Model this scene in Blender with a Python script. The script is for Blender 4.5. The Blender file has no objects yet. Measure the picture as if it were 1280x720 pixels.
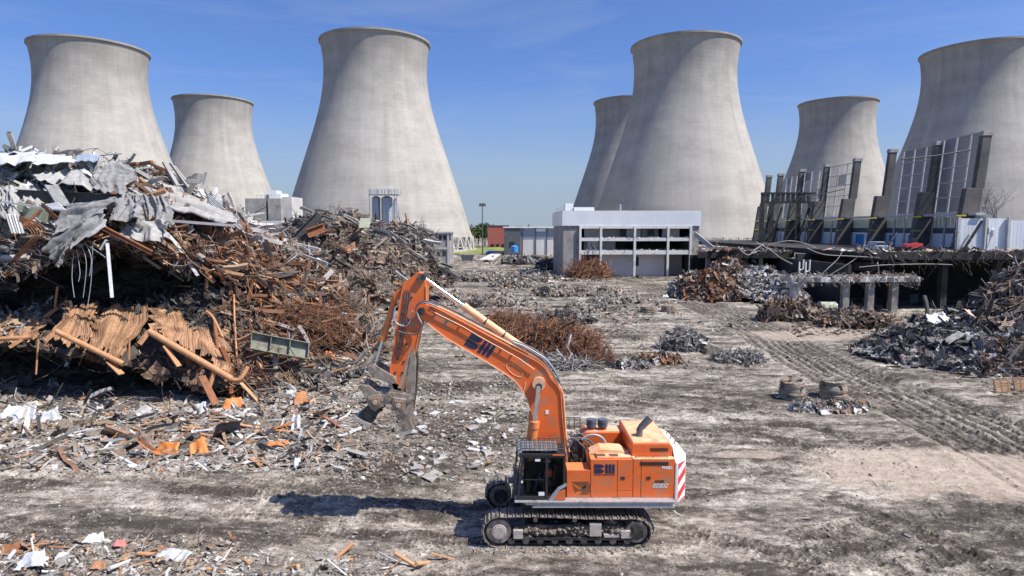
import bpy, bmesh, math, random
import numpy as np
from mathutils import Vector, Matrix
from mathutils.bvhtree import BVHTree

random.seed(7)
rng = np.random.default_rng(11)
SC = bpy.context.scene
COL = SC.collection
R = math.radians

# ------------------------------------------------------------------ camera
CAMZ = 12.2
PITCH = R(5.36)
FPX = 800.0
cam_d = bpy.data.cameras.new('camera')
cam = bpy.data.objects.new('camera', cam_d)
COL.objects.link(cam)
cam.location = (0, 0, CAMZ)
cam.rotation_euler = (R(90) - PITCH, 0, 0)
cam_d.sensor_width = 36
cam_d.lens = 36 * FPX / 1280
cam_d.clip_end = 9000
cam_d.clip_start = 0.1
SC.camera = cam


def ray(px, py):
    a, b = (px - 640) / FPX, (360 - py) / FPX
    return Vector((a, b * math.sin(PITCH) + math.cos(PITCH), b * math.cos(PITCH) - math.sin(PITCH)))


def P(px, py, Y):
    d = ray(px, py)
    t = Y / d.y
    return Vector((d.x * t, Y, CAMZ + d.z * t))


def G(px, py, z=0.0):
    d = ray(px, py)
    t = (z - CAMZ) / d.z
    return Vector((d.x * t, d.y * t, z))


def XZ(px, py, Y):
    p = P(px, py, Y)
    return (p.x, p.z)


# ------------------------------------------------------------------ noise (numpy)
def _hash(ix, iy, s):
    n = (ix.astype(np.int64) * 374761393 + iy.astype(np.int64) * 668265263 + s * 1274126177) & 0x7fffffff
    n = ((n ^ (n >> 13)) * 1103515245) & 0x7fffffff
    n = (n ^ (n >> 16)) & 0xffff
    return n / 65535.0


def vnoise(x, y, s=0):
    ix, iy = np.floor(x), np.floor(y)
    fx, fy = x - ix, y - iy
    fx = fx * fx * (3 - 2 * fx)
    fy = fy * fy * (3 - 2 * fy)
    a, b = _hash(ix, iy, s), _hash(ix + 1, iy, s)
    c, d = _hash(ix, iy + 1, s), _hash(ix + 1, iy + 1, s)
    return (a * (1 - fx) + b * fx) * (1 - fy) + (c * (1 - fx) + d * fx) * fy


def fbm(x, y, o=4, s=0):
    r, a, t = 0, 1.0, 0
    for k in range(o):
        r = r + a * vnoise(x, y, s + k * 17)
        t += a
        a *= 0.5
        x = x * 2.03 + 3.1
        y = y * 2.03 + 1.7
    return r / t


def sstep(a, b, x):
    t = np.clip((x - a) / (b - a), 0, 1)
    return t * t * (3 - 2 * t)


# ------------------------------------------------------------------ materials
MATS = {}


def nodes_of(name):
    m = bpy.data.materials.new(name)
    m.use_nodes = True
    nt = m.node_tree
    b = nt.nodes['Principled BSDF']
    MATS[name] = m
    return m, nt, b


def mat(name, c1, c2=None, scale=3.0, rough=0.7, metal=0.0, bump=0.2, bscale=None, detail=6, stretch=None, c3=None,
        c3cut=0.62, coat=0.0, space='Object'):
    """noise-mixed surface: c1..c2 by fractal noise, c3 in patches (dirt, rust)"""
    m, nt, b = nodes_of(name)
    N, L = nt.nodes, nt.links
    tc = N.new('ShaderNodeTexCoord')
    mp = N.new('ShaderNodeMapping')
    L.new(tc.outputs[space], mp.inputs[0])
    if stretch:
        mp.inputs['Scale'].default_value = stretch
    no = N.new('ShaderNodeTexNoise')
    no.inputs['Scale'].default_value = scale
    no.inputs['Detail'].default_value = detail
    no.inputs['Roughness'].default_value = 0.65
    L.new(mp.outputs[0], no.inputs['Vector'])
    cr = N.new('ShaderNodeValToRGB')
    cr.color_ramp.elements[0].position = 0.33
    cr.color_ramp.elements[1].position = 0.67
    cr.color_ramp.elements[0].color = (*c1, 1)
    cr.color_ramp.elements[1].color = (*(c2 or [x * 1.25 for x in c1]), 1)
    L.new(no.outputs['Fac'], cr.inputs[0])
    out = cr.outputs[0]
    if c3:
        n2 = N.new('ShaderNodeTexNoise')
        n2.inputs['Scale'].default_value = scale * 0.6
        n2.inputs['Detail'].default_value = 8
        n2.inputs['Roughness'].default_value = 0.7
        L.new(tc.outputs[space], n2.inputs['Vector'])
        r2 = N.new('ShaderNodeMapRange')
        r2.inputs[1].default_value = c3cut - 0.05
        r2.inputs[2].default_value = c3cut + 0.07
        L.new(n2.outputs['Fac'], r2.inputs[0])
        mx = N.new('ShaderNodeMix')
        mx.data_type = 'RGBA'
        L.new(r2.outputs[0], mx.inputs[0])
        L.new(out, mx.inputs[6])
        mx.inputs[7].default_value = (*c3, 1)
        out = mx.outputs[2]
    L.new(out, b.inputs['Base Color'])
    b.inputs['Roughness'].default_value = rough
    b.inputs['Metallic'].default_value = metal
    if coat:
        b.inputs['Coat Weight'].default_value = coat
        b.inputs['Coat Roughness'].default_value = 0.25
    if bump:
        bn = N.new('ShaderNodeTexNoise')
        bn.inputs['Scale'].default_value = bscale or scale * 4
        bn.inputs['Detail'].default_value = 5
        L.new(tc.outputs[space], bn.inputs['Vector'])
        bp = N.new('ShaderNodeBump')
        bp.inputs['Strength'].default_value = bump
        bp.inputs['Distance'].default_value = 0.03
        L.new(bn.outputs['Fac'], bp.inputs['Height'])
        L.new(bp.outputs[0], b.inputs['Normal'])
    return m


def debris_mat(name='debris', rough=0.75, spec=0.3, var=0.5, bscale=9.0):
    m, nt, b = nodes_of(name)
    N, L = nt.nodes, nt.links
    at = N.new('ShaderNodeAttribute')
    at.attribute_name = 'col'
    geo = N.new('ShaderNodeNewGeometry')
    no = N.new('ShaderNodeTexNoise')
    no.inputs['Scale'].default_value = bscale
    no.inputs['Detail'].default_value = 5
    no.inputs['Roughness'].default_value = 0.7
    L.new(geo.outputs['Position'], no.inputs['Vector'])
    mr = N.new('ShaderNodeMapRange')
    mr.inputs[1].default_value = 0.3
    mr.inputs[2].default_value = 0.7
    mr.inputs[3].default_value = 1 - var
    mr.inputs[4].default_value = 1 + var * 0.5
    L.new(no.outputs['Fac'], mr.inputs[0])
    mx = N.new('ShaderNodeVectorMath')
    mx.operation = 'SCALE'
    L.new(at.outputs['Color'], mx.inputs[0])
    L.new(mr.outputs[0], mx.inputs['Scale'])
    L.new(mx.outputs[0], b.inputs['Base Color'])
    b.inputs['Roughness'].default_value = rough
    b.inputs['Specular IOR Level'].default_value = spec
    bp = N.new('ShaderNodeBump')
    bp.inputs['Strength'].default_value = 0.4
    bp.inputs['Distance'].default_value = 0.05
    L.new(no.outputs['Fac'], bp.inputs['Height'])
    L.new(bp.outputs[0], b.inputs['Normal'])
    return m


M_DEB = debris_mat()
M_CORE = mat('heap_dirt', (.10, .085, .07), (.22, .19, .16), 0.6, .95, bump=.8, bscale=3, c3=(.045, .04, .038), c3cut=.55)
M_ORANGE = mat('orange_paint', (.78, .15, .022), (.66, .13, .03), 3.0, .45, bump=.08, bscale=20, c3=(.40, .19, .10), c3cut=.56, coat=.05)
M_ORANGE2 = mat('dusty_orange_paint', (.78, .19, .04), (.72, .24, .08), 4.0, .5, bump=.05, bscale=20, c3=(.45, .22, .12), c3cut=.56)
M_ORTOP = mat('pale_orange_paint', (.82, .36, .15), (.84, .56, .36), 1.6, .5, bump=.04, c3=(.55, .3, .18), c3cut=.6)  # paler orange for top faces, boom fittings and hoses
M_DARK = mat('dark_steel', (.018, .019, .021), (.045, .043, .042), 5, .5, metal=.2, bump=.1, c3=(.15, .125, .10), c3cut=.57)
M_BLACKPL = mat('black_plastic', (.02, .02, .022), (.03, .03, .032), 8, .4, bump=.02)
M_SILVER = mat('silver_tread', (.45, .45, .46), (.62, .62, .63), 6, .42, metal=.5, bump=.3, bscale=30, c3=(.3, .27, .24), c3cut=.6)
M_CHROME = mat('chrome_rod', (.7, .7, .72), (.8, .8, .82), 3, .18, metal=1, bump=0)
M_TRACK = mat('track_steel', (.10, .09, .08), (.26, .235, .21), 6, .6, metal=.3, bump=.4, c3=(.34, .285, .235), c3cut=.50)
M_MUD = mat('dried_mud', (.14, .11, .085), (.28, .235, .19), 5, .95, bump=1.0, bscale=12)
M_HUB = mat('dusty_hub', (.36, .31, .27), (.52, .46, .41), 8, .7, bump=.3)
M_JAW = mat('worn_jaw_steel', (.20, .16, .125), (.44, .37, .30), 4, .5, metal=.35, bump=.4, c3=(.10, .07, .05), c3cut=.6)
M_JAWED = mat('bright_worn_edge', (.5, .47, .43), (.65, .62, .58), 6, .35, metal=.7, bump=.3)
M_HOSE = mat('hydraulic_hose', (.05, .05, .055), (.16, .16, .17), 6, .45, bump=.1)
M_NAVY = mat('navy_decal', (.014, .018, .055), (.022, .028, .07), 5, .4, bump=0)
M_WHITE = mat('white_paint', (.74, .74, .73), (.82, .82, .81), 2, .5, bump=.05, c3=(.5, .48, .45), c3cut=.66)
M_REDST = mat('red_stripe', (.62, .04, .045), (.68, .06, .06), 4, .45, bump=0)
M_CREAM = mat('cream_top', (.72, .62, .52), (.82, .78, .72), 3, .5, bump=.05, c3=(.66, .2, .06), c3cut=.6)
M_SEAT = mat('seat_cloth', (.03, .03, .03), (.05, .05, .05), 10, .9, bump=.1)
M_VEST = mat('orange_vest', (.75, .10, .03), (.8, .14, .04), 10, .8, bump=.1)
M_SKIN = mat('skin', (.45, .26, .19), (.5, .3, .22), 10, .6, bump=0)
M_TROUS = mat('work_trousers', (.04, .06, .12), (.06, .08, .15), 10, .9, bump=.1)
M_CONC = mat('weathered_concrete', (.24, .225, .205), (.40, .38, .35), .5, .9, bump=.4, bscale=3, c3=(.14, .13, .12), c3cut=.6)
M_CONC_L = mat('pale_concrete', (.42, .41, .39), (.58, .56, .53), .4, .9, bump=.3, bscale=3, c3=(.3, .28, .26), c3cut=.62)
M_CONC_D = mat('dark_concrete', (.020, .019, .018), (.055, .052, .05), .4, .95, bump=.5, bscale=2, c3=(.11, .10, .09), c3cut=.66)  # near-black concrete for the hall basement and two heap cores
M_CLAD = mat('white_cladding', (.68, .71, .74), (.80, .82, .83), .25, .5, bump=.1, c3=(.5, .5, .48), c3cut=.66, stretch=(1, 1, .2))
M_LIME = mat('limewashed_concrete', (.64, .63, .60), (.78, .77, .74), .6, .85, bump=.3, bscale=4, c3=(.30, .28, .25), c3cut=.6)
M_GREYB = mat('dark_render', (.07, .08, .09), (.12, .13, .14), .4, .8, bump=.2)
M_BEIGEB = mat('beige_panel', (.58, .56, .51), (.70, .67, .62), .3, .85, bump=.2, stretch=(1, 1, .3))
M_REDB = mat('red_brick', (.34, .10, .085), (.45, .15, .125), 1.2, .85, bump=.3)
M_BLUE = mat('blue_plastic', (.03, .20, .50), (.06, .30, .62), 2, .5, bump=.05)
M_LBLUE = mat('blue_drop_sheet', (.25, .42, .62), (.4, .55, .72), .5, .7, bump=.2)
M_GALV = mat('galvanised_steel', (.30, .33, .36), (.46, .49, .52), .6, .42, metal=.25, bump=.1, stretch=(1, 1, .15))
M_FRAME = mat('pale_mullion', (.44, .43, .41), (.58, .57, .55), .8, .7, bump=.1)
M_PILLAR = mat('dark_pillar_concrete', (.075, .072, .068), (.15, .14, .13), .5, .9, bump=.5, bscale=2, c3=(.22, .20, .18), c3cut=.66)
M_YEL = mat('yellow_clip', (.55, .42, .04), (.65, .5, .06), 3, .6, bump=0)
M_GRASS = mat('grass_field', (.10, .15, .035), (.24, .27, .07), .08, .95, bump=.6, bscale=2)
M_LEAF = mat('tree_leaves', (.03, .055, .015), (.09, .13, .035), 1.2, .8, bump=.2)
M_BARK = mat('bark', (.08, .065, .05), (.16, .14, .12), 2, .9, bump=.5)
M_BARE = mat('bare_branches', (.30, .28, .25), (.42, .40, .37), 2, .9, bump=.2)
M_TAN = mat('tan_rusted_deck', (.42, .22, .10), (.60, .36, .20), 1.4, .75, bump=.3, bscale=6, c3=(.24, .12, .06), c3cut=.58)
M_TANPIPE = mat('tan_pipe', (.40, .19, .085), (.52, .28, .14), 2, .65, bump=.3, c3=(.22, .10, .05), c3cut=.6)
M_RUST = mat('rusty_steel', (.16, .06, .028), (.32, .13, .05), 2.5, .8, bump=.4, c3=(.09, .05, .04), c3cut=.6)
M_MEMB = mat('grey_membrane', (.15, .148, .145), (.30, .295, .29), 1.6, .85, bump=1.0, bscale=6, c3=(.07, .07, .075), c3cut=.60)
M_MEMBL = mat('pale_membrane', (.25, .243, .23), (.42, .41, .39), 1.4, .85, bump=.9, bscale=6, c3=(.12, .118, .115), c3cut=.62)
M_TARPW = mat('white_sheeting', (.50, .52, .55), (.66, .67, .68), .6, .45, bump=.3, c3=(.30, .38, .48), c3cut=.62)
M_GGREEN = mat('grey_green_girder', (.17, .18, .14), (.27, .28, .22), 1.2, .7, bump=.3, c3=(.12, .08, .05), c3cut=.62)
M_GIRD = mat('dark_girder', (.03, .031, .03), (.06, .06, .058), 1.2, .7, bump=.3, c3=(.13, .13, .11), c3cut=.62)
M_ORSC = mat('orange_scrap', (.50, .15, .03), (.62, .24, .06), 3, .6, bump=.3, c3=(.35, .13, .05), c3cut=.6)
M_PINKSC = mat('pink_red_scrap', (.58, .12, .11), (.66, .2, .18), 5, .6, bump=.2)
M_WHSC = mat('white_scrap', (.42, .43, .45), (.62, .62, .62), 3, .6, bump=.4, c3=(.3, .33, .38), c3cut=.58)
M_STUMP = mat('stump_concrete', (.16, .14, .11), (.36, .32, .26), 2, .95, bump=.8, bscale=5, c3=(.12, .06, .03), c3cut=.55, stretch=(1, 1, 5))
M_STUMPG = mat('mossy_stump_base', (.30, .32, .22), (.44, .46, .36), 2, .9, bump=.4)

# glass
m, nt, b = nodes_of('cab_glass')
b.inputs['Base Color'].default_value = (.35, .40, .42, 1)
b.inputs['Roughness'].default_value = .03
b.inputs['Transmission Weight'].default_value = 1
b.inputs['IOR'].default_value = 1.2
M_GLASS = m
m, nt, b = nodes_of('window_glass')
b.inputs['Base Color'].default_value = (.03, .04, .05, 1)
b.inputs['Roughness'].default_value = .12
b.inputs['Specular IOR Level'].default_value = .6
M_WIN = m
m, nt, b = nodes_of('hall_glazing')
b.inputs['Base Color'].default_value = (.10, .115, .14, 1)
b.inputs['Roughness'].default_value = .3
b.inputs['Alpha'].default_value = .72
M_GLAZ = m

# ------------------------------------------------------------------ object helpers


def tag(o, label=None, cat=None, group=None, kind=None):
    if label:
        o['label'] = label
    if cat:
        o['category'] = cat
    if group:
        o['group'] = group
    if kind or cat:
        o['kind'] = kind or 'thing'
    return o


ORIG = {}


def thing(name, loc, label, cat, group=None, kind=None):
    o = bpy.data.objects.new(name, None)
    COL.objects.link(o)
    o.location = loc
    o.empty_display_size = .2
    ORIG[o.name] = Vector(loc)
    return tag(o, label, cat, group, kind)


class MB:
    """collects geometry in world coordinates, then links it as ONE mesh object"""

    def __init__(s):
        s.v, s.f, s.sm, s.mi = [], [], [], []
        s.m = 0

    def add(s, vs, fs, smooth=False):
        o = len(s.v)
        s.v += [tuple(x) for x in vs]
        s.f += [tuple(i + o for i in f) for f in fs]
        s.sm += [smooth] * len(fs)
        s.mi += [s.m] * len(fs)
        return s

    def box(s, x0, x1, y0, y1, z0, z1):
        return s.add([(x0, y0, z0), (x1, y0, z0), (x1, y1, z0), (x0, y1, z0), (x0, y0, z1), (x1, y0, z1), (x1, y1, z1), (x0, y1, z1)],
                     [(3, 2, 1, 0), (4, 5, 6, 7), (0, 1, 5, 4), (1, 2, 6, 5), (2, 3, 7, 6), (3, 0, 4, 7)])

    def obox(s, o, ax, ay, az):
        """box from corner o with edge vectors"""
        o, ax, ay, az = map(Vector, (o, ax, ay, az))
        vs = [o, o + ax, o + ax + ay, o + ay]
        vs += [v + az for v in vs]
        return s.add(vs, [(3, 2, 1, 0), (4, 5, 6, 7), (0, 1, 5, 4), (1, 2, 6, 5), (2, 3, 7, 6), (3, 0, 4, 7)])

    def prism(s, pts, y0, y1):
        """polygon of (x,z) extruded from y0 to y1"""
        n = len(pts)
        vs = [(x, y0, z) for x, z in pts] + [(x, y1, z) for x, z in pts]
        fs = [tuple(range(n)), tuple(range(2 * n - 1, n - 1, -1))]
        fs += [(i, i + n, (i + 1) % n + n, (i + 1) % n) for i in range(n)]
        return s.add(vs, fs)

    def prism_z(s, pts, z0, z1):
        n = len(pts)
        vs = [(x, y, z0) for x, y in pts] + [(x, y, z1) for x, y in pts]
        fs = [tuple(range(n - 1, -1, -1)), tuple(range(n, 2 * n))]
        fs += [(i, (i + 1) % n, (i + 1) % n + n, i + n) for i in range(n)]
        return s.add(vs, fs)

    def tube(s, path, r, n=8, closed=True, smooth=True):
        path = [Vector(p) for p in path]
        if not hasattr(r, '__len__'):
            r = [r] * len(path)
        vs, fs = [], []
        up = None
        for i, p in enumerate(path):
            d = (path[min(i + 1, len(path) - 1)] - path[max(i - 1, 0)]).normalized()
            if up is None:
                up = Vector((0, 0, 1)) if abs(d.z) < .9 else Vector((1, 0, 0))
            a = d.cross(up)
            if a.length < 1e-5:
                a = d.cross(Vector((0, 1, 0)))
            a.normalize()
            up = a.cross(d).normalized()
            for k in range(n):
                t = 2 * math.pi * k / n
                vs.append(p + (a * math.cos(t) + up * math.sin(t)) * r[i])
        for i in range(len(path) - 1):
            for k in range(n):
                fs.append((i * n + k, i * n + (k + 1) % n, (i + 1) * n + (k + 1) % n, (i + 1) * n + k))
        s.add(vs, fs, smooth)
        if closed:
            o = len(s.v)
            s.v += [tuple(v) for v in vs[:n]] + [tuple(v) for v in vs[-n:]]
            s.f += [tuple(o + k for k in range(n - 1, -1, -1)), tuple(o + n + k for k in range(n))]
            s.sm += [False, False]
            s.mi += [s.m] * 2
        return s

    def cyl(s, a, b_, r, n=16, r2=None):
        return s.tube([a, b_], [r, r if r2 is None else r2], n)

    def bar(s, a, b_, w, h, up=(0, 0, 1)):
        a, b_ = Vector(a), Vector(b_)
        d = (b_ - a)
        u = Vector(up)
        side = d.cross(u)
        if side.length < 1e-5:
            side = d.cross(Vector((1, 0, 0)))
        side.normalize()
        u = side.cross(d).normalized()
        return s.obox(a - side * w / 2 - u * h / 2, d, side * w, u * h)

    def build(s, name, mat_, parent=None, bevel=0, at=None):
        me = bpy.data.meshes.new(name)
        root = parent
        while root is not None and root.parent is not None:
            root = root.parent
        o0 = root.location.copy() if root is not None else (Vector(at) if at is not None else Vector((0, 0, 0)))
        me.from_pydata([(x - o0.x, y - o0.y, z - o0.z) for x, y, z in s.v], [], s.f)
        ms = mat_ if isinstance(mat_, (list, tuple)) else [mat_]
        for mm in ms:
            me.materials.append(mm)
        me.polygons.foreach_set('use_smooth', s.sm)
        me.polygons.foreach_set('material_index', s.mi)
        me.update()
        bm = bmesh.new()
        bm.from_mesh(me)
        bmesh.ops.recalc_face_normals(bm, faces=bm.faces)
        bm.to_mesh(me)
        bm.free()
        o = bpy.data.objects.new(name, me)
        COL.objects.link(o)
        if parent is not None:
            o.parent = parent
        elif at is not None:
            o.location = at
        if bevel:
            md = o.modifiers.new('bevel', 'BEVEL')
            md.width = bevel
            md.segments = 2
            md.limit_method = 'ANGLE'
            md.angle_limit = R(35)
        return o


def copy_tree(o, parent=None):
    c = o.copy()
    COL.objects.link(c)
    c.parent = parent
    for ch in [x for x in list(o.children)]:
        copy_tree(ch, c)
    return c


def fast_mesh(name, V, Q, mat_, col=None, smooth=False, parent=None, at=None):
    """numpy quads -> object"""
    V = np.asarray(V, dtype=np.float32).reshape(-1, 3)
    if at is not None:
        V = V - np.array(at, dtype=np.float32)
    Q = np.asarray(Q, dtype=np.int32).reshape(-1, 4)
    me = bpy.data.meshes.new(name)
    me.vertices.add(len(V))
    me.vertices.foreach_set('co', V.ravel())
    me.loops.add(Q.size)
    me.loops.foreach_set('vertex_index', Q.ravel())
    me.polygons.add(len(Q))
    me.polygons.foreach_set('loop_start', np.arange(0, Q.size, 4, dtype=np.int32))
    me.polygons.foreach_set('loop_total', np.full(len(Q), 4, dtype=np.int32))
    me.polygons.foreach_set('use_smooth', np.full(len(Q), smooth))
    me.update(calc_edges=True)
    me.validate()
    if col is not None:
        at_ = me.attributes.new('col', 'FLOAT_COLOR', 'POINT')
        c4 = np.ones((len(V), 4), dtype=np.float32)
        c4[:, :3] = col
        at_.data.foreach_set('color', c4.ravel())
    me.materials.append(mat_)
    o = bpy.data.objects.new(name, me)
    COL.objects.link(o)
    if at is not None and parent is None:
        o.location = at
    if parent is not None:
        o.parent = parent
    return o


# ------------------------------------------------------------------ debris kit
def t_box():
    v = np.array([(x, y, z) for z in (-.5, .5) for y in (-.5, .5) for x in (-.5, .5)], float)
    q = [(0, 2, 3, 1), (4, 5, 7, 6), (0, 1, 5, 4), (1, 3, 7, 5), (3, 2, 6, 7), (2, 0, 4, 6)]
    return v, np.array(q)


def merge_t(parts):
    vs, qs, o = [], [], 0
    for v, q in parts:
        vs.append(v)
        qs.append(q + o)
        o += len(v)
    return np.vstack(vs), np.vstack(qs)


def sub(x0, x1, y0, y1, z0, z1):
    v, q = t_box()
    v = v * [x1 - x0, y1 - y0, z1 - z0] + [(x0 + x1) / 2, (y0 + y1) / 2, (z0 + z1) / 2]
    return v, q


def t_jit(j=.22):
    v, q = t_box()
    return v + rng.uniform(-j, j, v.shape), q


def grid_q(nu, nv):
    i, j = np.meshgrid(np.arange(nu - 1), np.arange(nv - 1), indexing='ij')
    a = (i * nv + j).ravel()
    return np.stack([a, a + nv, a + nv + 1, a + 1], 1)


def t_sheet(n=5, amp=.16, curl=.5):
    u, v = np.meshgrid(np.linspace(-.5, .5, n), np.linspace(-.5, .5, n), indexing='ij')
    c = rng.uniform(-curl, curl)
    z = c * u * u * 2 + rng.uniform(-curl, curl) * v * u + rng.normal(0, amp * .5, u.shape) * .5 + .1 * np.abs(np.sin(u * 9 + rng.uniform(0, 6))) * rng.uniform(0, 1)
    x = u + rng.normal(0, .05, u.shape)
    y = v + rng.normal(0, .06, u.shape) + .2 * rng.uniform(-1, 1) * u
    return np.stack([x, y, z], -1).reshape(-1, 3), grid_q(n, n)


def t_tube(nseg=7, r=.016, bend=.35, n=4):
    t = np.linspace(0, 1, nseg)
    p = np.stack([t - .5, np.cumsum(rng.normal(0, bend, nseg)) / nseg, np.cumsum(rng.normal(0, bend, nseg)) / nseg], 1)
    p -= p.mean(0)
    vs = []
    for i in range(nseg):
        d = p[min(i + 1, nseg - 1)] - p[max(i - 1, 0)]
        d /= np.linalg.norm(d)
        a = np.cross(d, [0, 0, 1.0])
        a /= np.linalg.norm(a)
        b_ = np.cross(a, d)
        for k in range(n):
            th = 2 * math.pi * k / n
            vs.append(p[i] + r * (a * math.cos(th) + b_ * math.sin(th)))
    q = [(i * n + k, i * n + (k + 1) % n, (i + 1) * n + (k + 1) % n, (i + 1) * n + k) for i in range(nseg - 1) for k in range(n)]
    return np.array(vs), np.array(q)


def t_strip(nseg=6, bend=.3):
    """bent flat strip with thickness"""
    t = np.linspace(-.5, .5, nseg)
    z = np.cumsum(rng.normal(0, bend, nseg)) / nseg
    y = np.cumsum(rng.normal(0, bend, nseg)) / nseg
    z -= z.mean()
    y -= y.mean()
    tw = np.linspace(0, rng.uniform(-1.2, 1.2), nseg)
    vs = []
    for i in range(nseg):
        c, s_ = math.cos(tw[i]), math.sin(tw[i])
        for a, b_ in ((-.05, -.008), (.05, -.008), (.05, .008), (-.05, .008)):
            vs.append((t[i], y[i] + a * c - b_ * s_, z[i] + a * s_ + b_ * c))
    q = [(i * 4 + k, i * 4 + (k + 1) % 4, (i + 1) * 4 + (k + 1) % 4, (i + 1) * 4 + k) for i in range(nseg - 1) for k in range(4)]
    q += [(3, 2, 1, 0), tuple((nseg - 1) * 4 + k for k in range(4))]
    return np.array(vs), np.array(q)


def t_corr(n=13, rows=4):
    u, v = np.meshgrid(np.linspace(-.5, .5, rows), np.linspace(-.5, .5, n), indexing='ij')
    z = (np.arange(n) % 2)[None, :] * .045 + rng.uniform(-.5, .5) * u * u + rng.uniform(-.3, .3) * v * u
    return np.stack([u + rng.normal(0, .01, u.shape), v, z], -1).reshape(-1, 3), grid_q(rows, n)


def t_chunk():
    v, q = t_box()
    # subdivide once
    me = bpy.data.meshes.new('tmp')
    me.from_pydata([tuple(x) for x in v], [], [tuple(map(int, x)) for x in q])
    bm = bmesh.new()
    bm.from_mesh(me)
    bmesh.ops.subdivide_edges(bm, edges=bm.edges, cuts=1, use_grid_fill=True)
    vs = np.array([x.co[:] for x in bm.verts])
    bm.verts.ensure_lookup_table()
    qs = np.array([[w.index for w in f.verts] for f in bm.faces])
    bm.free()
    bpy.data.meshes.remove(me)
    ln = np.linalg.norm(vs, axis=1, keepdims=True)
    vs = vs * (.55 + .45 * (.62 / ln)) + rng.normal(0, .055, vs.shape)
    return vs, qs


def t_arc(nseg=9, r=.006, n=4, amt=.5):
    """long springy bar: one or two smooth bends"""
    t = np.linspace(-.5, .5, nseg)
    y = rng.uniform(-amt, amt) * (t * t) + rng.uniform(-.12, .12) * np.sin(t * rng.uniform(4, 9))
    z = rng.uniform(-amt, amt) * (t * t) + rng.uniform(-.10, .10) * np.sin(t * rng.uniform(4, 9) + 1)
    p = np.stack([t, y - y.mean(), z - z.mean()], 1)
    vs = []
    for i in range(nseg):
        d = p[min(i + 1, nseg - 1)] - p[max(i - 1, 0)]
        d /= np.linalg.norm(d)
        a = np.cross(d, [0, 0, 1.0])
        a /= np.linalg.norm(a)
        b_ = np.cross(a, d)
        for k in range(n):
            th = 2 * math.pi * k / n
            vs.append(p[i] + r * (a * math.cos(th) + b_ * math.sin(th)))
    q = [(i * n + k, i * n + (k + 1) % n, (i + 1) * n + (k + 1) % n, (i + 1) * n + k) for i in range(nseg - 1) for k in range(n)]
    return np.array(vs), np.array(q)


def t_sweep(prof_, amt=.35, nseg=7):
    """bent rolled section"""
    t = np.linspace(-.5, .5, nseg)
    y = rng.uniform(-amt, amt) * t * t
    z = rng.uniform(-amt, amt) * t * t + rng.uniform(-.04, .04) * np.sin(t * 8)
    tw = t * rng.uniform(-.9, .9)
    n = len(prof_)
    vs = []
    for i in range(nseg):
        c, s_ = math.cos(tw[i]), math.sin(tw[i])
        for a, b_ in prof_:
            vs.append((t[i], y[i] + a * c - b_ * s_, z[i] + a * s_ + b_ * c))
    q = [(i * n + k, i * n + (k + 1) % n, (i + 1) * n + (k + 1) % n, (i + 1) * n + k) for i in range(nseg - 1) for k in range(n)]
    return np.array(vs), np.array(q)


CH_ = [(-.03, -.03), (.03, -.03), (.03, -.024), (-.024, -.024), (-.024, .024), (.03, .024), (.03, .03), (-.03, .03)]
LN_ = [(-.03, -.03), (.03, -.03), (.03, -.024), (-.024, -.024), (-.024, .03), (-.03, .03)]


# kind: (templates, scale function(rng, n) -> (n,3))
def U(a, b_, n):
    return a + (b_ - a) * rng.random(n) ** 1.7


KIT = {
    'bar': ([t_box() for _ in range(1)], lambda n, s: np.stack([U(.5, 3.2, n), U(.04, .16, n), U(.03, .10, n)], 1) * s),
    'plank': ([t_jit(.06) for _ in range(5)], lambda n, s: np.stack([U(.5, 2.2, n), U(.10, .35, n), U(.02, .06, n)], 1) * s),
    'strip': ([t_strip() for _ in range(14)], lambda n, s: np.repeat(U(.6, 3.0, n)[:, None], 3, 1) * s),
    'rod': ([t_tube(7, .011, .5) for _ in range(16)], lambda n, s: np.repeat(U(.8, 3.5, n)[:, None], 3, 1) * s),
    'pipe': ([t_tube(4, .028, .15, 6) for _ in range(8)], lambda n, s: np.repeat(U(.8, 3.0, n)[:, None], 3, 1) * s),
    'angle': ([merge_t([sub(-.5, .5, -.04, .04, -.006, .006), sub(-.5, .5, .034, .04, .006, .08)]),
               merge_t([sub(-.5, .5, -.05, .05, .045, .052), sub(-.5, .5, -.05, .05, -.052, -.045), sub(-.5, .5, -.005, .005, -.045, .045)])],
              lambda n, s: np.repeat(U(.8, 4.0, n)[:, None], 3, 1) * s),
    'sheet': ([t_sheet() for _ in range(16)], lambda n, s: (lambda a: np.stack([a, a * U(.4, 1, n), a * .8], 1))(U(.35, 1.9, n)) * s),
    'corr': ([t_corr() for _ in range(8)], lambda n, s: (lambda a: np.stack([a, a * U(.4, .9, n), a], 1))(U(.6, 2.2, n)) * s),
    'wire': ([t_arc() for _ in range(20)], lambda n, s: np.repeat(U(2.2, 7.0, n)[:, None], 3, 1) * s),
    'bent': ([t_sweep(CH_ if k % 2 else LN_) for k in range(14)], lambda n, s: np.repeat(U(1.8, 6.5, n)[:, None], 3, 1) * s),
    'bigsheet': ([t_sheet(7, .10, .9) for _ in range(10)], lambda n, s: (lambda a: np.stack([a, a * U(.3, .7, n), a * .7], 1))(U(1.5, 4.2, n)) * s),
    'shard': ([t_jit(.25) for _ in range(14)], lambda n, s: (lambda a: np.stack([a, a * U(.4, 1, n), a * U(.08, .3, n)], 1))(U(.10, .7, n)) * s),
    'chunk': ([t_chunk() for _ in range(12)], lambda n, s: (lambda a: np.stack([a, a * U(.5, 1, n), a * U(.4, .9, n)], 1))(U(.10, .6, n)) * s),
}

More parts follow.
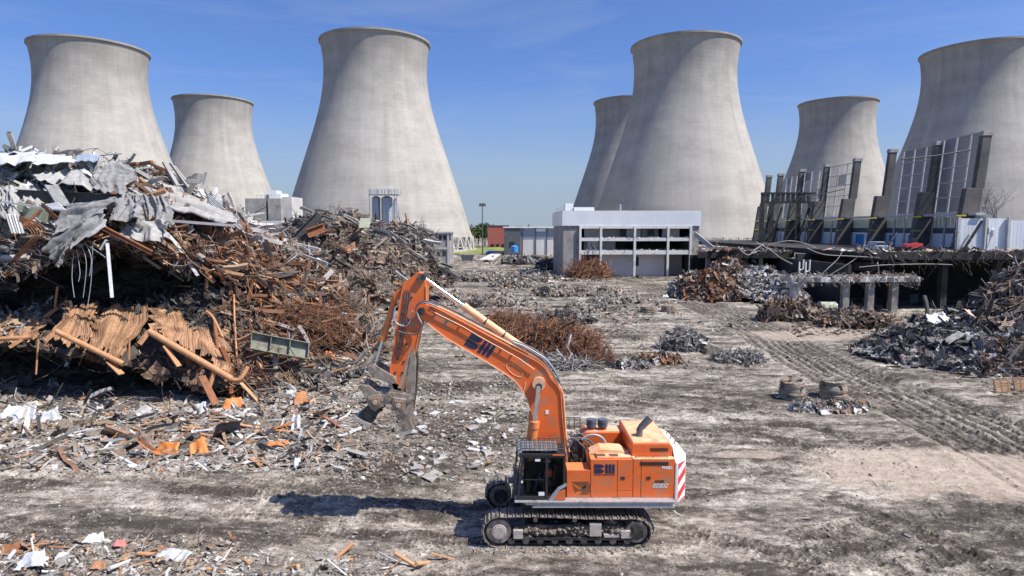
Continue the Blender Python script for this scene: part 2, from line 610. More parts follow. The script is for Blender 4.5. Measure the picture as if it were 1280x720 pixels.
PAL = {
    'grey': [((.45, .435, .41), 3), ((.29, .28, .265), 3), ((.13, .13, .135), 3), ((.62, .61, .60), 2), ((.05, .052, .055), 2), ((.19, .15, .12), 1)],
    'pale': [((.60, .585, .56), 4), ((.74, .73, .71), 3), ((.42, .41, .40), 3), ((.2, .19, .18), 2), ((.36, .28, .2), 1)],
    'rust': [((.26, .10, .045), 4), ((.36, .16, .075), 4), ((.14, .065, .04), 3), ((.46, .26, .14), 3), ((.07, .05, .04), 3), ((.48, .46, .44), 1)],
    'tangle': [((.30, .115, .045), 5), ((.22, .085, .04), 4), ((.40, .19, .09), 2), ((.12, .06, .04), 2)],
    'mix': [((.42, .40, .37), 3), ((.24, .19, .15), 3), ((.34, .17, .09), 2), ((.09, .085, .08), 3), ((.62, .60, .57), 2.5), ((.50, .34, .21), 2), ((.05, .05, .055), 2), ((.56, .20, .05), .25), ((.16, .24, .36), .2)],
    'dark': [((.05, .052, .056), 5), ((.10, .10, .105), 4), ((.22, .22, .225), 2), ((.40, .40, .40), 1.6), ((.16, .09, .06), 1)],
    'black': [((.02, .02, .021), 4), ((.045, .042, .04), 4), ((.08, .06, .05), 2), ((.12, .115, .11), 1)],  # near-black litter colours that stand in for shade in the heap's hollows
    'ground': [((.40, .36, .31), 4), ((.28, .245, .205), 4), ((.17, .145, .125), 3), ((.58, .56, .53), 1.5), ((.07, .068, .066), 1.5), ((.33, .2, .11), .8)],
    'bright': [((.66, .64, .60), 4), ((.48, .45, .41), 4), ((.78, .77, .75), 2), ((.30, .27, .24), 3), ((.42, .25, .14), 2), ((.10, .095, .09), 2), ((.58, .24, .07), .5), ((.45, .5, .56), .5)],
    'orange': [((.50, .19, .06), 2.5), ((.34, .13, .05), 4), ((.17, .08, .045), 4), ((.05, .04, .036), 4), ((.50, .45, .4), 1.3)],
    'brown': [((.24, .17, .12), 4), ((.34, .24, .17), 3), ((.13, .095, .075), 3), ((.42, .33, .25), 2), ((.07, .06, .055), 2), ((.3, .14, .07), 1)],
}


class Soup:
    def __init__(s):
        s.V, s.Q, s.C, s.n = [], [], [], 0

    def add(s, pts, nrm, kinds, pal, size=1.0, axis=None, axis_jit=.5, tilt=.35, lift=.0, dust=.55):
        N = len(pts)
        if N == 0:
            return
        ks = list(kinds)
        w = np.array([kinds[k] for k in ks], float)
        pick = rng.choice(len(ks), N, p=w / w.sum())
        pw = np.array([p[1] for p in PAL[pal]], float)
        pc = np.array([p[0] for p in PAL[pal]])
        for ki, k in enumerate(ks):
            idx = np.where(pick == ki)[0]
            tm, sf = KIT[k]
            sub_t = rng.integers(0, len(tm), len(idx))
            for ti, (tv, tq) in enumerate(tm):
                ii = idx[sub_t == ti]
                n = len(ii)
                if n == 0:
                    continue
                sc = sf(n, size)
                nn = nrm[ii] + rng.normal(0, tilt, (n, 3))
                nn /= np.linalg.norm(nn, axis=1, keepdims=True) + 1e-9
                if axis is None:
                    ax = rng.normal(0, 1, (n, 3))
                else:
                    ax = np.array(axis) + rng.normal(0, axis_jit, (n, 3))
                ax -= nn * (ax * nn).sum(1, keepdims=True)
                ax /= np.linalg.norm(ax, axis=1, keepdims=True) + 1e-9
                ay = np.cross(nn, ax)
                M = np.stack([ax, ay, nn], 2)
                v = tv[None] * sc[:, None, :]
                v = np.einsum('nij,nkj->nki', M, v) + pts[ii][:, None, :] + nn[:, None, :] * (lift * size)
                q = tq[None] + (np.arange(n) * len(tv))[:, None, None] + s.n
                c = pc[rng.choice(len(pc), n, p=pw / pw.sum())] * rng.uniform(.7, 1.15, (n, 1))
                du = (rng.random((n, 1)) ** 1.3) * dust
                c = c * (1 - du) + np.array([.25, .212, .172]) * du
                s.V.append(v.reshape(-1, 3))
                s.Q.append(q.reshape(-1, 4))
                s.C.append(np.repeat(c, len(tv), 0))
                s.n += n * len(tv)

    def build(s, name, at, label, cat, mat_=None, kind='stuff', parent=None):
        o = fast_mesh(name, np.vstack(s.V), np.vstack(s.Q), mat_ or M_DEB, np.vstack(s.C), at=at)
        if parent is not None:
            o.parent = parent
        return tag(o, label, cat, None, kind)


def sample_grid(S, N, mask=None, off=0.0):
    """S (nu,nv,3) surface -> N random points and normals, area weighted"""
    a, b_, c, d = S[:-1, :-1], S[1:, :-1], S[1:, 1:], S[:-1, 1:]
    nr = np.cross(b_ - a, d - a) + np.cross(d - c, b_ - c)
    ar = np.linalg.norm(nr, axis=2) / 2
    nr = nr / (np.linalg.norm(nr, axis=2, keepdims=True) + 1e-9)
    w = ar.copy()
    if mask is not None:
        w *= mask[:w.shape[0], :w.shape[1]]
    if w.sum() <= 0:
        return np.zeros((0, 3)), np.zeros((0, 3))
    k = rng.choice(w.size, N, p=(w / w.sum()).ravel())
    i, j = np.unravel_index(k, w.shape)
    u, v = rng.random(N)[:, None], rng.random(N)[:, None]
    p = a[i, j] * (1 - u) * (1 - v) + b_[i, j] * u * (1 - v) + c[i, j] * u * v + d[i, j] * (1 - u) * v
    n = nr[i, j]
    return p + n * off, n


# ------------------------------------------------------------------ ground
def smooth_path(pts, n=10):
    pts = [Vector(p) for p in pts]
    out = []
    for i in range(len(pts) - 1):
        p0, p1, p2, p3 = pts[max(i - 1, 0)], pts[i], pts[i + 1], pts[min(i + 2, len(pts) - 1)]
        for k in range(n):
            t = k / n
            out.append(.5 * ((2 * p1) + (p2 - p0) * t + (2 * p0 - 5 * p1 + 4 * p2 - p3) * t * t + (3 * p1 - p0 - 3 * p2 + p3) * t ** 3))
    out.append(pts[-1])
    return out


def path_field(X, Y, path):
    """signed distance and arc length to a polyline"""
    D = np.full(X.shape, 1e9)
    Sg = np.zeros(X.shape)
    A = np.zeros(X.shape)
    acc = 0
    for a, b_ in zip(path[:-1], path[1:]):
        dx, dy = b_.x - a.x, b_.y - a.y
        L2 = dx * dx + dy * dy
        if L2 < 1e-9:
            continue
        L = math.sqrt(L2)
        t = np.clip(((X - a.x) * dx + (Y - a.y) * dy) / L2, 0, 1)
        qx, qy = X - a.x - t * dx, Y - a.y - t * dy
        d = np.hypot(qx, qy)
        sg = np.sign(qx * dy - qy * dx)
        m_ = d < D
        D = np.where(m_, d, D)
        Sg = np.where(m_, sg, Sg)
        A = np.where(m_, acc + t * L, A)
        acc += L
    return D * Sg, A


ROAD = smooth_path([G(*p) for p in [(770, 344), (800, 352), (850, 370), (900, 391), (950, 411), (1000, 440), (1055, 468), (1120, 495), (1200, 532), (1290, 572), (1420, 640)]], 8)
# crawler paths (list of px points, gauge)
CRAWL = [
    [(-60, 612), (150, 610), (330, 618), (480, 626), (600, 634)],
    [(-60, 655), (150, 657), (330, 662), (480, 668), (600, 676)],
    [(-60, 590), (200, 600), (420, 606)],
    [(120, 640), (350, 646), (560, 652)],
    [(830, 575), (950, 610), (1080, 660), (1200, 720), (1280, 770)],
    [(860, 640), (980, 668), (1080, 700), (1150, 730)],
    [(840, 690), (900, 705), (980, 740)],
    [(980, 560), (1120, 600), (1300, 660)],
    [(930, 530), (1060, 560), (1160, 590), (1290, 625)],
    [(1060, 690), (1180, 665), (1300, 700)],
    [(850, 500), (960, 530), (1080, 575)],
    [(560, 420), (700, 470), (840, 500), (960, 515)],
    [(700, 520), (850, 540), (1000, 545)],
]


def ground_h(X, Y):
    """coarse terrain height; low relief"""
    near = 1 - sstep(150, 260, Y)
    h = (fbm(X * .05 + 5, Y * .05 + 9, 3, 3) - .5) * .5 * near
    return h


# rows in geometric depth steps, columns fan out with depth
NR, NC = 640, 1150
dep = np.concatenate([np.linspace(8, 17, 12, endpoint=False), 1 / np.linspace(1 / 17.0, 1 / 230.0, NR), np.geomspace(236, 4200, 50)])
fr = np.concatenate([np.linspace(-2.6, -1.0, 60, endpoint=False), np.linspace(-1.0, 1.0, NC), np.linspace(1.0, 2.6, 61)[1:]])
GY = np.repeat(dep[:, None], len(fr), 1)
GX = fr[None, :] * (GY * .86 + 4)
GZ = ground_h(GX, GY)
nearw = 1 - sstep(70, 150, GY)
g_dry = fbm(GX * .16 + 20, GY * .45 + 3, 5, 31)
g_dry2 = fbm(GX * .55 + 7, GY * 1.3 + 1, 4, 57)
g_dry3 = fbm(GX * 2.2 + 40, GY * 4.0, 3, 63)
lum = (g_dry - .5) * 1.9 + (g_dry2 - .5) * 1.2 + (g_dry3 - .5) * .7 - .10
# clods and churned texture
rough_m = sstep(.40, .62, fbm(GX * .14 + 50, GY * .25, 3, 91))
clod = (fbm(GX * 2.2, GY * 2.6, 3, 5) - .5) * .22 + np.abs(fbm(GX * 5.5, GY * 6.5, 3, 8) - .5) * .20
GZ += clod * 1.35 * nearw * (.3 + .7 * rough_m)
# ridge streaks pushed up by blades, mostly across the view
st = fbm(GX * .22 + 80, GY * 1.9 + .25 * GX, 4, 44)
GZ += (sstep(.55, .70, st) * .10) * nearw
lum -= sstep(.56, .70, st) * .45
# the road with its ruts
d, a_ = path_field(GX, GY, ROAD)
wob = (vnoise(a_ * .25, d * .3, 4) - .5) * .5
d2 = d + wob
inroad = 1 - sstep(3.2, 5.2, np.abs(d2))
rut = np.zeros_like(GZ)
for c0, w0 in ((-3.0, .28), (-2.3, .2), (-1.6, .32), (-.9, .2), (-.1, .25), (.6, .3), (1.2, .18), (1.9, .32), (2.7, .25), (3.3, .2)):
    rut += np.exp(-((d2 - c0 - .25 * np.sin(a_ * .11 + c0)) / w0) ** 2) * (.7 + .5 * vnoise(a_ * .2, c0 + 0 * a_, 9))
GZ += inroad * (-.10 - rut * .22 + (vnoise(a_ * 4, d * 6, 2) - .5) * .05)
GZ += (np.exp(-((np.abs(d2) - 4.2) / .5) ** 2) * .16) * nearw
lum = lum * (1 - .55 * inroad) - inroad * (.02 + .62 * np.clip(rut - .1, 0, 1))
# crawler imprints
for ci, cp in enumerate(CRAWL):
    pth = smooth_path([G(*p) for p in cp], 6)
    xs = [p.x for p in pth]
    ys = [p.y for p in pth]
    r0 = max(0, np.searchsorted(dep, min(ys) - 2) - 1)
    r1 = np.searchsorted(dep, max(ys) + 2) + 1
    X_, Y_ = GX[r0:r1], GY[r0:r1]
    d, a_ = path_field(X_, Y_, pth)
    for off in ((0,) if ci < 4 else (-1.7, 1.7)):
        dd = d - off + (vnoise(a_ * .3, 0 * a_ + off, 5) - .5) * .3
        m_ = 1 - sstep(.34, .46, np.abs(dd))
        fade = sstep(.30, .5, vnoise(a_ * .23, 0 * a_ + ci * 3 + off, 12))
        m_ = m_ * fade
        g_ = (np.sin(a_ * 2 * math.pi / .26 + 1.5 * vnoise(a_ * .9, 0 * a_, 8)) * .5 + .5) ** 2 * sstep(.25, .6, vnoise(a_ * 2.3, dd * 3, 14))
        GZ[r0:r1] += m_ * (-.045 + g_ * .07) + np.exp(-((np.abs(dd) - .52) / .09) ** 2) * .05 * fade
        lum[r0:r1] += m_ * (g_ * .35 - .30)
# smooth tan mud flat on the right
c_ = G(1190, 590)
mudm = np.exp(-(((GX - c_.x) / 7.5) ** 2 + ((GY - c_.y) / 3.4) ** 2) * .9)
mudm = sstep(.35, .6, mudm + (fbm(GX * .5, GY * .5, 3, 71) - .5) * .5)
for (mx_, my_, rx, ry) in ((1010, 418, 9, 5), (930, 570, 3, .8)):
    c_ = G(mx_, my_)
    e = np.exp(-(((GX - c_.x) / rx) ** 2 + ((GY - c_.y) / ry) ** 2))
    mudm = np.maximum(mudm, sstep(.45, .7, e + (fbm(GX * .5, GY * .5, 3, 72) - .5) * .4) * .8)
GZ = GZ * (1 - .6 * mudm)
lum = lum * (1 - .7 * mudm) + .30 * mudm
# grey churned area near jaw and far field paler
c_ = G(580, 540)
gr = np.exp(-(((GX - c_.x) / 5.5) ** 2 + ((GY - c_.y) / 7) ** 2))
lum -= gr * .32
grm = gr
bm_ = sstep(190, 260, GY)
# sits level under the machine
c_ = Vector((2.1, 25.2, 0))
lev = np.exp(-(np.maximum(np.abs(GX - c_.x) - 3.3, 0) ** 2 + np.maximum(np.abs(GY - c_.y) - 2.4, 0) ** 2) / .8)
GZ = GZ * (1 - lev) + lev * (.035 + (fbm(GX * 3, GY * 3, 3, 19) - .5) * .10)
V = np.stack([GX, GY, GZ], -1).reshape(-1, 3)
o = fast_mesh('ground', V, grid_q(len(dep), len(fr))[:, ::-1], None, np.stack([np.clip(lum * .5 + .5, 0, 1), mudm, np.clip(grm + 0 * lum, 0, 1)], -1).reshape(-1, 3), smooth=True)
GROUND = o
tag(o, 'churned grey-brown mud with pale dry patches and crawler ruts', None, None, 'structure')
m, nt, b = nodes_of('churned_mud')
o.data.materials[0] = m
N, L = nt.nodes, nt.links
at_ = N.new('ShaderNodeAttribute')
at_.attribute_name = 'col'
sp = N.new('ShaderNodeSeparateColor')
L.new(at_.outputs['Color'], sp.inputs[0])
geo = N.new('ShaderNodeNewGeometry')
mp = N.new('ShaderNodeMapping')
mp.inputs['Scale'].default_value = (.8, 1.6, 1)
L.new(geo.outputs['Position'], mp.inputs[0])
n1 = N.new('ShaderNodeTexNoise')
n1.inputs['Scale'].default_value = 1.6
n1.inputs['Detail'].default_value = 9
n1.inputs['Roughness'].default_value = .72
L.new(mp.outputs[0], n1.inputs['Vector'])
n2 = N.new('ShaderNodeTexNoise')
n2.inputs['Scale'].default_value = 12
n2.inputs['Detail'].default_value = 4
n2.inputs['Roughness'].default_value = .7
L.new(mp.outputs[0], n2.inputs['Vector'])


def mth(op, a, b_, clamp=False):
    n = N.new('ShaderNodeMath')
    n.operation = op
    n.use_clamp = clamp
    for i, x in enumerate((a, b_)):
        if isinstance(x, (int, float)):
            n.inputs[i].default_value = x
        else:
            L.new(x, n.inputs[i])
    return n.outputs[0]


f = mth('MULTIPLY_ADD', n1.outputs['Fac'], 1.7)
f.node.inputs[2].default_value = -.88
g2 = mth('MULTIPLY_ADD', n2.outputs['Fac'], 1.15)
g2.node.inputs[2].default_value = -.575
tot = mth('ADD', mth('ADD', f, g2), sp.outputs[0], True)
cr = N.new('ShaderNodeValToRGB')
els = cr.color_ramp.elements
els[0].position, els[0].color = .10, (.062, .050, .041, 1)
els[1].position, els[1].color = .95, (.56, .515, .45, 1)
e = els.new(.34)
e.color = (.160, .138, .113, 1)
e = els.new(.50)
e.color = (.262, .228, .188, 1)
e = els.new(.66)
e.color = (.37, .328, .278, 1)
L.new(tot, cr.inputs[0])
mx = N.new('ShaderNodeMix')
mx.data_type = 'RGBA'
mx.inputs[7].default_value = (.40, .315, .24, 1)
L.new(mth('MULTIPLY', sp.outputs[1], .55), mx.inputs[0])
L.new(cr.outputs[0], mx.inputs[6])
# grit: pebble-sized cells, some darker, some paler, with relief
vo = N.new('ShaderNodeTexVoronoi')
vo.inputs['Scale'].default_value = 9
vo.inputs['Randomness'].default_value = 1
L.new(geo.outputs['Position'], vo.inputs['Vector'])
vs_ = N.new('ShaderNodeSeparateColor')
L.new(vo.outputs['Color'], vs_.inputs[0])
inside = mth('LESS_THAN', vo.outputs['Distance'], mth('MULTIPLY', vs_.outputs[1], .55))
dark_ = mth('MULTIPLY', inside, mth('GREATER_THAN', vs_.outputs[0], .52))
dark_ = mth('MULTIPLY', dark_, mth('SUBTRACT', 1, mth('MULTIPLY', sp.outputs[1], .8)))
gm = N.new('ShaderNodeMix')
gm.data_type = 'RGBA'
L.new(dark_, gm.inputs[0])
L.new(mx.outputs[2], gm.inputs[6])
gs = N.new('ShaderNodeVectorMath')
gs.operation = 'SCALE'
L.new(mx.outputs[2], gs.inputs[0])
L.new(mth('ADD', mth('MULTIPLY', vs_.outputs[2], 1.15), .38), gs.inputs['Scale'])
L.new(gs.outputs[0], gm.inputs[7])
L.new(gm.outputs[2], b.inputs['Base Color'])
b.inputs['Roughness'].default_value = .93
b.inputs['Specular IOR Level'].default_value = .25
bp = N.new('ShaderNodeBump')
bp.inputs['Strength'].default_value = .8
bp.inputs['Distance'].default_value = .10
L.new(mth('ADD', mth('ADD', n1.outputs['Fac'], mth('MULTIPLY', n2.outputs['Fac'], .35)), mth('MULTIPLY', dark_, .22)), bp.inputs['Height'])
L.new(bp.outputs[0], b.inputs['Normal'])


def ground_z(x, y):
    i = np.clip(np.searchsorted(dep, y), 1, len(dep) - 1)
    fx = x / (y * .86 + 4)
    j = np.clip(np.searchsorted(fr, fx), 1, len(fr) - 1)
    return GZ[i, j]


def ground_pts(region, N_):
    """random ground points in a px polygon-ish quad list: region = function(px,py)->density"""


def px_scatter(N_, x0, x1, y0, y1, dens=None):
    """points on the ground inside a patch of the site, area-even"""
    c = [G(x0, y0), G(x1, y0), G(x1, y1), G(x0, y1)]
    X0, X1 = min(p.x for p in c), max(p.x for p in c)
    Y0, Y1 = min(p.y for p in c), max(p.y for p in c)
    x = rng.uniform(X0, X1, N_ * 3)
    y = rng.uniform(Y0, Y1, N_ * 3)
    tl = (y - c[3].y) / (c[0].y - c[3].y + 1e-9)
    xl = c[3].x + (c[0].x - c[3].x) * tl
    xr = c[2].x + (c[1].x - c[2].x) * tl
    ok = (x > xl) & (x < xr)
    if dens is not None:
        ok &= rng.random(len(x)) < dens(x, y)
    x, y = x[ok][:N_], y[ok][:N_]
    z = ground_z(x, y)
    p = np.stack([x, y, z], 1)
    return p, np.tile([0, 0, 1.0], (len(p), 1))

# ------------------------------------------------------------------ cooling towers
def tower_mat(name, tint=(1, 1, 1)):
    m, nt, b = nodes_of(name)
    N, L = nt.nodes, nt.links
    uv = N.new('ShaderNodeUVMap')
    uv.uv_map = 'uv'
    br = N.new('ShaderNodeTexBrick')
    br.offset = 0
    br.inputs['Scale'].default_value = 1
    br.inputs['Mortar Size'].default_value = .09
    br.inputs['Mortar Smooth'].default_value = .8
    br.inputs['Brick Width'].default_value = 3.1
    br.inputs['Row Height'].default_value = 1.9
    a = [.42, .395, .355]
    br.inputs['Color1'].default_value = (a[0] * tint[0], a[1] * tint[1], a[2] * tint[2], 1)
    br.inputs['Color2'].default_value = (a[0] * .93 * tint[0], a[1] * .93 * tint[1], a[2] * .93 * tint[2], 1)
    br.inputs['Mortar'].default_value = (.34, .325, .30, 1)
    L.new(uv.outputs[0], br.inputs['Vector'])
    mp = N.new('ShaderNodeMapping')
    mp.inputs['Scale'].default_value = (.09, .010, 1)
    L.new(uv.outputs[0], mp.inputs[0])
    n1 = N.new('ShaderNodeTexNoise')
    n1.inputs['Scale'].default_value = 1.6
    n1.inputs['Detail'].default_value = 8
    n1.inputs['Roughness'].default_value = .62
    L.new(mp.outputs[0], n1.inputs['Vector'])
    mp2 = N.new('ShaderNodeMapping')
    mp2.inputs['Scale'].default_value = (.02, .06, 1)
    L.new(uv.outputs[0], mp2.inputs[0])
    n2 = N.new('ShaderNodeTexNoise')
    n2.inputs['Scale'].default_value = 2.2
    n2.inputs['Detail'].default_value = 6
    L.new(mp2.outputs[0], n2.inputs['Vector'])
    s_ = N.new('ShaderNodeMath')
    s_.operation = 'ADD'
    L.new(n1.outputs['Fac'], s_.inputs[0])
    L.new(n2.outputs['Fac'], s_.inputs[1])
    mr = N.new('ShaderNodeMapRange')
    mr.inputs[1].default_value = .60
    mr.inputs[2].default_value = 1.20
    mr.inputs[3].default_value = .74
    mr.inputs[4].default_value = 1.06
    # rain stains under the rim and damp foot, broken by streak noise
    sx = N.new('ShaderNodeSeparateXYZ')
    L.new(uv.outputs[0], sx.inputs[0])
    oi = N.new('ShaderNodeObjectInfo')
    ad = N.new('ShaderNodeVectorMath')
    ad.operation = 'ADD'
    L.new(mp.outputs[0], ad.inputs[0])
    L.new(oi.outputs['Location'], ad.inputs[1])
    L.new(ad.outputs[0], n1.inputs['Vector'])
    mpr = N.new('ShaderNodeMapRange')
    mpr.inputs[1].default_value = 62
    mpr.inputs[2].default_value = 106
    mpr.inputs[3].default_value = 0
    mpr.inputs[4].default_value = .30
    L.new(sx.outputs[1], mpr.inputs[0])
    s2 = N.new('ShaderNodeMath')
    s2.operation = 'SUBTRACT'
    L.new(s_.outputs[0], s2.inputs[0])
    L.new(mpr.outputs[0], s2.inputs[1])
    L.new(s2.outputs[0], mr.inputs[0])
    v = N.new('ShaderNodeVectorMath')
    v.operation = 'SCALE'
    L.new(br.outputs['Color'], v.inputs[0])
    L.new(mr.outputs[0], v.inputs['Scale'])
    L.new(v.outputs[0], b.inputs['Base Color'])
    b.inputs['Roughness'].default_value = .92
    b.inputs['Specular IOR Level'].default_value = .2
    bp = N.new('ShaderNodeBump')
    bp.inputs['Strength'].default_value = .25
    bp.inputs['Distance'].default_value = .3
    L.new(br.outputs['Fac'], bp.inputs['Height'])
    bp.invert = True
    L.new(bp.outputs[0], b.inputs['Normal'])
    return m


M_TOWER = tower_mat('tower_concrete')
# (z, r)
TPROF = [(7.5, 49.4), (14, 47.4), (24, 44.5), (38, 39.9), (52, 35.2), (64, 31.3), (75, 28.3), (84, 26.7), (90, 26.2), (96, 26.2), (102, 26.8), (106, 27.5)]


def prof(z):
    return float(np.interp(z, [p[0] for p in TPROF], [p[1] for p in TPROF]))


def shell_mesh():
    bm = bmesh.new()
    uvl = bm.loops.layers.uv.new('uv')
    zs = list(np.linspace(7.5, 106.0, 54))
    # smooth the radii
    zz = np.linspace(0, 112, 225)
    rr = np.array([prof(max(7.5, min(106.0, z))) if 7.5 <= z <= 106.0 else (49.8 + (7.5 - z) * .29 if z < 7.5 else 27.7 + (z - 106.0) * .12) for z in zz])
    k = np.ones(17) / 17
    rs = np.convolve(np.pad(rr, 8, 'edge'), k, 'valid')
    rf = lambda z: float(np.interp(z, zz, rs))
    n = 160
    rings = []
    prof_pts = [(rf(z), z) for z in zs]
    prof_pts += [(rf(106.0) + .7, 106.1), (rf(106.0) + .7, 107.0), (rf(106.0) - .45, 107.0), (rf(106.0) - .5, 105.0)]
    prof_pts += [(rf(z) - .5, z) for z in zs[::-1][1:]]
    vs = []
    for r, z in prof_pts:
        vs.append([bm.verts.new((r * math.cos(2 * math.pi * i / n), r * math.sin(2 * math.pi * i / n), z)) for i in range(n)])
    for j in range(len(vs) - 1):
        for i in range(n):
            f = bm.faces.new((vs[j][i], vs[j][(i + 1) % n], vs[j + 1][(i + 1) % n], vs[j + 1][i]))
            f.smooth = not (len(zs) - 1 <= j <= len(zs) + 2)
            for l, (ii, jj) in zip(f.loops, ((i, j), (i + 1, j), (i + 1, j + 1), (i, j + 1))):
                l[uvl].uv = (ii * 279.0 / n, prof_pts[jj][1])
    me = bpy.data.meshes.new('shell')
    bm.to_mesh(me)
    bm.free()
    me.materials.append(M_TOWER)
    return me


SHELL = shell_mesh()
leg_mb = MB()
for sgn in (-1, 1):
    leg_mb.bar((50.6, sgn * 3.5, 0), (49.8, sgn * .3, 7.8), .75, .75, up=(1, 0, 0))
TOWERS = [
    # px of the top centre, depth, label
    (112, 352, 'large cooling tower at far left, rising behind the grey-sheeted scrap heap'),
    (469, 341, 'large cooling tower behind the silos, right of centre-left, its whole flank in view'),
    (857, 346, 'large cooling tower standing behind the white-topped office block'),
    (1226, 356, 'cooling tower at the right edge of the picture, behind the tallest pillars'),
    (266, 492, 'smaller, farther cooling tower between the two leftmost large ones'),
    (789, 496, 'farther cooling tower mostly hidden, its left flank peeking out beside the office block tower'),
    (1048, 500, 'farther cooling tower between the two rightmost large ones, behind the stepped pillars'),
]
leg_me = None
for i, (px, Y, lab) in enumerate(TOWERS):
    # top centre column
    X = P(px, 45 if i < 4 else 110, Y).x
    t = thing('cooling_tower', (X, Y, 0), lab, 'cooling tower', 'cooling towers in two rows')
    sh = bpy.data.objects.new('shell', SHELL)
    COL.objects.link(sh)
    sh.parent = t
    for k in range(40):
        th = 2 * math.pi * k / 40
        # only the half of the ring a viewer could see
        if math.sin(th) > .35:
            continue
        if leg_me is None:
            l0 = leg_mb.build('leg', M_CONC_L, t)
            # undo the world offset: mesh is authored around the tower axis
            me = l0.data
            for v in me.vertices:
                v.co += Vector(t.location)
            leg_me = me
        else:
            l0 = bpy.data.objects.new('leg', leg_me)
            COL.objects.link(l0)
            l0.parent = t
        l0.rotation_euler = (0, 0, th)
    b_ = MB()
    ring = [(51.8 * math.cos(2 * math.pi * k / 60), 51.8 * math.sin(2 * math.pi * k / 60)) for k in range(60)]
    b_.prism_z([(X + x, Y + y) for x, y in ring], 0, 1.1)
    b_.build('basin', M_CONC_L, t)


# ------------------------------------------------------------------ office block (middle)
def rotz(p, c, a):
    x, y = p[0] - c[0], p[1] - c[1]
    return (c[0] + x * math.cos(a) - y * math.sin(a), c[1] + x * math.sin(a) + y * math.cos(a))


class Local:
    """building frame: u along the front, v into depth, from a corner"""

    def __init__(s, c, ang):
        s.c, s.a = Vector((c[0], c[1], 0)), ang
        s.u = Vector((math.cos(ang), math.sin(ang), 0))
        s.v = Vector((-math.sin(ang), math.cos(ang), 0))

    def p(s, u, v, z):
        return s.c + s.u * u + s.v * v + Vector((0, 0, z))

    def box(s, mb, u0, u1, v0, v1, z0, z1):
        return mb.obox(s.p(u0, v0, z0), s.u * (u1 - u0), s.v * (v1 - v0), (0, 0, z1 - z0))


F = Local((12.8, 160), R(2.2))
W, D = 34.2, 24
T = thing('office_block', (12.8, 160, 0), 'gutted pale concrete office block with open floors and a white clad top storey', 'building')
mb = MB()   # walls
F.box(mb, 0, .5, 0, D, 0, 12.7)
F.box(mb, .5, W, D - .5, D, 0, 12.7)
F.box(mb, W - .6, W, 0, D - .5, 0, 12.7)
F.box(mb, .5, 3.9, 0, .4, 0, 12.7)
F.box(mb, W - 2.0, W - .6, 0, .4, 0, 12.7)
mb.build('wall', M_CONC, T)
mb = MB()
F.box(mb, -.35, W + .35, -.35, D + .3, 12.75, 16.3)
mb.build('fascia', M_CLAD, T)
mb = MB()
F.box(mb, -.1, W + .1, -.1, D, 16.3, 16.5)
mb.build('roof', M_CONC_L, T)
for z0, z1 in ((5.6, 6.6), (8.95, 9.75), (12.05, 12.74)):
    mb = MB()
    F.box(mb, 3.9, W - 2, -.5, 11, z0, z1)
    # broken screed and dust on the slab edge
    mb.build('floor_slab', M_LIME, T)
for u in (3.9, 9.1, 17.6, 26.0, 31.7):
    mb = MB()
    F.box(mb, u, u + .55, -.62, -.1, 0, 12.7)
    mb.build('column', M_LIME, T)
mb = MB()
for k in range(5):
    u = 5.7 + k * 5
    F.box(mb, u, u + 4.4, 3 + (k % 2) * 1.5, 3.3 + (k % 2) * 1.5, 9.8, 12.0)
F.box(mb, 5.8, 14, 4.5, 4.8, 6.6, 8.9)
F.box(mb, 9.5, W - 8.2, 1.6, 1.9, 0, 5.5)
F.box(mb, 4.5, W - 2, 7.0, 7.3, 0, 5.5)
mb.build('partition', M_BEIGEB, T)
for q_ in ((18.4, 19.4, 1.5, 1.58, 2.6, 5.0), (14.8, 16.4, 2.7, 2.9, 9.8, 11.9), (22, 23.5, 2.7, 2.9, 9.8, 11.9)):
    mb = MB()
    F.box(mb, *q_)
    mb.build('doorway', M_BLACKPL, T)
mb = MB()
F.box(mb, 15.3, 15.7, 6, 6.4, 16.5, 18.3)
mb.build('roof_vent', M_GALV, T)
mb = MB()
F.box(mb, 1.5, 3.6, 9, 12, 16.5, 18.6)
F.box(mb, 3.7, 9, 8, 13, 16.5, 17.6)
mb.build('roof_plant', M_CLAD, T)
mb = MB()
for k in range(9):
    F.box(mb, .3, .34, 2 + k * 2.4, 2.04 + k * 2.4, 16.5, 17.6)
F.box(mb, .3, .34, 2, 21.3, 17.55, 17.6)
F.box(mb, .3, .34, 2, 21.3, 17.0, 17.05)
mb.build('roof_rail', M_GALV, T)
# sagging torn cladding and cables at the open bay
mb = MB()
for k in range(7):
    a = F.p(6.2 + k * .35, -.6, 8.9)
    mb.tube([a, a + Vector((.3 * random.uniform(-1, 1), -.1, -1.2)), a + Vector((.8 * random.uniform(-1, 1), -.2, -2.2 - random.random() * 1.2))], .05, 4)
mb.build('hanging_cable', M_GALV, T)
# rubble lying on floor edges: stuff
sp_ = Soup()
for z in (6.62, 9.77):
    n = 260
    u, v = rng.uniform(5.8, W - 2.5, n), rng.uniform(-.2, 2.5, n)
    pts = np.array([F.p(a, b_, z) for a, b_ in zip(u, v)])
    sp_.add(pts, np.tile([0, 0, 1.0], (n, 1)), {'shard': 3, 'chunk': 3, 'bar': .5}, 'pale', 1.3)
sp_.build('floor_rubble', (12.8, 160, 0), 'broken pale rubble strewn along the open floors of the office block', 'rubble')

# concrete slab leaning at the right end
mb = MB()
mb.bar(P(868, 292, 158), P(893, 312, 156), 1.0, 1.0)
tag(mb.build('concrete_beam', M_CONC_L, at=P(893, 312, 156)), 'fallen pale concrete beam leaning off the right end of the office block', 'concrete beam')

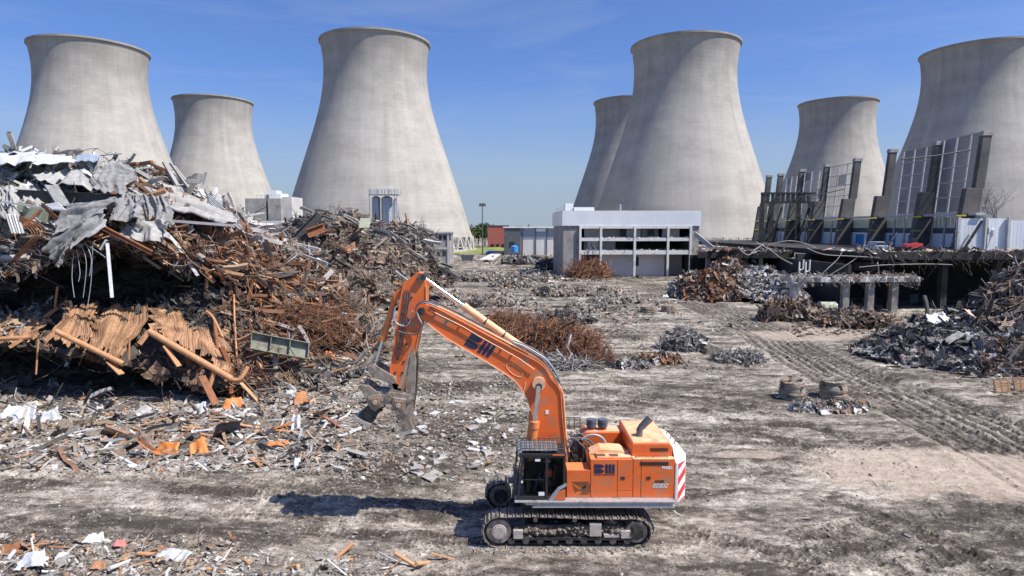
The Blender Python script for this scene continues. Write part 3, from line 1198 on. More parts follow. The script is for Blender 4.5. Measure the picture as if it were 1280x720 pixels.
# ------------------------------------------------------------------ low grey and beige building, red building
T = thing('workshop_building', (8, 290, 0), 'low flat-roofed workshop with dark left wall and beige panel front', 'building')
mb = MB()
mb.box(-3.6, 3.6, 290, 310, 0, 12.2)
mb.build('dark_wall', M_GREYB, T)
mb = MB()
mb.box(3.62, 32, 291, 318, 0, 12.1)
mb.build('panel_wall', M_BEIGEB, T)
mb = MB()
mb.box(3.7, 31.8, 290.85, 291, 8.2, 11.7)
mb.build('window_band', mat('dull_glazing', (.22, .28, .34), (.30, .36, .42), .3, .3, bump=0), T)
mb = MB()
for x in (4.6, 10.6, 15.6, 20.4, 26):
    mb.box(x, x + .35, 290.6, 291, 0, 12.1)
mb.build('downpipe', M_GREYB, T)
mb = MB()
mb.box(-4.0, 32.4, 289.6, 318.5, 12.25, 12.8)
mb.build('roof', M_WHITE, T)
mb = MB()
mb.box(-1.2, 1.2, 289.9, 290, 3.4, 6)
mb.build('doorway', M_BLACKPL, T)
mb = MB()
mb.box(10.9, 15.2, 290.5, 290.8, 10.6, 11.8)
mb.build('sign_board', M_WHITE, T)

T = thing('red_building', (-8, 385, 0), 'red brick building with dark openings beyond the grass strip', 'building')
mb = MB()
mb.box(-14.6, -2, 385, 410, 0, 13.4)
mb.build('wall', M_REDB, T)
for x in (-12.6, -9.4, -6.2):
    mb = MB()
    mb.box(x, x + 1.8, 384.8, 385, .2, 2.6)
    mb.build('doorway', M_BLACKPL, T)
mb = MB()
mb.box(-14.9, -1.7, 384.7, 410.3, 13.4, 13.8)
mb.build('roof', M_GREYB, T)

# ------------------------------------------------------------------ small two-storey building (left of centre)
T = thing('annex_building', (-24, 217, 0), 'small two-storey concrete annex with window bands at the end of the scrap heap', 'building')
x0, x1 = P(523, 300, 217).x, P(561, 300, 217).x
mb = MB()
mb.box(x0, x1, 217, 230, 0, 10.4)
mb.build('wall', M_CONC, T)
mb = MB()
mb.box(x0 - .3, x1 + 1.6, 216.5, 230.5, 10.4, 11.0)
mb.build('roof', M_CONC_L, T)
mb = MB()
mb.box(x0 - .2, x1, 216.75, 216.98, 5.0, 5.6)
for xx in (x0, (x0 + x1) / 2, x1 - .5):
    mb.box(xx, xx + .5, 216.7, 216.98, 0, 10.4)
mb.box(x1 + .8, x1 + 1.5, 216.7, 217.4, 0, 10.4)
mb.build('frame', M_CONC_L, T)
for zz, nn in ((8.2, 6), (2.8, 5)):
    for k in range(nn):
        mb = MB()
        xx = x0 + .9 + k * (x1 - x0 - 1.2) / nn
        mb.box(xx, xx + .95, 216.9, 216.99, zz, zz + 1.5)
        mb.build('window', M_WIN, T)
# grey skip beside the annex
c = G(584, 326)
mb = MB()
mb.prism([(c.x - 1.9, .25), (c.x + 1.9, .25), (c.x + 2.6, 2.2), (c.x - 2.6, 2.2)], c.y, c.y + 2.4)
tag(mb.build('skip', M_GREYB, at=(c.x, c.y, 0)), 'grey steel skip standing near the cooling tower legs', 'skip')

# ------------------------------------------------------------------ silos
T = thing('silo_group', (-40, 172, 0), 'pair of galvanised silos with a railed platform on top', 'silo')
Ys = 172
for (a, b_, top) in ((463, 473.5, 247), (475, 489, 247), (490, 494.5, 250)):
    xa, xb = P(a, 260, Ys).x, P(b_, 260, Ys).x
    zt = P(470, top, Ys).z
    r_ = (xb - xa) / 2
    mb = MB()
    mb.cyl(((xa + xb) / 2, Ys + 2, 4), ((xa + xb) / 2, Ys + 2, zt), r_, 24)
    for z in np.arange(6, zt, 1.8):
        mb.cyl(((xa + xb) / 2, Ys + 2, z), ((xa + xb) / 2, Ys + 2, z + .12), r_ + .05, 24)
    mb.cyl(((xa + xb) / 2, Ys + 2, zt), ((xa + xb) / 2, Ys + 2, zt + .5), r_, 24, r_ * .4)
    mb.build('silo', M_GALV, T)
    mb = MB()
    for dx in (-.7, .7):
        for dy in (-.7, .7):
            xx = (xa + xb) / 2 + dx * r_
            mb.box(xx - .12, xx + .12, Ys + 2 + dy * r_ - .12, Ys + 2 + dy * r_ + .12, 0, 4.2)
    mb.build('support_frame', M_GALV, T)
xa, xb = P(461, 260, Ys).x, P(498, 260, Ys).x
zt = P(470, 246, Ys).z
mb = MB()
mb.box(xa, xb, Ys - .6, Ys + 4.6, zt + .55, zt + .75)
mb.build('platform', M_GALV, T)
mb = MB()
for x in np.linspace(xa, xb, 10):
    for yy in (Ys - .6, Ys + 4.5):
        mb.box(x - .05, x + .05, yy, yy + .1, zt + .7, zt + 1.95)
for zz in (zt + 1.3, zt + 1.85):
    for yy in (Ys - .6, Ys + 4.5):
        mb.box(xa, xb, yy, yy + .1, zz, zz + .08)
mb.build('railing', M_GALV, T)
mb = MB()
for x in (xa + .3, xb - 1.0, xb - .3):
    mb.box(x - .1, x + .1, Ys - .5, Ys - .3, 0, zt + .6)
for zz in np.arange(3, zt, 1.2):
    mb.box(xb - 1.0, xb - .3, Ys - .5, Ys - .4, zz, zz + .08)
mb.build('ladder', M_GALV, T)
for x in (463, 472, 487):
    mb = MB()
    p = P(x, 246, Ys + 2)
    mb.cyl((p.x, Ys + 2, zt + .7), (p.x, Ys + 2, zt + 2.2), .25, 8)
    mb.build('vent_pipe', M_GALV, T)

# ------------------------------------------------------------------ concrete plant block behind the left heap
T = thing('bunker_building', (-76, 200, 0), 'square pale concrete bunker block with a white rooftop hut, behind the heap', 'building')
Yb = 200
f_ = lambda a: P(a, 260, Yb).x
z1 = P(330, 248, Yb).z
mb = MB()
mb.box(f_(306.5), f_(332), Yb, Yb + 10, 0, z1)
mb.box(f_(335), f_(351), Yb, Yb + 12, 0, z1 - .1)
mb.build('wall', M_CONC, T)
mb = MB()
mb.box(f_(351) + .02, f_(351) + 2.9, Yb + 1.5, Yb + 12, 0, z1 + .6)
mb.build('end_wall', M_CONC_L, T)
mb = MB()
mb.box(f_(332), f_(335), Yb + .8, Yb + 9, 0, z1 + 1.2)
mb.build('recess', M_GREYB, T)
mb = MB()
mb.box(f_(330), f_(350), Yb + 1, Yb + 8, z1, z1 + 1.6)
mb.box(f_(336), f_(345), Yb + 1, Yb + 5, z1 + 1.6, z1 + 2.5)
mb.build('roof_hut', M_WHITE, T)
mb = MB()
for k in range(8):
    x = f_(321 + k * 3.2)
    mb.box(x - .04, x + .04, Yb + .1, Yb + .2, z1, z1 + 1.1)
mb.box(f_(321), f_(344), Yb + .1, Yb + .2, z1 + 1.03, z1 + 1.1)
mb.build('roof_rail', M_GALV, T)
# long low pale shed in front of the bunker
mb = MB()
mb.box(f_(300), f_(378), Yb - 18, Yb - 8, 0, P(330, 276, Yb - 18).z)
tag(mb.build('low_shed', M_BEIGEB, at=(f_(330), Yb - 18, 0)), 'long low pale shed at the foot of the concrete bunker block', 'shed')

# lamp post
T = thing('lamp_post', P(603, 300, 300).xy.to_3d(), 'tall thin floodlight pole between the cooling tower and workshop', 'lamp post')
p = P(603, 258, 300)
mb = MB()
mb.cyl((p.x, 300, 0), (p.x, 300, p.z), .32, 8, .2)
mb.build('pole', M_GREYB, T)
mb = MB()
mb.box(p.x - 1.5, p.x + 1.5, 299.6, 300.4, p.z, p.z + 1.4)
mb.build('floodlight', M_GREYB, T)

# blue tank on a frame with white lid band
c = G(643, 322)
T = thing('water_tank', (c.x, c.y, 0), 'blue plastic tank on a dark stand in front of the workshop', 'tank')
mb = MB()
mb.cyl((c.x, c.y, 2.2), (c.x, c.y, 4.6), 1.5, 20)
mb.cyl((c.x, c.y, 4.6), (c.x, c.y, 5.1), 1.5, 20, .5)
mb.build('tank', M_BLUE, T)
for sx in (-1, 1):
    for sy in (-1, 1):
        mb = MB()
        mb.box(c.x + sx * 1.1 - .12, c.x + sx * 1.1 + .12, c.y + sy * 1.1 - .12, c.y + sy * 1.1 + .12, 0, 2.2)
        mb.build('leg', M_DARK, T)
# blue sheet on the ground
c = G(613, 317)
mb = MB()
mb.obox((c.x - 2.3, c.y - 1, .1), (4.4, .3, 0), (.3, 3, .2), (0, 0, .9))
tag(mb.build('blue_crate', M_BLUE, at=(c.x, c.y, 0)), 'low bright blue crate on the ground beside the grass strip', 'crate')
# pale concrete pad strip
c0 = [G(598, 326), G(616, 326), G(632, 314), G(622, 314)]
mb = MB()
mb.prism_z([(p.x, p.y) for p in c0], -.1, .45)
tag(mb.build('concrete_pad', M_CONC_L, at=(c0[0].x, c0[0].y, 0)), 'pale concrete strip leading to the workshop', None, None, 'structure')

# grass strip
xs = np.linspace(-70, 90, 80)
ys = np.linspace(305, 380, 30)
gx, gy = np.meshgrid(xs, ys, indexing='ij')
gz = .35 + fbm(gx * .2, gy * .2, 3, 3) * 1.0
edge = np.minimum(np.minimum(gx + 70, 90 - gx), np.minimum(gy - 305, 380 - gy))
gz = np.where(edge < 3, -.3, gz)
o = fast_mesh('grass_field', np.stack([gx, gy, gz], -1), grid_q(80, 30), M_GRASS, smooth=True)
tag(o, 'yellow-green rough grass strip beyond the site', 'grass', None, 'stuff')


# trees
def leaf_cloud(c, rx, ry, rz, n, s0):
    """small leaf-clump quads through several lobes"""
    lobes = [(np.array([rng.normal(0, .45), rng.normal(0, .45), rng.uniform(-.5, .7)]), rng.uniform(.35, .6)) for _ in range(9)]
    V_, k = [], 0
    cen = []
    for _ in range(n):
        lc, lr = lobes[rng.integers(len(lobes))]
        d_ = rng.normal(0, 1, 3)
        d_ /= np.linalg.norm(d_)
        cen.append(lc + d_ * lr * rng.uniform(.6, 1.0))
    cen = np.array(cen) * [rx, ry, rz] + np.array(c)
    a = rng.normal(0, 1, (n, 3))
    a /= np.linalg.norm(a, axis=1, keepdims=True)
    b__ = np.cross(a, rng.normal(0, 1, (n, 3)))
    b__ /= np.linalg.norm(b__, axis=1, keepdims=True)
    s_ = (s0 * rng.uniform(.5, 1.4, n))[:, None]
    V_ = np.stack([cen - a * s_, cen + b__ * s_ * .7, cen + a * s_, cen - b__ * s_ * .7], 1).reshape(-1, 3)
    return V_, np.arange(n * 4).reshape(-1, 4)


def far_tree(x, y, h, lab, n=700):
    T_ = thing('tree', (x, y, 0), lab, 'tree', 'trees beyond the grass strip')
    V_, Q_ = leaf_cloud((x, y, h * .6), h * .36, h * .36, h * .40, n, h * .06)
    fast_mesh('crown', V_, Q_, M_LEAF, parent=T_, at=(x, y, 0))
    mb = MB()
    mb.tube([(x, y, 0), (x + .2, y, h * .3), (x - .1, y + .2, h * .7)], [h * .035, h * .028, h * .01], 7)
    mb.build('trunk', M_BARK, T_)


for px, Y, h, lab in ((590, 430, 13, 'dark bushy tree close to the cooling tower legs'), (598, 470, 15, 'bushy green tree second from the tower legs, beyond the grass'),
                      (606, 440, 12, 'round green tree beside the red brick building'), (612, 520, 16, 'taller pale green tree rising behind the red brick building')):
    far_tree(P(px, 290, Y).x, Y, h, lab)
# far wood along the horizon
Vs, Qs, n0 = [], [], 0
for k in range(190):
    x = -900 + k * 9.6 + rng.uniform(-4, 4)
    y = 760 + rng.uniform(-60, 60)
    h = rng.uniform(9, 16)
    V_, Q_ = leaf_cloud((x, y, h * .5), 8, 8, h * .55, 90, 1.8)
    Vs.append(V_)
    Qs.append(Q_ + n0)
    n0 += len(V_)
tag(fast_mesh('far_wood', np.vstack(Vs), np.vstack(Qs), M_LEAF, at=(0, 760, 0)), 'band of green woodland along the horizon', 'wood', None, 'stuff')


def branch(mb, p, d, L_, r, depth):
    p2 = p + d * L_
    mid = p + d * L_ * .5 + Vector((random.uniform(-1, 1), random.uniform(-1, 1), random.uniform(-1, 1))) * L_ * .06
    mb.tube([p, mid, p2], [r, r * .85, r * .7], 5, closed=False)
    if depth == 0:
        return
    for k in range(3):
        nd = (d + Vector((random.uniform(-.9, .9), random.uniform(-.9, .9), random.uniform(-.1, .7)))).normalized()
        branch(mb, p2 if k else mid, nd, L_ * random.uniform(.62, .85), r * .6, depth - 1)


bx = P(1244, 280, 150)
T = thing('bare_tree', (bx.x, 150, 0), 'pale leafless tree behind the white wall at right', 'tree')
mb = MB()
mb.tube([(bx.x, 150, 0), (bx.x + .2, 150, 8), (bx.x, 150, 14)], [.35, .3, .25], 6)
mb.build('trunk', M_BARE, T)
mb = MB()
for k in range(6):
    branch(mb, Vector((bx.x, 150, 12 + k * .4)), Vector((random.uniform(-.6, .6), random.uniform(-.6, .6), 1)).normalized(), 3.4, .14, 4)
mb.build('crown', M_BARE, T)

# ------------------------------------------------------------------ turbine hall remains (right)
WX = 72.0       # plane of the long wall
DZ = 8.6        # deck level
T = thing('turbine_hall_deck', (90, 95, 0), 'dark two-level concrete turbine hall basement with open columns under a littered deck', 'building')
mb = MB()
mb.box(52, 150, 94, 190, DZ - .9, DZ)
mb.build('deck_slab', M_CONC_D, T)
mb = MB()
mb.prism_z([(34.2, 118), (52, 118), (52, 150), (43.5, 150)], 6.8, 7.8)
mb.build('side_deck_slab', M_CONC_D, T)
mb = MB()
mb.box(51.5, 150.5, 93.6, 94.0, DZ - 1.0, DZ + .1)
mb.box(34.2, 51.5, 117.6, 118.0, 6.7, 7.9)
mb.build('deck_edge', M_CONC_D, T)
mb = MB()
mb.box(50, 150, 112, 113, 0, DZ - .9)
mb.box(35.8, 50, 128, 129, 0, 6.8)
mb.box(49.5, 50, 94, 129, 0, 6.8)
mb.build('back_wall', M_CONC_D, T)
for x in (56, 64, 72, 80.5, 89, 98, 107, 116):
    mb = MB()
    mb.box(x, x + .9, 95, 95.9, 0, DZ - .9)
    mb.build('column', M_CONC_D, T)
for x in (36.2, 41, 46):
    mb = MB()
    mb.box(x, x + .7, 119, 119.7, 0, 6.8)
    mb.build('column', M_CONC, T)
# lower ledge with its own columns
lx0, lx1 = P(988, 350, 91).x, P(1150, 350, 91).x
T2 = thing('lower_ledge', (lx0, 91, 0), 'broken pale concrete ledge on four short columns in front of the dark hall basement', 'building')
mb = MB()
pts_ = []
for k in range(24):
    x = lx0 + (lx1 - lx0) * k / 23
    pts_.append((x, 90.6 + random.uniform(-.35, .35)))
pts_ += [(lx1, 94.4), (lx0, 94.4)]
mb.prism_z(pts_, 4.55, 5.25)
mb.build('slab', M_CONC_L, T2)
for a in (994, 1058, 1089, 1119):
    x = P(a, 370, 91).x
    mb = MB()
    mb.box(x - .45, x + .45, 91.0, 91.9, 0, 4.55)
    if a == 994:
        mb.box(x - .8, x + 1.6, 90.9, 92, 3.7, 4.55)
    mb.build('column', M_CONC if a > 1000 else M_CONC_L, T2)
# the white U-shaped pipework on the dark wall between ledge and deck
for k, (a, b_) in enumerate(((998, 1003), (1006, 1011))):
    xa, xb = P(a, 330, 93.5).x, P(b_, 330, 93.5).x
    z_t, z_b = P(a, 327, 93.5).z, P(a, 341 + k * 2, 93.5).z
    mb = MB()
    mb.tube([(xa, 93.2, z_t), (xa, 93.2, z_b), (xa + .6, 93.2, z_b - .25)], .11, 6)
    mb.tube([(xb, 93.2, z_t + .3), (xb, 93.2, z_b + .6), (xb - .5, 93.2, z_b + .4)], .11, 6)
    tag(mb.build('pipe_loop', M_WHITE, at=(xa, 93.2, z_b)), ('pair of white bent pipes on the dark basement wall, ' + ('left' if k == 0 else 'right') + ' of the two pairs'), 'pipework')
# rooms seen in the dark strip: pale panels
mb = MB()
for a, b_, y0, y1 in ((905, 915, 324, 331), (925, 936, 322, 330), (941, 947, 323, 329)):
    xa, xb = P(a, 327, 127).x, P(b_, 327, 127).x
    mb.box(xa, xb, 127.6, 127.9, P(a, y1, 127).z, P(a, y0, 127).z)
tag(mb.build('pale_cabinets', M_LBLUE, at=(P(905, 327, 127).x, 127.6, 2)), 'row of pale blue wall panels in the dark storey left of the hall', 'wall panels')
for a, b_, y0, y1, Yd in ((1138, 1148, 368, 388, 104), (1078, 1086, 372, 380, 104), (1158, 1166, 374, 392, 108), (1040, 1052, 326, 338, 104), (1066, 1094, 328, 338, 104)):
    xa, xb = P(a, 370, Yd).x, P(b_, 370, Yd).x
    mb = MB()
    mb.box(xa, xb, Yd, Yd + .3, P(a, y1, Yd).z, P(a, y0, Yd).z)
    tag(mb.build('basement_door', M_GREYB, at=(xa, Yd, P(a, y1, Yd).z)), 'dull grey door or panel deep inside the dark hall basement', 'door', 'doors and panels inside the hall basement')


# long wall frame: pillars, mullions, glazing, cladding
def lean(z):
    return (z - DZ) * .075


PY = [101, 112, 125.5, 138, 151, 164, 177, 185]
PTOP = [P(x_, y_, Y_).z for x_, y_, Y_ in ((1222, 170, 101), (1165, 182, 112), (1107, 191, 125.5), (1065, 202, 138), (1028, 209, 151), (998, 215, 164), (971, 220, 177), (958, 222, 185))]
for i, (py_, zt) in enumerate(zip(PY, PTOP)):
    T = thing('hall_pillar', (WX, py_, DZ), ['tallest stepped dark pillar, rightmost of the ruined hall wall', 'second stepped dark pillar from the right, rising amid the tall glazing',
                                        'third dark pillar from the right, standing left of the tall glazing against the sky gap', 'dark stepped pillar at the right end of the lower glazing bays',
                                        'fifth dark pillar from the right with pale diagonal streaks', 'sixth dark pillar from the right, beside the black gantry',
                                        'short pale-edged pillar above the black gantry', 'leftmost thin pillar of the ruined hall wall'][i], 'pillar', 'pillars of the ruined turbine hall')
    w = 1.35
    zs_ = DZ + (P(1210, 235, 100.5).z - DZ)
    mb = MB()
    # lower stepped part
    mb.prism([(WX - 2.6, DZ), (WX + .4, DZ), (WX + .5 + lean(zs_), zs_), (WX - 2.1 + lean(zs_), zs_)], py_ - .55, py_ + .55)
    mb.build('lower_shaft', M_PILLAR, T, bevel=.06)
    mb = MB()
    mb.prism([(WX - .7 + lean(zs_), zs_ + .003), (WX + .8 + lean(zs_), zs_ + .003), (WX + .8 + lean(zt), zt), (WX - .6 + lean(zt), zt)], py_ - .45, py_ + .45)
    mb.build('upper_shaft', M_PILLAR, T, bevel=.06)
    mb = MB()
    mb.prism([(WX - .75 + lean(zt), zt + .003), (WX + 1.0 + lean(zt), zt + .003), (WX + 1.0 + lean(zt), zt + .7), (WX - .6 + lean(zt), zt + .7)], py_ - .55, py_ + .55)
    mb.build('cap', M_CONC, T, bevel=.05)
    mb = MB()
    for zz in (DZ + 3.0, DZ + 5.4):
        mb = MB()
        mb.box(WX - 2.75, WX - 1.2, py_ - .66, py_ - .56, zz, zz + .22)
        mb.build('clip', M_YEL, T)
# mullion screens between pillars
BAYS = [(101.6, 111.4, 'tall', 27.2), (112.6, 122.5, 'tall', 26.6), (138.6, 150.4, 'mid', 26.2), (151.6, 163.4, 'mid', 26.0), (164.6, 174, 'mid', 25.6)]
for i, (ya, yb, kd, zt) in enumerate(BAYS):
    T = thing('glazed_screen', (WX, ya, DZ), ['grid of tall grey panes at the far right of the hall wall', 'grid of tall grey panes, second bay from the right',
                                         'open mullion grid with few panes, right of the three lower bays', 'open mullion grid in the middle of the three lower bays',
                                         'narrow open mullion grid beside the black gantry'][i], 'glazed screen', 'mullion screens of the hall wall')
    z0 = DZ + 6.2
    n = 3
    for k in range(n + 1):
        y = ya + (yb - ya) * (k + .02) / n
        if 0 < k < n or kd != 'tall' or True:
            mb = MB()
            mb.prism([(WX + .5 + lean(DZ), DZ), (WX + .75 + lean(DZ), DZ), (WX + .75 + lean(zt), zt), (WX + .5 + lean(zt), zt)], y - .16, y + .16)
            mb.build('mullion', M_FRAME, T)
    rows = 5
    for k in range(rows + 1):
        z = z0 + (zt - z0) * k / rows
        mb = MB()
        mb.box(WX + .42 + lean(z), WX + .62 + lean(z), ya, yb, z - .07, z + .07)
        mb.build('transom', M_FRAME, T)
    mb = MB()
    for k in range(rows):
        for j in range(n):
            if kd == 'mid' and random.random() < .72:
                continue
            za, zb = z0 + (zt - z0) * k / rows, z0 + (zt - z0) * (k + 1) / rows
            y0_, y1_ = ya + (yb - ya) * j / n + .15, ya + (yb - ya) * (j + 1) / n - .15
            o_ = len(mb.v)
            mb.add([(WX + .66 + lean(za), y0_, za + .05), (WX + .66 + lean(za), y1_, za + .05), (WX + .66 + lean(zb), y1_, zb - .05), (WX + .66 + lean(zb), y0_, zb - .05)], [(0, 1, 2, 3)])
    if mb.v:
        mb.build('glazing', M_GLAZ, T)
# horizontal beam ledge and lower cladding behind the pillars
T = thing('hall_side_wall', (WX, 98, DZ), 'long pale lower wall behind the pillars with a grey ledge, translucent strip and blue patches', 'wall')
mb = MB()
mb.box(WX - .9, WX + .4, 98.6, 183, DZ + 5.55, DZ + 5.95)
mb.build('ledge', M_FRAME, T)
mb = MB()
mb.box(WX + .9, WX + 1.3, 98.6, 183, DZ, DZ + 2.6)
mb.box(1 + WX + .9, WX + 2.3, 98.6, 183, DZ + 2.6, DZ + 3.3)
mb.build('lower_panel', M_CLAD, T)
mb = MB()
y = 98.6
while y < 183:
    mb.box(WX + 1.0, WX + 1.1 + .05 * (int(y * 10) % 2), y, y + .46, DZ + 3.6, DZ + 5.5)
    y += .5
mb.build('translucent_strip', mat('pale_green_sheet', (.50, .54, .45), (.66, .69, .60), .5, .5, bump=.1), T)
mb = MB()
mb.box(WX + .95, WX + 1.2, 98.6, 183, DZ + 2.62, DZ + 3.6)
mb.build('grey_band', M_GREYB, T)
mb = MB()
for ya, yb in ((112, 115.2), (115.8, 118), (133, 136), (122, 124)):
    mb = MB()
    mb.box(WX + .8, WX + .88, ya, yb, DZ + .2, DZ + 2.3)
    mb.build('blue_patch', M_BLUE, T)
# facing wall at far right
T = thing('white_end_wall', (P(1198, 300, 99).x, 99, DZ), 'tall white corrugated end wall at the right edge behind the pillars', 'wall')
xa = P(1196, 300, 99).x
z_t = P(1230, 273, 99).z
mb = MB()
x = xa
while x < 130:
    mb.box(x, x + .55, 99 + .07 * (int(x * 7) % 2), 99.4, DZ, z_t - .3 * (x > xa + 7))
    x += .58
mb.build('cladding', M_CLAD, T)
for x in (xa - .2, xa + 4.0, xa + 7.5, xa + 14):
    mb = MB()
    mb.box(x, x + .4, 98.6, 98.98, DZ, z_t + .2)
    mb.build('post', M_FRAME, T)
mb = MB()
mb.bar((xa + .6, 98.3, DZ + .2), (xa + 3.2, 98.3, z_t - .4), .3, .3)
mb.build('brace', M_DARK, T)
# ledge segments continuing toward viewer
for k, (a, b_, Yq) in enumerate(((1085, 1150, 97.5), (1150, 1198, 97.2))):
    pass
# black gantry between the leftmost pillars
T = thing('gantry', (WX - 3, 160, DZ), 'black steel lattice gantry across the leftmost pillars', 'gantry')
g0, g1 = P(952, 246, 158), P(1020, 241, 158)
mb = MB()
mb.box(g0.x, g1.x, 158, 158.6, g0.z - 1.6, g0.z - 1.1)
mb.box(g0.x, g1.x, 158, 158.6, g0.z + .6, g0.z + 1.1)
mb.build('chord', M_DARK, T)
mb = MB()
x = g0.x
while x < g1.x - 1:
    mb.box(x, x + .75, 158.1, 158.5, g0.z - 1.1, g0.z + .6)
    x += 1.25
mb.build('web', M_DARK, T)
for x in (g0.x + .3, g0.x + 2.6, g1.x - 4, g1.x - 1):
    mb = MB()
    mb.bar((x, 158.3, 7.8), (x, 158.3, g0.z - 1.6), .9, .9)
    mb.build('post', M_DARK, T)
mb = MB()
for x in (g0.x + .3, g0.x + 2.6, g1.x - 4):
    mb.bar((x, 158.3, 8.5), (x + 2.6, 158.3, g0.z - 2.5), .35, .35)
mb.build('brace', M_DARK, T)

# diagonal poles across the pillars (pale cables / tubes)
for k, (a, b_, c_, d_, Yq, lab) in enumerate(((1127, 196, 1214, 188, 99.6, 'long thin dark cable strung across the tall glazing'),
                                          (1000, 243, 1056, 237, 135, 'thin dark cable strung across the lower mullion bays'))):
    mb = MB()
    mb.tube([P(a, b_ + 3, Yq), P((a + c_) / 2, (b_ + d_) / 2 + 2.5, Yq), P(c_, d_ - 1, Yq)], .10, 5)
    tag(mb.build('cable', M_DARK, at=P(a, b_, Yq)), lab, 'cable')
# machines and odds on the deck
T = thing('compact_loader', P(1143, 316, 98), 'small red compact loader parked on the deck below the glazing', 'loader')
c = P(1143, 316, 98)
c.z = DZ
mb = MB()
mb.prism([(c.x - 1.3, DZ + .5), (c.x + 1.2, DZ + .5), (c.x + 1.3, DZ + 1.2), (c.x + .2, DZ + 1.35), (c.x - 1.2, DZ + 1.1)], c.y, c.y + 1.3)
mb.build('body', M_REDST, T, bevel=.04)
mb = MB()
mb.prism([(c.x - .5, DZ + 1.3), (c.x + .6, DZ + 1.36), (c.x + .5, DZ + 2.0), (c.x - .3, DZ + 2.0)], c.y + .2, c.y + 1.1)
mb.build('cab', M_BLACKPL, T, bevel=.03)
for dx in (-.8, .8):
    for yy in (c.y - .15, c.y + 1.2):
        mb = MB()
        mb.cyl((c.x + dx, yy, DZ + .4), (c.x + dx, yy + .3, DZ + .4), .4, 14)
        mb.build('wheel', M_BLACKPL, T)
mb = MB()
mb.prism([(c.x - 1.4, DZ + .2), (c.x - 2.1, DZ + .1), (c.x - 2.1, DZ + .7), (c.x - 1.9, DZ + .3), (c.x - 1.4, DZ + .7)], c.y, c.y + 1.3)
mb.build('bucket', M_DARK, T)
c = P(1104, 316, 97)
T = thing('parked_car', (c.x, c.y, DZ), 'small dusty silver car parked on the deck edge', 'car')
mb = MB()
xs_ = c.x
mb.prism([(xs_ - 1.0, DZ + .35), (xs_ + 1.0, DZ + .35), (xs_ + 1.0, DZ + .8), (xs_ + .75, DZ + .95), (xs_ - .75, DZ + .95), (xs_ - 1.0, DZ + .8)], c.y, c.y + 4)
mb.build('body', M_GALV, T, bevel=.08)
mb = MB()
mb.prism([(xs_ - .8, DZ + .95), (xs_ + .8, DZ + .95), (xs_ + .62, DZ + 1.5), (xs_ - .62, DZ + 1.5)], c.y + .8, c.y + 3.2)
mb.build('cabin', M_GALV, T, bevel=.06)
mb = MB()
mb.add([(xs_ - .72, c.y + .78, DZ + 1.0), (xs_ + .72, c.y + .78, DZ + 1.0), (xs_ + .58, c.y + .78, DZ + 1.42), (xs_ - .58, c.y + .78, DZ + 1.42)], [(0, 1, 2, 3)])
mb.build('windscreen', M_WIN, T)
for dx in (-.85, .85):
    for yy in (.8, 3.2):
        mb = MB()
        mb.cyl((c.x + dx - .12, c.y + yy, DZ + .33), (c.x + dx + .12, c.y + yy, DZ + .33), .33, 14)
        mb.build('wheel', M_BLACKPL, T)

# litter on decks + broken edges
sp_ = Soup()
n = 1500
pts = np.stack([rng.uniform(52, 120, n), 94 + rng.random(n) ** 2 * 14, np.full(n, DZ + .05)], 1)
up = np.tile([0, 0, 1.0], (n, 1))
sp_.add(pts, up, {'shard': 3, 'chunk': 2, 'bar': 1.5, 'sheet': 2, 'rod': 2, 'strip': 1.5}, 'mix', 1.2)
n = 500
pts = np.stack([rng.uniform(36, 52, n), 118 + rng.random(n) ** 2 * 10, np.full(n, 7.85)], 1)
sp_.add(pts, up[:n], {'shard': 3, 'bar': 1.5, 'sheet': 2, 'rod': 2}, 'mix', 1.3)
n = 700
pts = np.stack([rng.uniform(lx0, lx1, n), rng.uniform(90.7, 94, n), np.full(n, 5.3)], 1)
sp_.add(pts, up[:n], {'shard': 4, 'chunk': 3, 'bar': 1.5, 'rod': 2, 'strip': 1.5}, 'ground', .8)
n = 420      # strands hanging over edges
pts = np.stack([rng.uniform(52, 115, n), np.full(n, 93.6), rng.uniform(DZ - 1.6, DZ, n)], 1)
sp_.add(pts, np.tile([0, -1.0, 0], (n, 1)), {'rod': 3, 'strip': 1, 'wire': 1}, 'dark', .7, axis=(.3, 0, -1), axis_jit=.6, tilt=.2)
n = 300
pts = np.stack([rng.uniform(lx0, lx1, n), np.full(n, 90.5), rng.uniform(4.2, 5.2, n)], 1)
sp_.add(pts, np.tile([0, -1.0, 0], (n, 1)), {'rod': 3, 'strip': 1, 'shard': 2}, 'mix', .6, axis=(.8, 0, -1), axis_jit=.8, tilt=.3)
sp_.build('deck_rubble', (80, 95, 8.6), 'scattered scrap and broken concrete covering the hall deck and its edges', 'rubble')
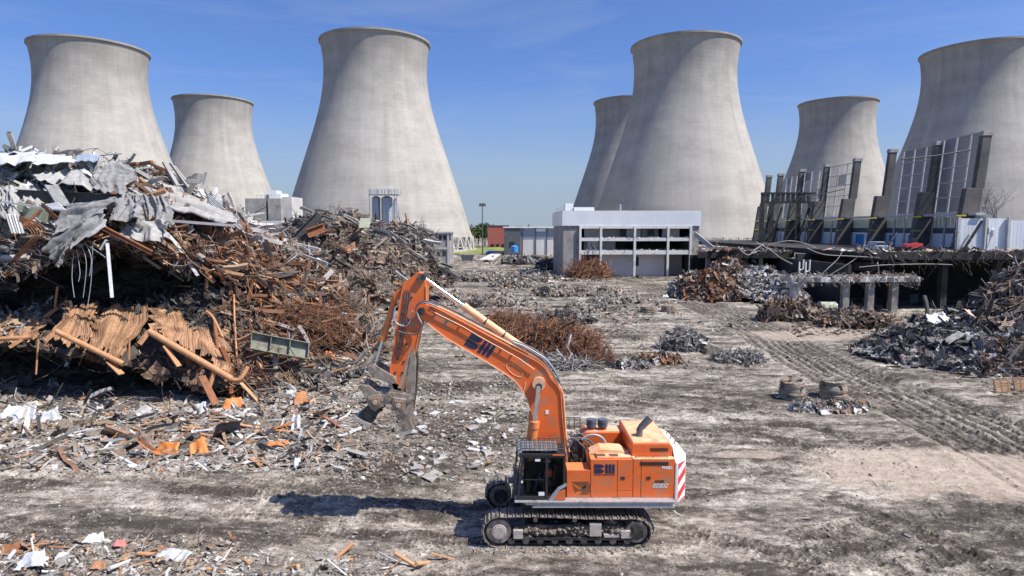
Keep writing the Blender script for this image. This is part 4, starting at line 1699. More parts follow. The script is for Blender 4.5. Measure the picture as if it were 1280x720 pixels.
# bent pale poles over the ledge
BEND = [((1018, 352), (1032, 338), (1046, 325), (1052, 316), 92.5), ((1035, 345), (1060, 330), (1075, 318), (1082, 300), 95.0),
        ((1008, 310), (1030, 318), (1060, 320), (1100, 322), 93.2), ((1074, 334), (1110, 331), (1160, 330), (1190, 331), 93.0),
        ((945, 303), (962, 312), (975, 322), (990, 330), 110), ((925, 312), (935, 319), (944, 312), (955, 305), 112),
        ((960, 306), (985, 301), (1005, 304), (1020, 310), 98), ((1098, 345), (1098, 332), (1097, 330), (1097, 328), 92),
        ((1106, 320), (1113, 303), (1118, 296), (1121, 290), 95.5), ((1160, 345), (1173, 328), (1186, 308), (1198, 290), 93.0)]
for k, (a, b_, c_, d_, Yq) in enumerate(BEND):
    mb = MB()
    mb.tube(smooth_path([P(*a, Yq), P(*b_, Yq - .4), P(*c_, Yq), P(*d_, Yq + .3)], 5), .065 if k not in (4, 5) else .11, 6)
    tag(mb.build('bent_pole', M_CONC if k not in (8, 9) else M_DARK, at=P(*a, Yq)), ['bent pale pole rising from the left end of the ledge', 'long bent pale pole leaning from the ledge up to the deck', 'sagging pale rail along the deck edge above the pipe pairs',
                                                        'straight pale rail running below the deck edge', 'bent pale beam drooping off the left side deck', 'kinked pale beam lying on the left side deck edge',
                                                        'curved pale pole on the deck corner near the gantry', 'short upright pale stake on the ledge', 'thin dark pole leaning on the deck beside the car', 'long dark pole leaning across the basement and white wall'][k], 'pole')

# ------------------------------------------------------------------ the excavator
YN, YF = 23.35, 27.45            # near and far faces of the crawlers
YC = (YN + YF) / 2
EX = thing('excavator', (2.1, YC, 0), 'large orange tracked demolition excavator with raised boom and steel jaws', 'excavator')


def mx(px, Y=23.7):
    return P(px, 600, Y).x


def crawler(y0, y1, near):
    t = bpy.data.objects.new('crawler_track', None)
    COL.objects.link(t)
    t.parent = EX
    x0, x1 = -1.12, 5.32
    rf, rr = .60, .55
    zc = .66
    # belt path: loop
    path = []
    cf, cr_ = (x0 + rf + .02, zc), (x1 - rr - .02, zc - .03)
    for k in range(13):
        a = math.pi / 2 + math.pi * k / 12
        path.append((cf[0] + rf * math.cos(a), cf[1] + rf * math.sin(a)))
    for k in range(1, 20):
        f_ = k / 20
        path.append((cf[0] + (cr_[0] - cf[0]) * f_, .06))
    for k in range(13):
        a = -math.pi / 2 + math.pi * k / 12
        path.append((cr_[0] + rr * math.cos(a), cr_[1] + rr * math.sin(a)))
    for k in range(1, 20):
        f_ = k / 20
        path.append((cr_[0] + (cf[0] - cr_[0]) * f_, 1.20 + .05 * f_ - .03 * math.sin(f_ * math.pi * 2)))
    # resample evenly
    pts = [Vector((p[0], 0, p[1])) for p in path]
    pts.append(pts[0])
    seg = [0]
    for a, b__ in zip(pts[:-1], pts[1:]):
        seg.append(seg[-1] + (b__ - a).length)
    n = 46
    pos = []
    for k in range(n):
        s_ = seg[-1] * k / n
        i = int(np.searchsorted(seg, s_, 'right')) - 1
        i = min(i, len(pts) - 2)
        f_ = (s_ - seg[i]) / max(1e-6, seg[i + 1] - seg[i])
        pos.append(pts[i].lerp(pts[i + 1], f_))
    mb = MB()
    for k in range(n):
        p, q = pos[k], pos[(k + 1) % n]
        d = (q - p)
        nn = Vector((-d.z, 0, d.x)).normalized()      # outward (path runs ccw seen from -y)
        c_ = (p + q) / 2
        if (c_ - Vector((2.1, 0, .63))).dot(nn) < 0:
            nn = -nn
        dd = d.normalized()
        L_ = d.length
        tw = random.uniform(-.01, .01)
        base = p + dd * L_ * .03 + nn * (tw)
        mb.obox(Vector((base.x, y0, base.z)), dd * L_ * .88, (0, y1 - y0, 0), nn * .035)
        for g_ in (.12, .74):
            b_ = base + dd * L_ * g_ + nn * .035
            mb.obox(Vector((b_.x, y0 + .01, b_.z)), dd * L_ * .10, (0, y1 - y0 - .02, 0), nn * .055)
    mb.build('track_shoes', M_TRACK, t)
    for yy in (y0 + .22, y1 - .30):
        mb = MB()
        for k in range(n):
            p, q = pos[k], pos[(k + 1) % n]
            d = q - p
            nn = Vector((-d.z, 0, d.x)).normalized()
            if ((p + q) / 2 - Vector((2.1, 0, .63))).dot(nn) < 0:
                nn = -nn
            b_ = p - nn * .10 + d * .04
            mb.obox(Vector((b_.x, yy, b_.z)), d * .9, (0, .08, 0), nn * .09)
        mb.build('track_chain', M_DARK, t)
    ym = (y0 + y1) / 2
    for nm, c_, r_ in (('sprocket', cf, .47), ('idler', cr_, .42)):
        mb = MB()
        mb.cyl((c_[0], y0 + .12, c_[1]), (c_[0], y1 - .12, c_[1]), r_, 28)
        w = mb.build(nm, M_TRACK, t, bevel=.02)
        mb = MB()
        mb.cyl((c_[0], y0 + .02, c_[1]), (c_[0], y0 + .13, c_[1]), r_ * .62, 28)
        mb.cyl((c_[0], y0 - .02, c_[1]), (c_[0], y0 + .03, c_[1]), r_ * .48, 28)
        for k in range(16):
            a = 2 * math.pi * k / 16
            mb.cyl((c_[0] + r_ * .55 * math.cos(a), y0 + .0, c_[1] + r_ * .55 * math.sin(a)), (c_[0] + r_ * .55 * math.cos(a), y0 + .03, c_[1] + r_ * .55 * math.sin(a)), .02, 6)
        h_ = mb.build('hub', M_HUB if nm == 'sprocket' and near else M_DARK, w)  # far sprocket hub coloured dark to stand in for the shadow there
    for k in range(9):
        x = x0 + 1.1 + k * (x1 - x0 - 2.0) / 8
        mb = MB()
        mb.cyl((x, y0 + .18, .24), (x, y1 - .18, .24), .13, 14)
        mb.build('roller', M_TRACK, t)
    for x in (.9, 2.4, 3.8):
        mb = MB()
        mb.cyl((x, y0 + .2, 1.07), (x, y1 - .2, 1.07), .09, 12)
        mb.build('carrier_roller', M_TRACK, t)
    mb = MB()
    mb.prism([(.0, .34), (4.9, .34), (5.0, .55), (4.7, .78), (3.9, .90), (.5, .90), (.0, .74)], y0 + .16, y1 - .12)
    fr_ = mb.build('track_frame', M_DARK, t, bevel=.02)
    mb = MB()
    if near:
        for (a, b__, z0, z1, yo) in ((.05, .42, .40, .74, .03), (2.95, 3.4, .50, 1.0, .02), (4.15, 4.92, .42, .72, .02), (3.5, 4.1, .44, .56, .05)):
            mb = MB()
            mb.box(a, b__, y0 + yo, y0 + .2, z0, z1)
            mb.build('step_bracket', M_HUB, fr_, bevel=.015)
        mb = MB()
        mb.box(.0, 4.6, y0 + .06, y0 + .16, .33, .44)
        mb.build('guard_rail', M_DARK, fr_)
    # mud on the frame
    sp_ = Soup()
    n_ = 1500
    xx = rng.uniform(.1, 4.9, n_)
    zz = .62 + .34 * vnoise(xx * 2.1, xx * 0, 4) * rng.random(n_) + rng.normal(0, .05, n_)
    pts_ = np.stack([xx, rng.uniform(y0 + .1, y1 - .1, n_), zz], 1)
    sp_.add(pts_, np.tile([0, 0, 1.0], (n_, 1)), {'chunk': 1}, 'brown', .36)
    o_ = sp_.build('caked_mud', tuple(EX.location), None, None, kind='stuff', mat_=M_MUD)
    o_.location = (0, 0, 0)
    o_.parent = t
    return t


crawler(YN, YN + .82, True)
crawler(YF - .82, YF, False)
mb = MB()
mb.prism([(.7, .45), (3.6, .45), (3.9, .8), (3.3, 1.2), (.9, 1.2), (.4, .8)], YN + .75, YF - .75)
mb.build('car_body', M_DARK, EX, bevel=.04)
mb = MB()
mb.cyl((2.1, YC, 1.2), (2.1, YC, 1.62), 1.15, 40)
mb.build('slew_ring', M_DARK, EX)
# upper deck
mb = MB()
mb.prism([(.35, 1.60), (6.25, 1.60), (6.25, 1.88), (.05, 1.88), (.15, 1.68)], YN + .55, YF - .35)
mb.build('slewing_deck', M_DARK, EX, bevel=.02)
# silver catwalk
mb = MB()
mb.prism([(.75, 1.62), (6.18, 1.62), (6.18, 1.72), (.85, 1.72)], YN + .05, YN + .5)
mb.prism([(.10, 1.84), (6.18, 1.84), (6.18, 1.90), (.10, 1.90)], YN + .0, YN + .55)
mb.prism([(.55, 1.725), (6.16, 1.725), (6.16, 1.835), (.42, 1.835)], YN + .08, YN + .5)
cw = mb.build('catwalk', M_SILVER, EX, bevel=.008)
mb = MB()
for k in range(60):
    x = .5 + k * .094
    mb.obox((x, YN + .065, 1.745), (.05, 0, .03), (0, .02, 0), (0, 0, .04))
mb.build('tread_plate', M_GALV, cw)

YS = YN + .35       # near side of the house
H = lambda px, py, Y=YS: XZ(px, py, Y)
zb = 1.905


def panel(name, x0, x1, z0, z1, m=None, ins=.0):
    mb = MB()
    mb.box(x0, x1, YS + ins, YS + ins + .05, z0, z1)
    return mb.build(name, m or M_ORANGE, EX, bevel=.012)


xB = [mx(708), mx(738), mx(771.5), mx(791), mx(843)]
zt1 = 3.40
# solid house core behind the side panels
hc = MB()
hc.box(xB[1] + .01, xB[4], YS + .06, YN + 1.25, zb, zt1 - .02)
hc.box(xB[0] + .02, xB[1], YS + .06, YN + 1.2, zb, 2.98)
hc.box(xB[2], xB[4], YN + 1.3, YF - .4, zb, 3.1)
house = hc.build('house_body', M_ORANGE2, EX, bevel=.02)
panel('side_panel', xB[0] + .01, xB[1] - .01, zb, 2.98)
panel('side_panel', xB[1] + .01, xB[2] - .01, zb, zt1)
dr = panel('service_door', xB[2] + .01, xB[3] - .01, zb + .28, zt1)
panel('side_panel', xB[2] + .01, xB[3] - .01, zb, zb + .265)
panel('side_panel', xB[3] + .01, xB[3] + .30, zb, zt1)
dr2 = panel('service_door', xB[3] + .32, xB[4] - .02, zb, zt1)
for (x, d_) in ((xB[2] + .14, dr), (xB[3] + .52, dr2)):
    mb = MB()
    mb.box(x, x + .16, YS - .018, YS + .002, 2.62, 2.74)
    mb.build('latch', M_DARK, d_, bevel=.008)
# vents
for (x0, x1, z0, z1, n_) in ((xB[3] + .28, xB[4] - .18, 3.18, 3.32, 22),):
    for k in range(n_):
        pass
mb = MB()
for k in range(26):
    x = xB[3] + .27 + k * (xB[4] - xB[3] - .5) / 26
    mb.box(x, x + .030, YS - .012, YS + .004, 3.17, 3.31)
mb.build('louvre', M_BLACKPL, dr2)
# triangular lattice openings near the cab
mb = MB()
for tri in (((714, 602), (737, 602), (730, 611)), ((722, 613), (738, 603.5), (738, 616)), ((716, 606), (724, 612), (719, 616)), ((724, 618), (730, 614), (737, 618))):
    mb.prism([H(*p) for p in tri], YS - .008, YS + .01)
mb.build('grille_opening', mat('brown_mesh', (.14, .05, .02), (.2, .08, .03), 8, .7, bump=.3), EX)
# brand bars: B from two pairs of bars, then three uprights
def logo(x0, z0, w, h, y, name, par, shear=0.0, ang=0.0, o=None):
    mb = MB()
    def rr(a0, a1, b0, b1, rnd='r'):
        r_ = min(a1 - a0, b1 - b0) * .42
        pts = []
        if rnd == 'r':      # rounded on the right
            pts = [(a0, b0), (a1 - r_, b0), (a1 - r_ * .3, b0 + r_ * .3), (a1, b0 + r_), (a1, b1 - r_), (a1 - r_ * .3, b1 - r_ * .3), (a1 - r_, b1), (a0, b1)]
        else:               # rounded on top
            pts = [(a0, b0), (a1, b0), (a1, b1 - r_), (a1 - r_ * .3, b1 - r_ * .3), (a1 - r_, b1), (a0 + r_, b1), (a0 + r_ * .3, b1 - r_ * .3), (a0, b1 - r_)]
        out = []
        for a, b__ in pts:
            u, v = a * w + shear * b__ * h, b__ * h
            out.append((x0 + u * math.cos(ang) - v * math.sin(ang), z0 + u * math.sin(ang) + v * math.cos(ang)))
        mb.prism(out, y - .006, y + .003)
    rr(0, .47, .53, 1.0)
    rr(0, .47, 0, .47)
    rr(.53, .66, 0, 1, 't')
    rr(.695, .825, 0, 1, 't')
    rr(.86, .99, 0, 1, 't')
    return mb.build(name, M_NAVY, par)


logo(mx(742.5), 2.86, mx(768.5) - mx(742.5), .36, YS - .004, 'emblem', EX)
mb = MB()
x = mx(742.5)
while x < mx(768):
    w_ = random.uniform(.03, .07)
    mb.box(x, x + w_, YS - .008, YS + .002, 2.79, 2.82)
    x += w_ + .018
mb.build('small_lettering', M_NAVY, EX)


def text(body, x, z, size, m_, y, par, name, ang=0, bold=.004, sx=1.0, shear=0.0):
    cu = bpy.data.curves.new(name, 'FONT')
    cu.body = body
    cu.size = size
    cu.extrude = .003
    cu.offset = bold
    cu.shear = shear
    o_ = bpy.data.objects.new(name, cu)
    COL.objects.link(o_)
    bpy.context.view_layer.update()
    dg = bpy.context.evaluated_depsgraph_get()
    me = bpy.data.meshes.new_from_object(o_.evaluated_get(dg))
    bpy.data.objects.remove(o_)
    o_ = bpy.data.objects.new(name, me)
    COL.objects.link(o_)
    M_ = Matrix.Rotation(-ang, 4, 'Y') @ Matrix.Rotation(R(90), 4, 'X') @ Matrix.Scale(sx, 4, (1, 0, 0))
    me.transform(M_)
    root = EX.location
    me.transform(Matrix.Translation((x - root.x, y - root.y, z - root.z)))
    me.materials.clear()
    me.materials.append(m_)
    o_.parent = par
    return o_


text('BM231', mx(827), 3.03, .145, M_WHITE, YS - .006, dr2, 'lettering', bold=.008)
text('ZAXIS', mx(818.5), 2.50, .125, M_BLACKPL, YS - .006, dr2, 'lettering', bold=.006, shear=.15)
text('890LC', mx(816), 2.30, .20, M_WHITE, YS - .006, dr2, 'lettering', bold=.014, shear=.35)
text('890LC', mx(816) + .015, 2.305, .19, M_DARK, YS - .010, dr2, 'lettering', bold=-.004, shear=.35)

# engine hood: raised block at the rear
hx0, hx1 = mx(790) , mx(842)
hz = 3.92
yh0 = YS + .30
mb = MB()
mb.prism([(hx0 + .02, zt1 + .003), (hx1, zt1 + .003), (hx1, hz - .14), (hx1 - .10, hz), (hx0 + .08, hz), (hx0 + .02, hz - .06)], yh0, YF - .45)
hood = mb.build('engine_hood', [M_ORANGE], EX, bevel=.03)
mb = MB()
mb.box(hx0 + .10, hx1 - .12, yh0 + .08, YF - .55, hz + .002, hz + .02)
mb.build('hood_top_panel', M_ORTOP, hood, bevel=.01)
mb = MB()
mb.box(xB[3], xB[4], YS + .0, yh0 - .002, zt1 + .003, zt1 + .025)
mb.build('hood_ledge', M_ORTOP, EX)
mb = MB()
for k in range(14):
    x = hx1 - .85 + k * .05
    mb.box(x, x + .026, yh0 - .012, yh0 + .004, 3.62, 3.76)
mb.build('louvre', M_BLACKPL, hood)
mb = MB()
mb.tube([(xB[3] + .12, YS + .15, 3.48), (xB[4] - .25, YS + .15, 3.48)], .018, 6)
for x in (xB[3] + .12, (xB[3] + xB[4]) / 2, xB[4] - .25):
    mb.tube([(x, YS + .15, 3.40), (x, YS + .15, 3.48)], .018, 6)
mb.build('handrail', M_DARK, EX)
# exhaust
ex_ = (mx(799, yh0 + .7), yh0 + .85)
mb = MB()
ex_x = P(799, 560, yh0 + .85).x
mb.tube([(ex_x, ex_[1], hz), (ex_x, ex_[1], hz + .28), (ex_x + .08, ex_[1], hz + .40), (ex_x + .40, ex_[1], hz + .74)], [.13, .13, .14, .155], 16, closed=False)
mb.build('exhaust_pipe', mat('exhaust_steel', (.13, .14, .16), (.22, .23, .26), 4, .5, metal=.6, bump=.1), EX)
# middle region: lower dark engine bay between near body and far tank
mb = MB()
mb.box(xB[1] + .25, hx0, YS + .15, YN + 1.3, zt1 - .015, zt1 + .06)
mb.prism([(xB[1] + .05, zt1 - .01), (hx0 - .05, zt1 - .01), (hx0 - .3, zt1 + .16), (xB[1] + .45, zt1 + .22)], YS + .55, YN + 1.7)
mb.build('valve_cover', M_ORTOP, EX, bevel=.02)
mb = MB()
for (a, b__, c1_, c2_) in ((3.35, 3.7, 0, .12), (3.35, 3.7, .17, .29), (3.85, 4.2, 0, .12), (3.85, 4.2, .17, .29)):
    mb.box(a - .1, b__ - .1, YS + .18 + c1_, YS + .18 + c2_, zt1 + .06, zt1 + .068)
mb.build('anti_slip_pad', M_BLACKPL, EX)
mb = MB()
mb.prism([(2.95, zb), (4.75, zb), (4.75, 3.55), (4.55, 3.68), (3.1, 3.68), (2.95, 3.55)], YF - 1.35, YF - .35)
tank = mb.build('fuel_tank', M_ORANGE, EX, bevel=.03)
mb = MB()
mb.box(3.15, 4.65, YF - 1.25, YF - .45, 3.683, 3.70)
mb.build('tank_top', M_ORTOP, tank)
mb = MB()
mb.prism([(4.75, zb), (6.2, zb), (6.2, 3.7), (4.78, 3.7)], YF - .45, YF - .35)
mb.build('side_panel', M_ORANGE, EX)
# two pre-cleaners
for i, px in enumerate((739, 753)):
    c_ = P(px, 545, YF - 1.0)
    z0 = 3.68
    mb = MB()
    mb.cyl((c_.x, YF - 1.0, z0), (c_.x, YF - 1.0, z0 + .22), .10, 16)
    mb.cyl((c_.x, YF - 1.0, z0 + .02), (c_.x, YF - 1.0, z0 + .08), .17, 20)
    q = mb.build('air_cleaner', M_ORANGE, EX)
    mb = MB()
    mb.cyl((c_.x, YF - 1.0, z0 + .14), (c_.x, YF - 1.0, z0 + .30), .21, 20)
    mb.cyl((c_.x, YF - 1.0, z0 + .33), (c_.x, YF - 1.0, z0 + .47), .21, 20)
    mb.cyl((c_.x, YF - 1.0, z0 + .30), (c_.x, YF - 1.0, z0 + .33), .17, 20)
    mb.build('filter_bowl', mat('grey_cap%s' % 'ab'[i], (.07, .08, .10), (.12, .14, .17), 4, .35, bump=0), q)
# far-side muddy toolbox and steps, handrails
mb = MB()
mb.box(2.0, 2.95, YF - .95, YF - .35, 2.3, 3.3)
mb.box(1.3, 2.0, YF - .85, YF - .35, 1.9, 2.7)
mb.build('tool_box', M_MUD, EX, bevel=.03)
mb = MB()
for k in range(5):
    x = 2.0 + k * .24
    mb.tube([(x, YF - .3, 3.2), (x, YF - .3, 4.0)], .018, 5)
for z in (3.6, 4.0):
    mb.tube([(1.95, YF - .3, z), (2.98, YF - .3, z)], .022, 5)
    mb.tube([(1.95, YF - .3, z), (1.95, YF - .95, z), (1.95, YF - .95, z - .4)], .022, 5)
mb.build('handrail', M_DARK, EX)
mb = MB()
for (x, y, s_) in ((2.3, YF - .8, .3), (2.6, YF - .6, .22), (2.15, YF - .5, .2), (2.75, YF - .85, .18)):
    mb.cyl((x, y, 3.3), (x, y, 3.3 + s_), s_ * .6, 10)
mb.build('filter_canister', M_HUB, EX)
# pump / valve clutter in the bay between cab and hood
mb = MB()
for k in range(26):
    x, y, z = random.uniform(1.95, 3.3), random.uniform(YN + 1.3, YF - 1.5), random.uniform(2.5, 3.1)
    s_ = random.uniform(.06, .2)
    mb.box(x, x + s_, y, y + s_, z, z + s_)
mb.box(1.6, 4.6, YN + 1.35, YF - 1.4, zb, 2.6)
mb.build('valve_block', M_DARK, EX, bevel=.01)
for k in range(9):
    x, y = random.uniform(1.9, 2.5), random.uniform(YN + 1.3, YF - 1.6)
    mb = MB()
    x2 = x + random.uniform(.4, 1.1)
    mb.tube(smooth_path([(x, y, 2.6), (x + .05, y, 3.25 + .2 * random.random()), ((x + x2) / 2, y + .1, 3.55 + random.random() * .25), (x2, y + .2, 3.3), (x2 + .05, y + .25, 2.7)], 5), .035, 7)
    mb.build('hose', M_HOSE, EX)
mb = MB()
x_, y_ = P(741, 570, YN + 1.6).x, YN + 1.6
pts = [Vector((x_ + .52 * math.cos(a), y_, 3.55 + .42 * math.sin(a))) for a in np.linspace(R(150), R(-70), 14)]
mb.tube(pts, .035, 7)
mb.build('hose', M_GALV, EX)

# counterweight: rounded corners, stripes on the near corner
cwx0, cwx1 = xB[4] + .02, 6.86
mb = MB()
pl = [(cwx0, YS + .02), (cwx0 + .12, YS + .02), (cwx1 - .12, YS + .42), (cwx1 + .05, YS + 1.0), (cwx1 + .05, YF - 1.35), (cwx1 - .12, YF - .75), (cwx0 + .12, YF - .37), (cwx0, YF - .37)]
mb.prism_z(pl, 1.66, 3.28)
cwt = mb.build('counterweight', M_CREAM, EX, bevel=.04)
mb = MB()
# sloping top
b0 = [(cwx0, YS + .05), (cwx0 + .12, YS + .05), (cwx1 - .13, YS + .45), (cwx1 + .02, YS + 1.0), (cwx1 + .02, YF - 1.35), (cwx1 - .13, YF - .77), (cwx0 + .12, YF - .4), (cwx0, YF - .4)]
tp = [(cwx0, YS + .45), (cwx0 + .05, YS + .5), (cwx1 - .42, YS + .8), (cwx1 - .36, YS + 1.2), (cwx1 - .36, YF - 1.5), (cwx1 - .42, YF - 1.1), (cwx0 + .05, YF - .9), (cwx0, YF - .85)]
vs = [(x, y, 3.285) for x, y in b0] + [(x, y, 3.72) for x, y in tp]
n = 8
mb.add(vs, [tuple(range(7, -1, -1)), tuple(range(8, 16))] + [(i, (i + 1) % n, (i + 1) % n + n, i + n) for i in range(n)])
ct = mb.build('counterweight_top', M_CREAM, cwt, bevel=.03)
mb = MB()
for k in range(4):
    x, y = cwx0 + .18, YS + .9 + k * .62
    mb.tube([(x, y, 3.72), (x, y, 3.82), (x + .22, y, 3.82), (x + .22, y, 3.72)], .022, 6)
mb.build('lifting_eye', M_DARK, ct)
# red and white stripes lie on the chamfer face between pl[1] and pl[2]
A, B_ = Vector((pl[1][0], pl[1][1], 0)), Vector((pl[2][0], pl[2][1], 0))
A2 = Vector((pl[0][0] - .0, pl[0][1], 0))
uu = (B_ - A)
LW = uu.length
uu.normalize()
nn = Vector((uu.y, -uu.x, 0))
ws_ = MB()


def on_face(u, z, off):
    p = A + uu * u + nn * off
    return (p.x, p.y, z)


ws_.add([on_face(.02, 1.72, .006), on_face(LW - .02, 1.72, .006), on_face(LW - .02, 3.24, .006), on_face(.02, 3.24, .006)], [(0, 1, 2, 3)])
ws_.build('white_marking', M_WHITE, cwt)
rs_ = MB()
bw = .30
for k in range(-1, 4):
    zz = 1.66 + k * 2 * bw + .12
    c4 = [(.02, zz), (LW - .02, zz + .33), (LW - .02, zz + .33 + bw), (.02, zz + bw)]
    # clip to range
    c4 = [(u, min(max(z, 1.725), 3.235)) for u, z in c4]
    if c4[2][1] - c4[1][1] < .01 and c4[3][1] - c4[0][1] < .01:
        continue
    rs_.add([on_face(u, z, .010) for u, z in c4], [(0, 1, 2, 3)])
rs_.build('red_stripe', M_REDST, cwt)

# ---- cab
ya, yb = YN + .10, YN + 1.32
cx0, cx1 = mx(645, ya), mx(707, ya)
cz = 3.72
cab = bpy.data.objects.new('cab', None)
COL.objects.link(cab)
cab.parent = EX
mb = MB()
mb.prism([(cx0 + .05, zb), (cx1, zb), (cx1, zb + .16), (cx0 + .05, zb + .16)], ya, yb)
mb.box(cx0 + .3, cx1, yb - .05, yb, zb + .16, cz - .1)
mb.box(cx1 - .06, cx1, ya, yb - .05, zb + .16, cz - .1)
mb.build('cab_shell', M_BLACKPL, cab, bevel=.02)
fw = cx0 + .16


def cpillar(p, q, w=.07):
    mb = MB()
    mb.bar(p, q, w, w, up=(0, 1, 0))
    return mb.build('pillar', M_BLACKPL, cab, bevel=.01)


for yy in (ya + .03, yb - .04):
    cpillar((cx0 + .08, yy, zb + .1), (fw + .10, yy, cz - .12), .09)
    cpillar((cx1 - .72, yy, zb + .1), (cx1 - .72, yy, cz - .12), .09)
    cpillar((cx1 - .05, yy, zb + .1), (cx1 - .05, yy, cz - .12), .09)
    cpillar((fw + .1, yy, cz - .12), (cx1 - .05, yy, cz - .12), .09)
    cpillar((cx0 + .16, yy, 2.70), (cx1 - .72, yy, 2.70), .035)
mb = MB()
mb.add([(cx0 + .12, ya + .02, zb + .15), (cx1 - .05, ya + .02, zb + .15), (cx1 - .05, ya + .02, cz - .12), (fw + .1, ya + .02, cz - .12)], [(0, 1, 2, 3)])
mb.build('side_window', M_GLASS, cab)
mb = MB()
mb.add([(cx0 + .06, ya + .05, zb + .15), (cx0 + .06, yb - .05, zb + .15), (fw + .08, yb - .05, cz - .12), (fw + .08, ya + .05, cz - .12)], [(0, 1, 2, 3)])
mb.build('windscreen', M_GLASS, cab)
# rear lower corner: orange with silver swoosh
mb = MB()
mb.prism([(cx1 - .68, zb + .02), (cx1 - .01, zb + .02), (cx1 - .01, zb + .44), (cx1 - .45, zb + .28)], ya - .03, ya + .06)
mb.build('corner_panel', M_ORANGE, cab, bevel=.01)
mb = MB()
sw = [(691, 626), (699, 613), (708, 607), (708, 603.5), (697, 609), (688, 620), (686, 626)]
mb.prism([XZ(a, b__, ya) for a, b__ in sw], ya - .045, ya - .01)
mb.build('silver_trim', M_GALV, cab)
# roof and FOPS guard
mb = MB()
mb.prism([(fw - .04, cz - .10), (cx1 + .02, cz - .10), (cx1 + .02, cz), (fw + .1, cz + .02), (fw - .06, cz - .05)], ya - .03, yb + .02)
rf_ = mb.build('roof', M_BLACKPL, cab, bevel=.03)
mb = MB()
mb.box(cx0 + .95, cx0 + 1.30, ya + .1, yb - .15, cz + .03, cz + .05)
mb.build('roof_hatch', M_GALV, rf_, bevel=.01)
mb = MB()
gz_ = cz + .20
for k in range(11):
    x = cx0 + .05 + k * (cx1 - cx0 - .1) / 10
    mb.tube([(x, ya + .0, gz_ - (.06 if k in (0, 10) else 0)), (x, yb, gz_ - (.06 if k in (0, 10) else 0))], .014, 5)
for k in range(5):
    y = ya + (yb - ya) * k / 4
    mb.tube([(cx0 - .02, y, gz_ - .10), (cx0 + .2, y, gz_), (cx1 - .1, y, gz_), (cx1, y, cz)], .017 if k in (0, 4) else .012, 5)
mb.build('roof_guard', M_DARK, cab)
mb = MB()
mb.box(cx0 + .02, cx1 - .3, ya + .02, yb - .02, cz + .10, cz + .115)
mb.build('guard_plate', mat('smoked_grey', (.12, .125, .13), (.24, .25, .26), 2, .4, bump=.1), cab)
# front guard bars
mb = MB()
for k in range(6):
    y = ya + .05 + (yb - ya - .1) * k / 5
    mb.tube([(cx0 - .10, y, zb + .05), (cx0 - .02, y, 2.9), (cx0 + .06, y, gz_ - .1)], .016, 5)
for z in (2.2, 2.6, 3.0, 3.4):
    x = cx0 - .09 + (z - 1.9) * .085
    mb.tube([(x, ya, z), (x, yb, z)], .016, 5)
mb.build('front_guard', M_DARK, cab)
for (x, y) in ((cx0 + .12, ya), (cx0 + .12, yb - .1)):
    mb = MB()
    mb.box(x - .05, x + .1, y, y + .16, cz + .02, cz + .15)
    mb.build('work_light', M_GALV, cab, bevel=.01)
mb = MB()
mb.prism([(cx1 - .50, cz - .06), (cx1 - .05, cz - .06), (cx1 - .05, cz - .01), (cx1 - .50, cz - .01)], ya - .045, ya - .03)
mb.build('orange_label', M_ORANGE, cab)
mb = MB()
mb.box(cx0 + .72, cx0 + .92, ya + .0, ya + .015, 3.42, 3.52)
mb.box(cx1 - 1.02, cx1 - .80, ya + .0, ya + .015, 2.08, 2.22)
mb.cyl((cx0 + .22, ya + .0, 2.62), (cx0 + .22, ya + .015, 2.62), .05, 16)
mb.build('window_sticker', M_WHITE, cab)
# seat + console
mb = MB()
sx_ = cx0 + .95
mb.box(sx_ - .02, sx_ + .5, ya + .35, ya + .85, zb + .42, zb + .56)
mb.prism([(sx_ + .40, zb + .5), (sx_ + .52, zb + .5), (sx_ + .66, zb + 1.25), (sx_ + .54, zb + 1.27)], ya + .36, ya + .84)
mb.box(sx_ + .05, sx_ + .4, ya + .42, ya + .78, zb + .16, zb + .42)
mb.build('seat', M_SEAT, cab, bevel=.03)
mb = MB()
mb.box(sx_ - .05, sx_ + .4, ya + .20, ya + .30, zb + .55, zb + .72)
mb.box(sx_ - .55, sx_ - .4, ya + .3, ya + .9, zb + .2, zb + .9)
mb.build('console', M_BLACKPL, cab, bevel=.02)

# ---- boom (profile from side, thickness in y)
YB0, YB1 = YC - .46, YC + .46
Bp = lambda px, py: XZ(px, py, YB0)
boom_px = [(707, 585), (707, 562), (705, 541), (703, 522), (701, 490), (696, 481), (689, 474), (682, 461), (673, 453), (653, 442), (622, 426), (583, 405), (552, 388.5), (538, 382), (530, 381), (524, 384), (521.5, 390), (524, 396),
           (532, 403), (558, 423), (583, 438), (609, 453), (634, 469), (644, 477), (652, 487), (658, 497), (663, 511), (667, 524), (669, 540), (667, 560), (668, 590)]
mb = MB()
mb.prism([Bp(*p) for p in boom_px], YB0 + .03, YB1 - .03)
boom = mb.build('boom', M_ORANGE, EX, bevel=.012)
# flange edges: thin strip around the profile, proud on both faces
def flange(pts, y0, y1, th, name, m_, par):
    mb = MB()
    P_ = [Vector((p[0], 0, p[1])) for p in pts]
    for a, b__ in zip(P_[:-1], P_[1:]):
        d = b__ - a
        nn = Vector((-d.z, 0, d.x)).normalized()
        mb.obox(Vector((a.x, y0, a.z)) - nn * th / 2, d, (0, y1 - y0, 0), nn * th)
    return mb.build(name, m_, par)


flange([Bp(*p) for p in boom_px[18:30]], YB0 - .02, YB1 + .02, .035, 'lower_flange', M_ORTOP, boom)
flange([Bp(*p) for p in boom_px[1:14]], YB0 - .02, YB1 + .02, .035, 'upper_flange', M_ORANGE2, boom)
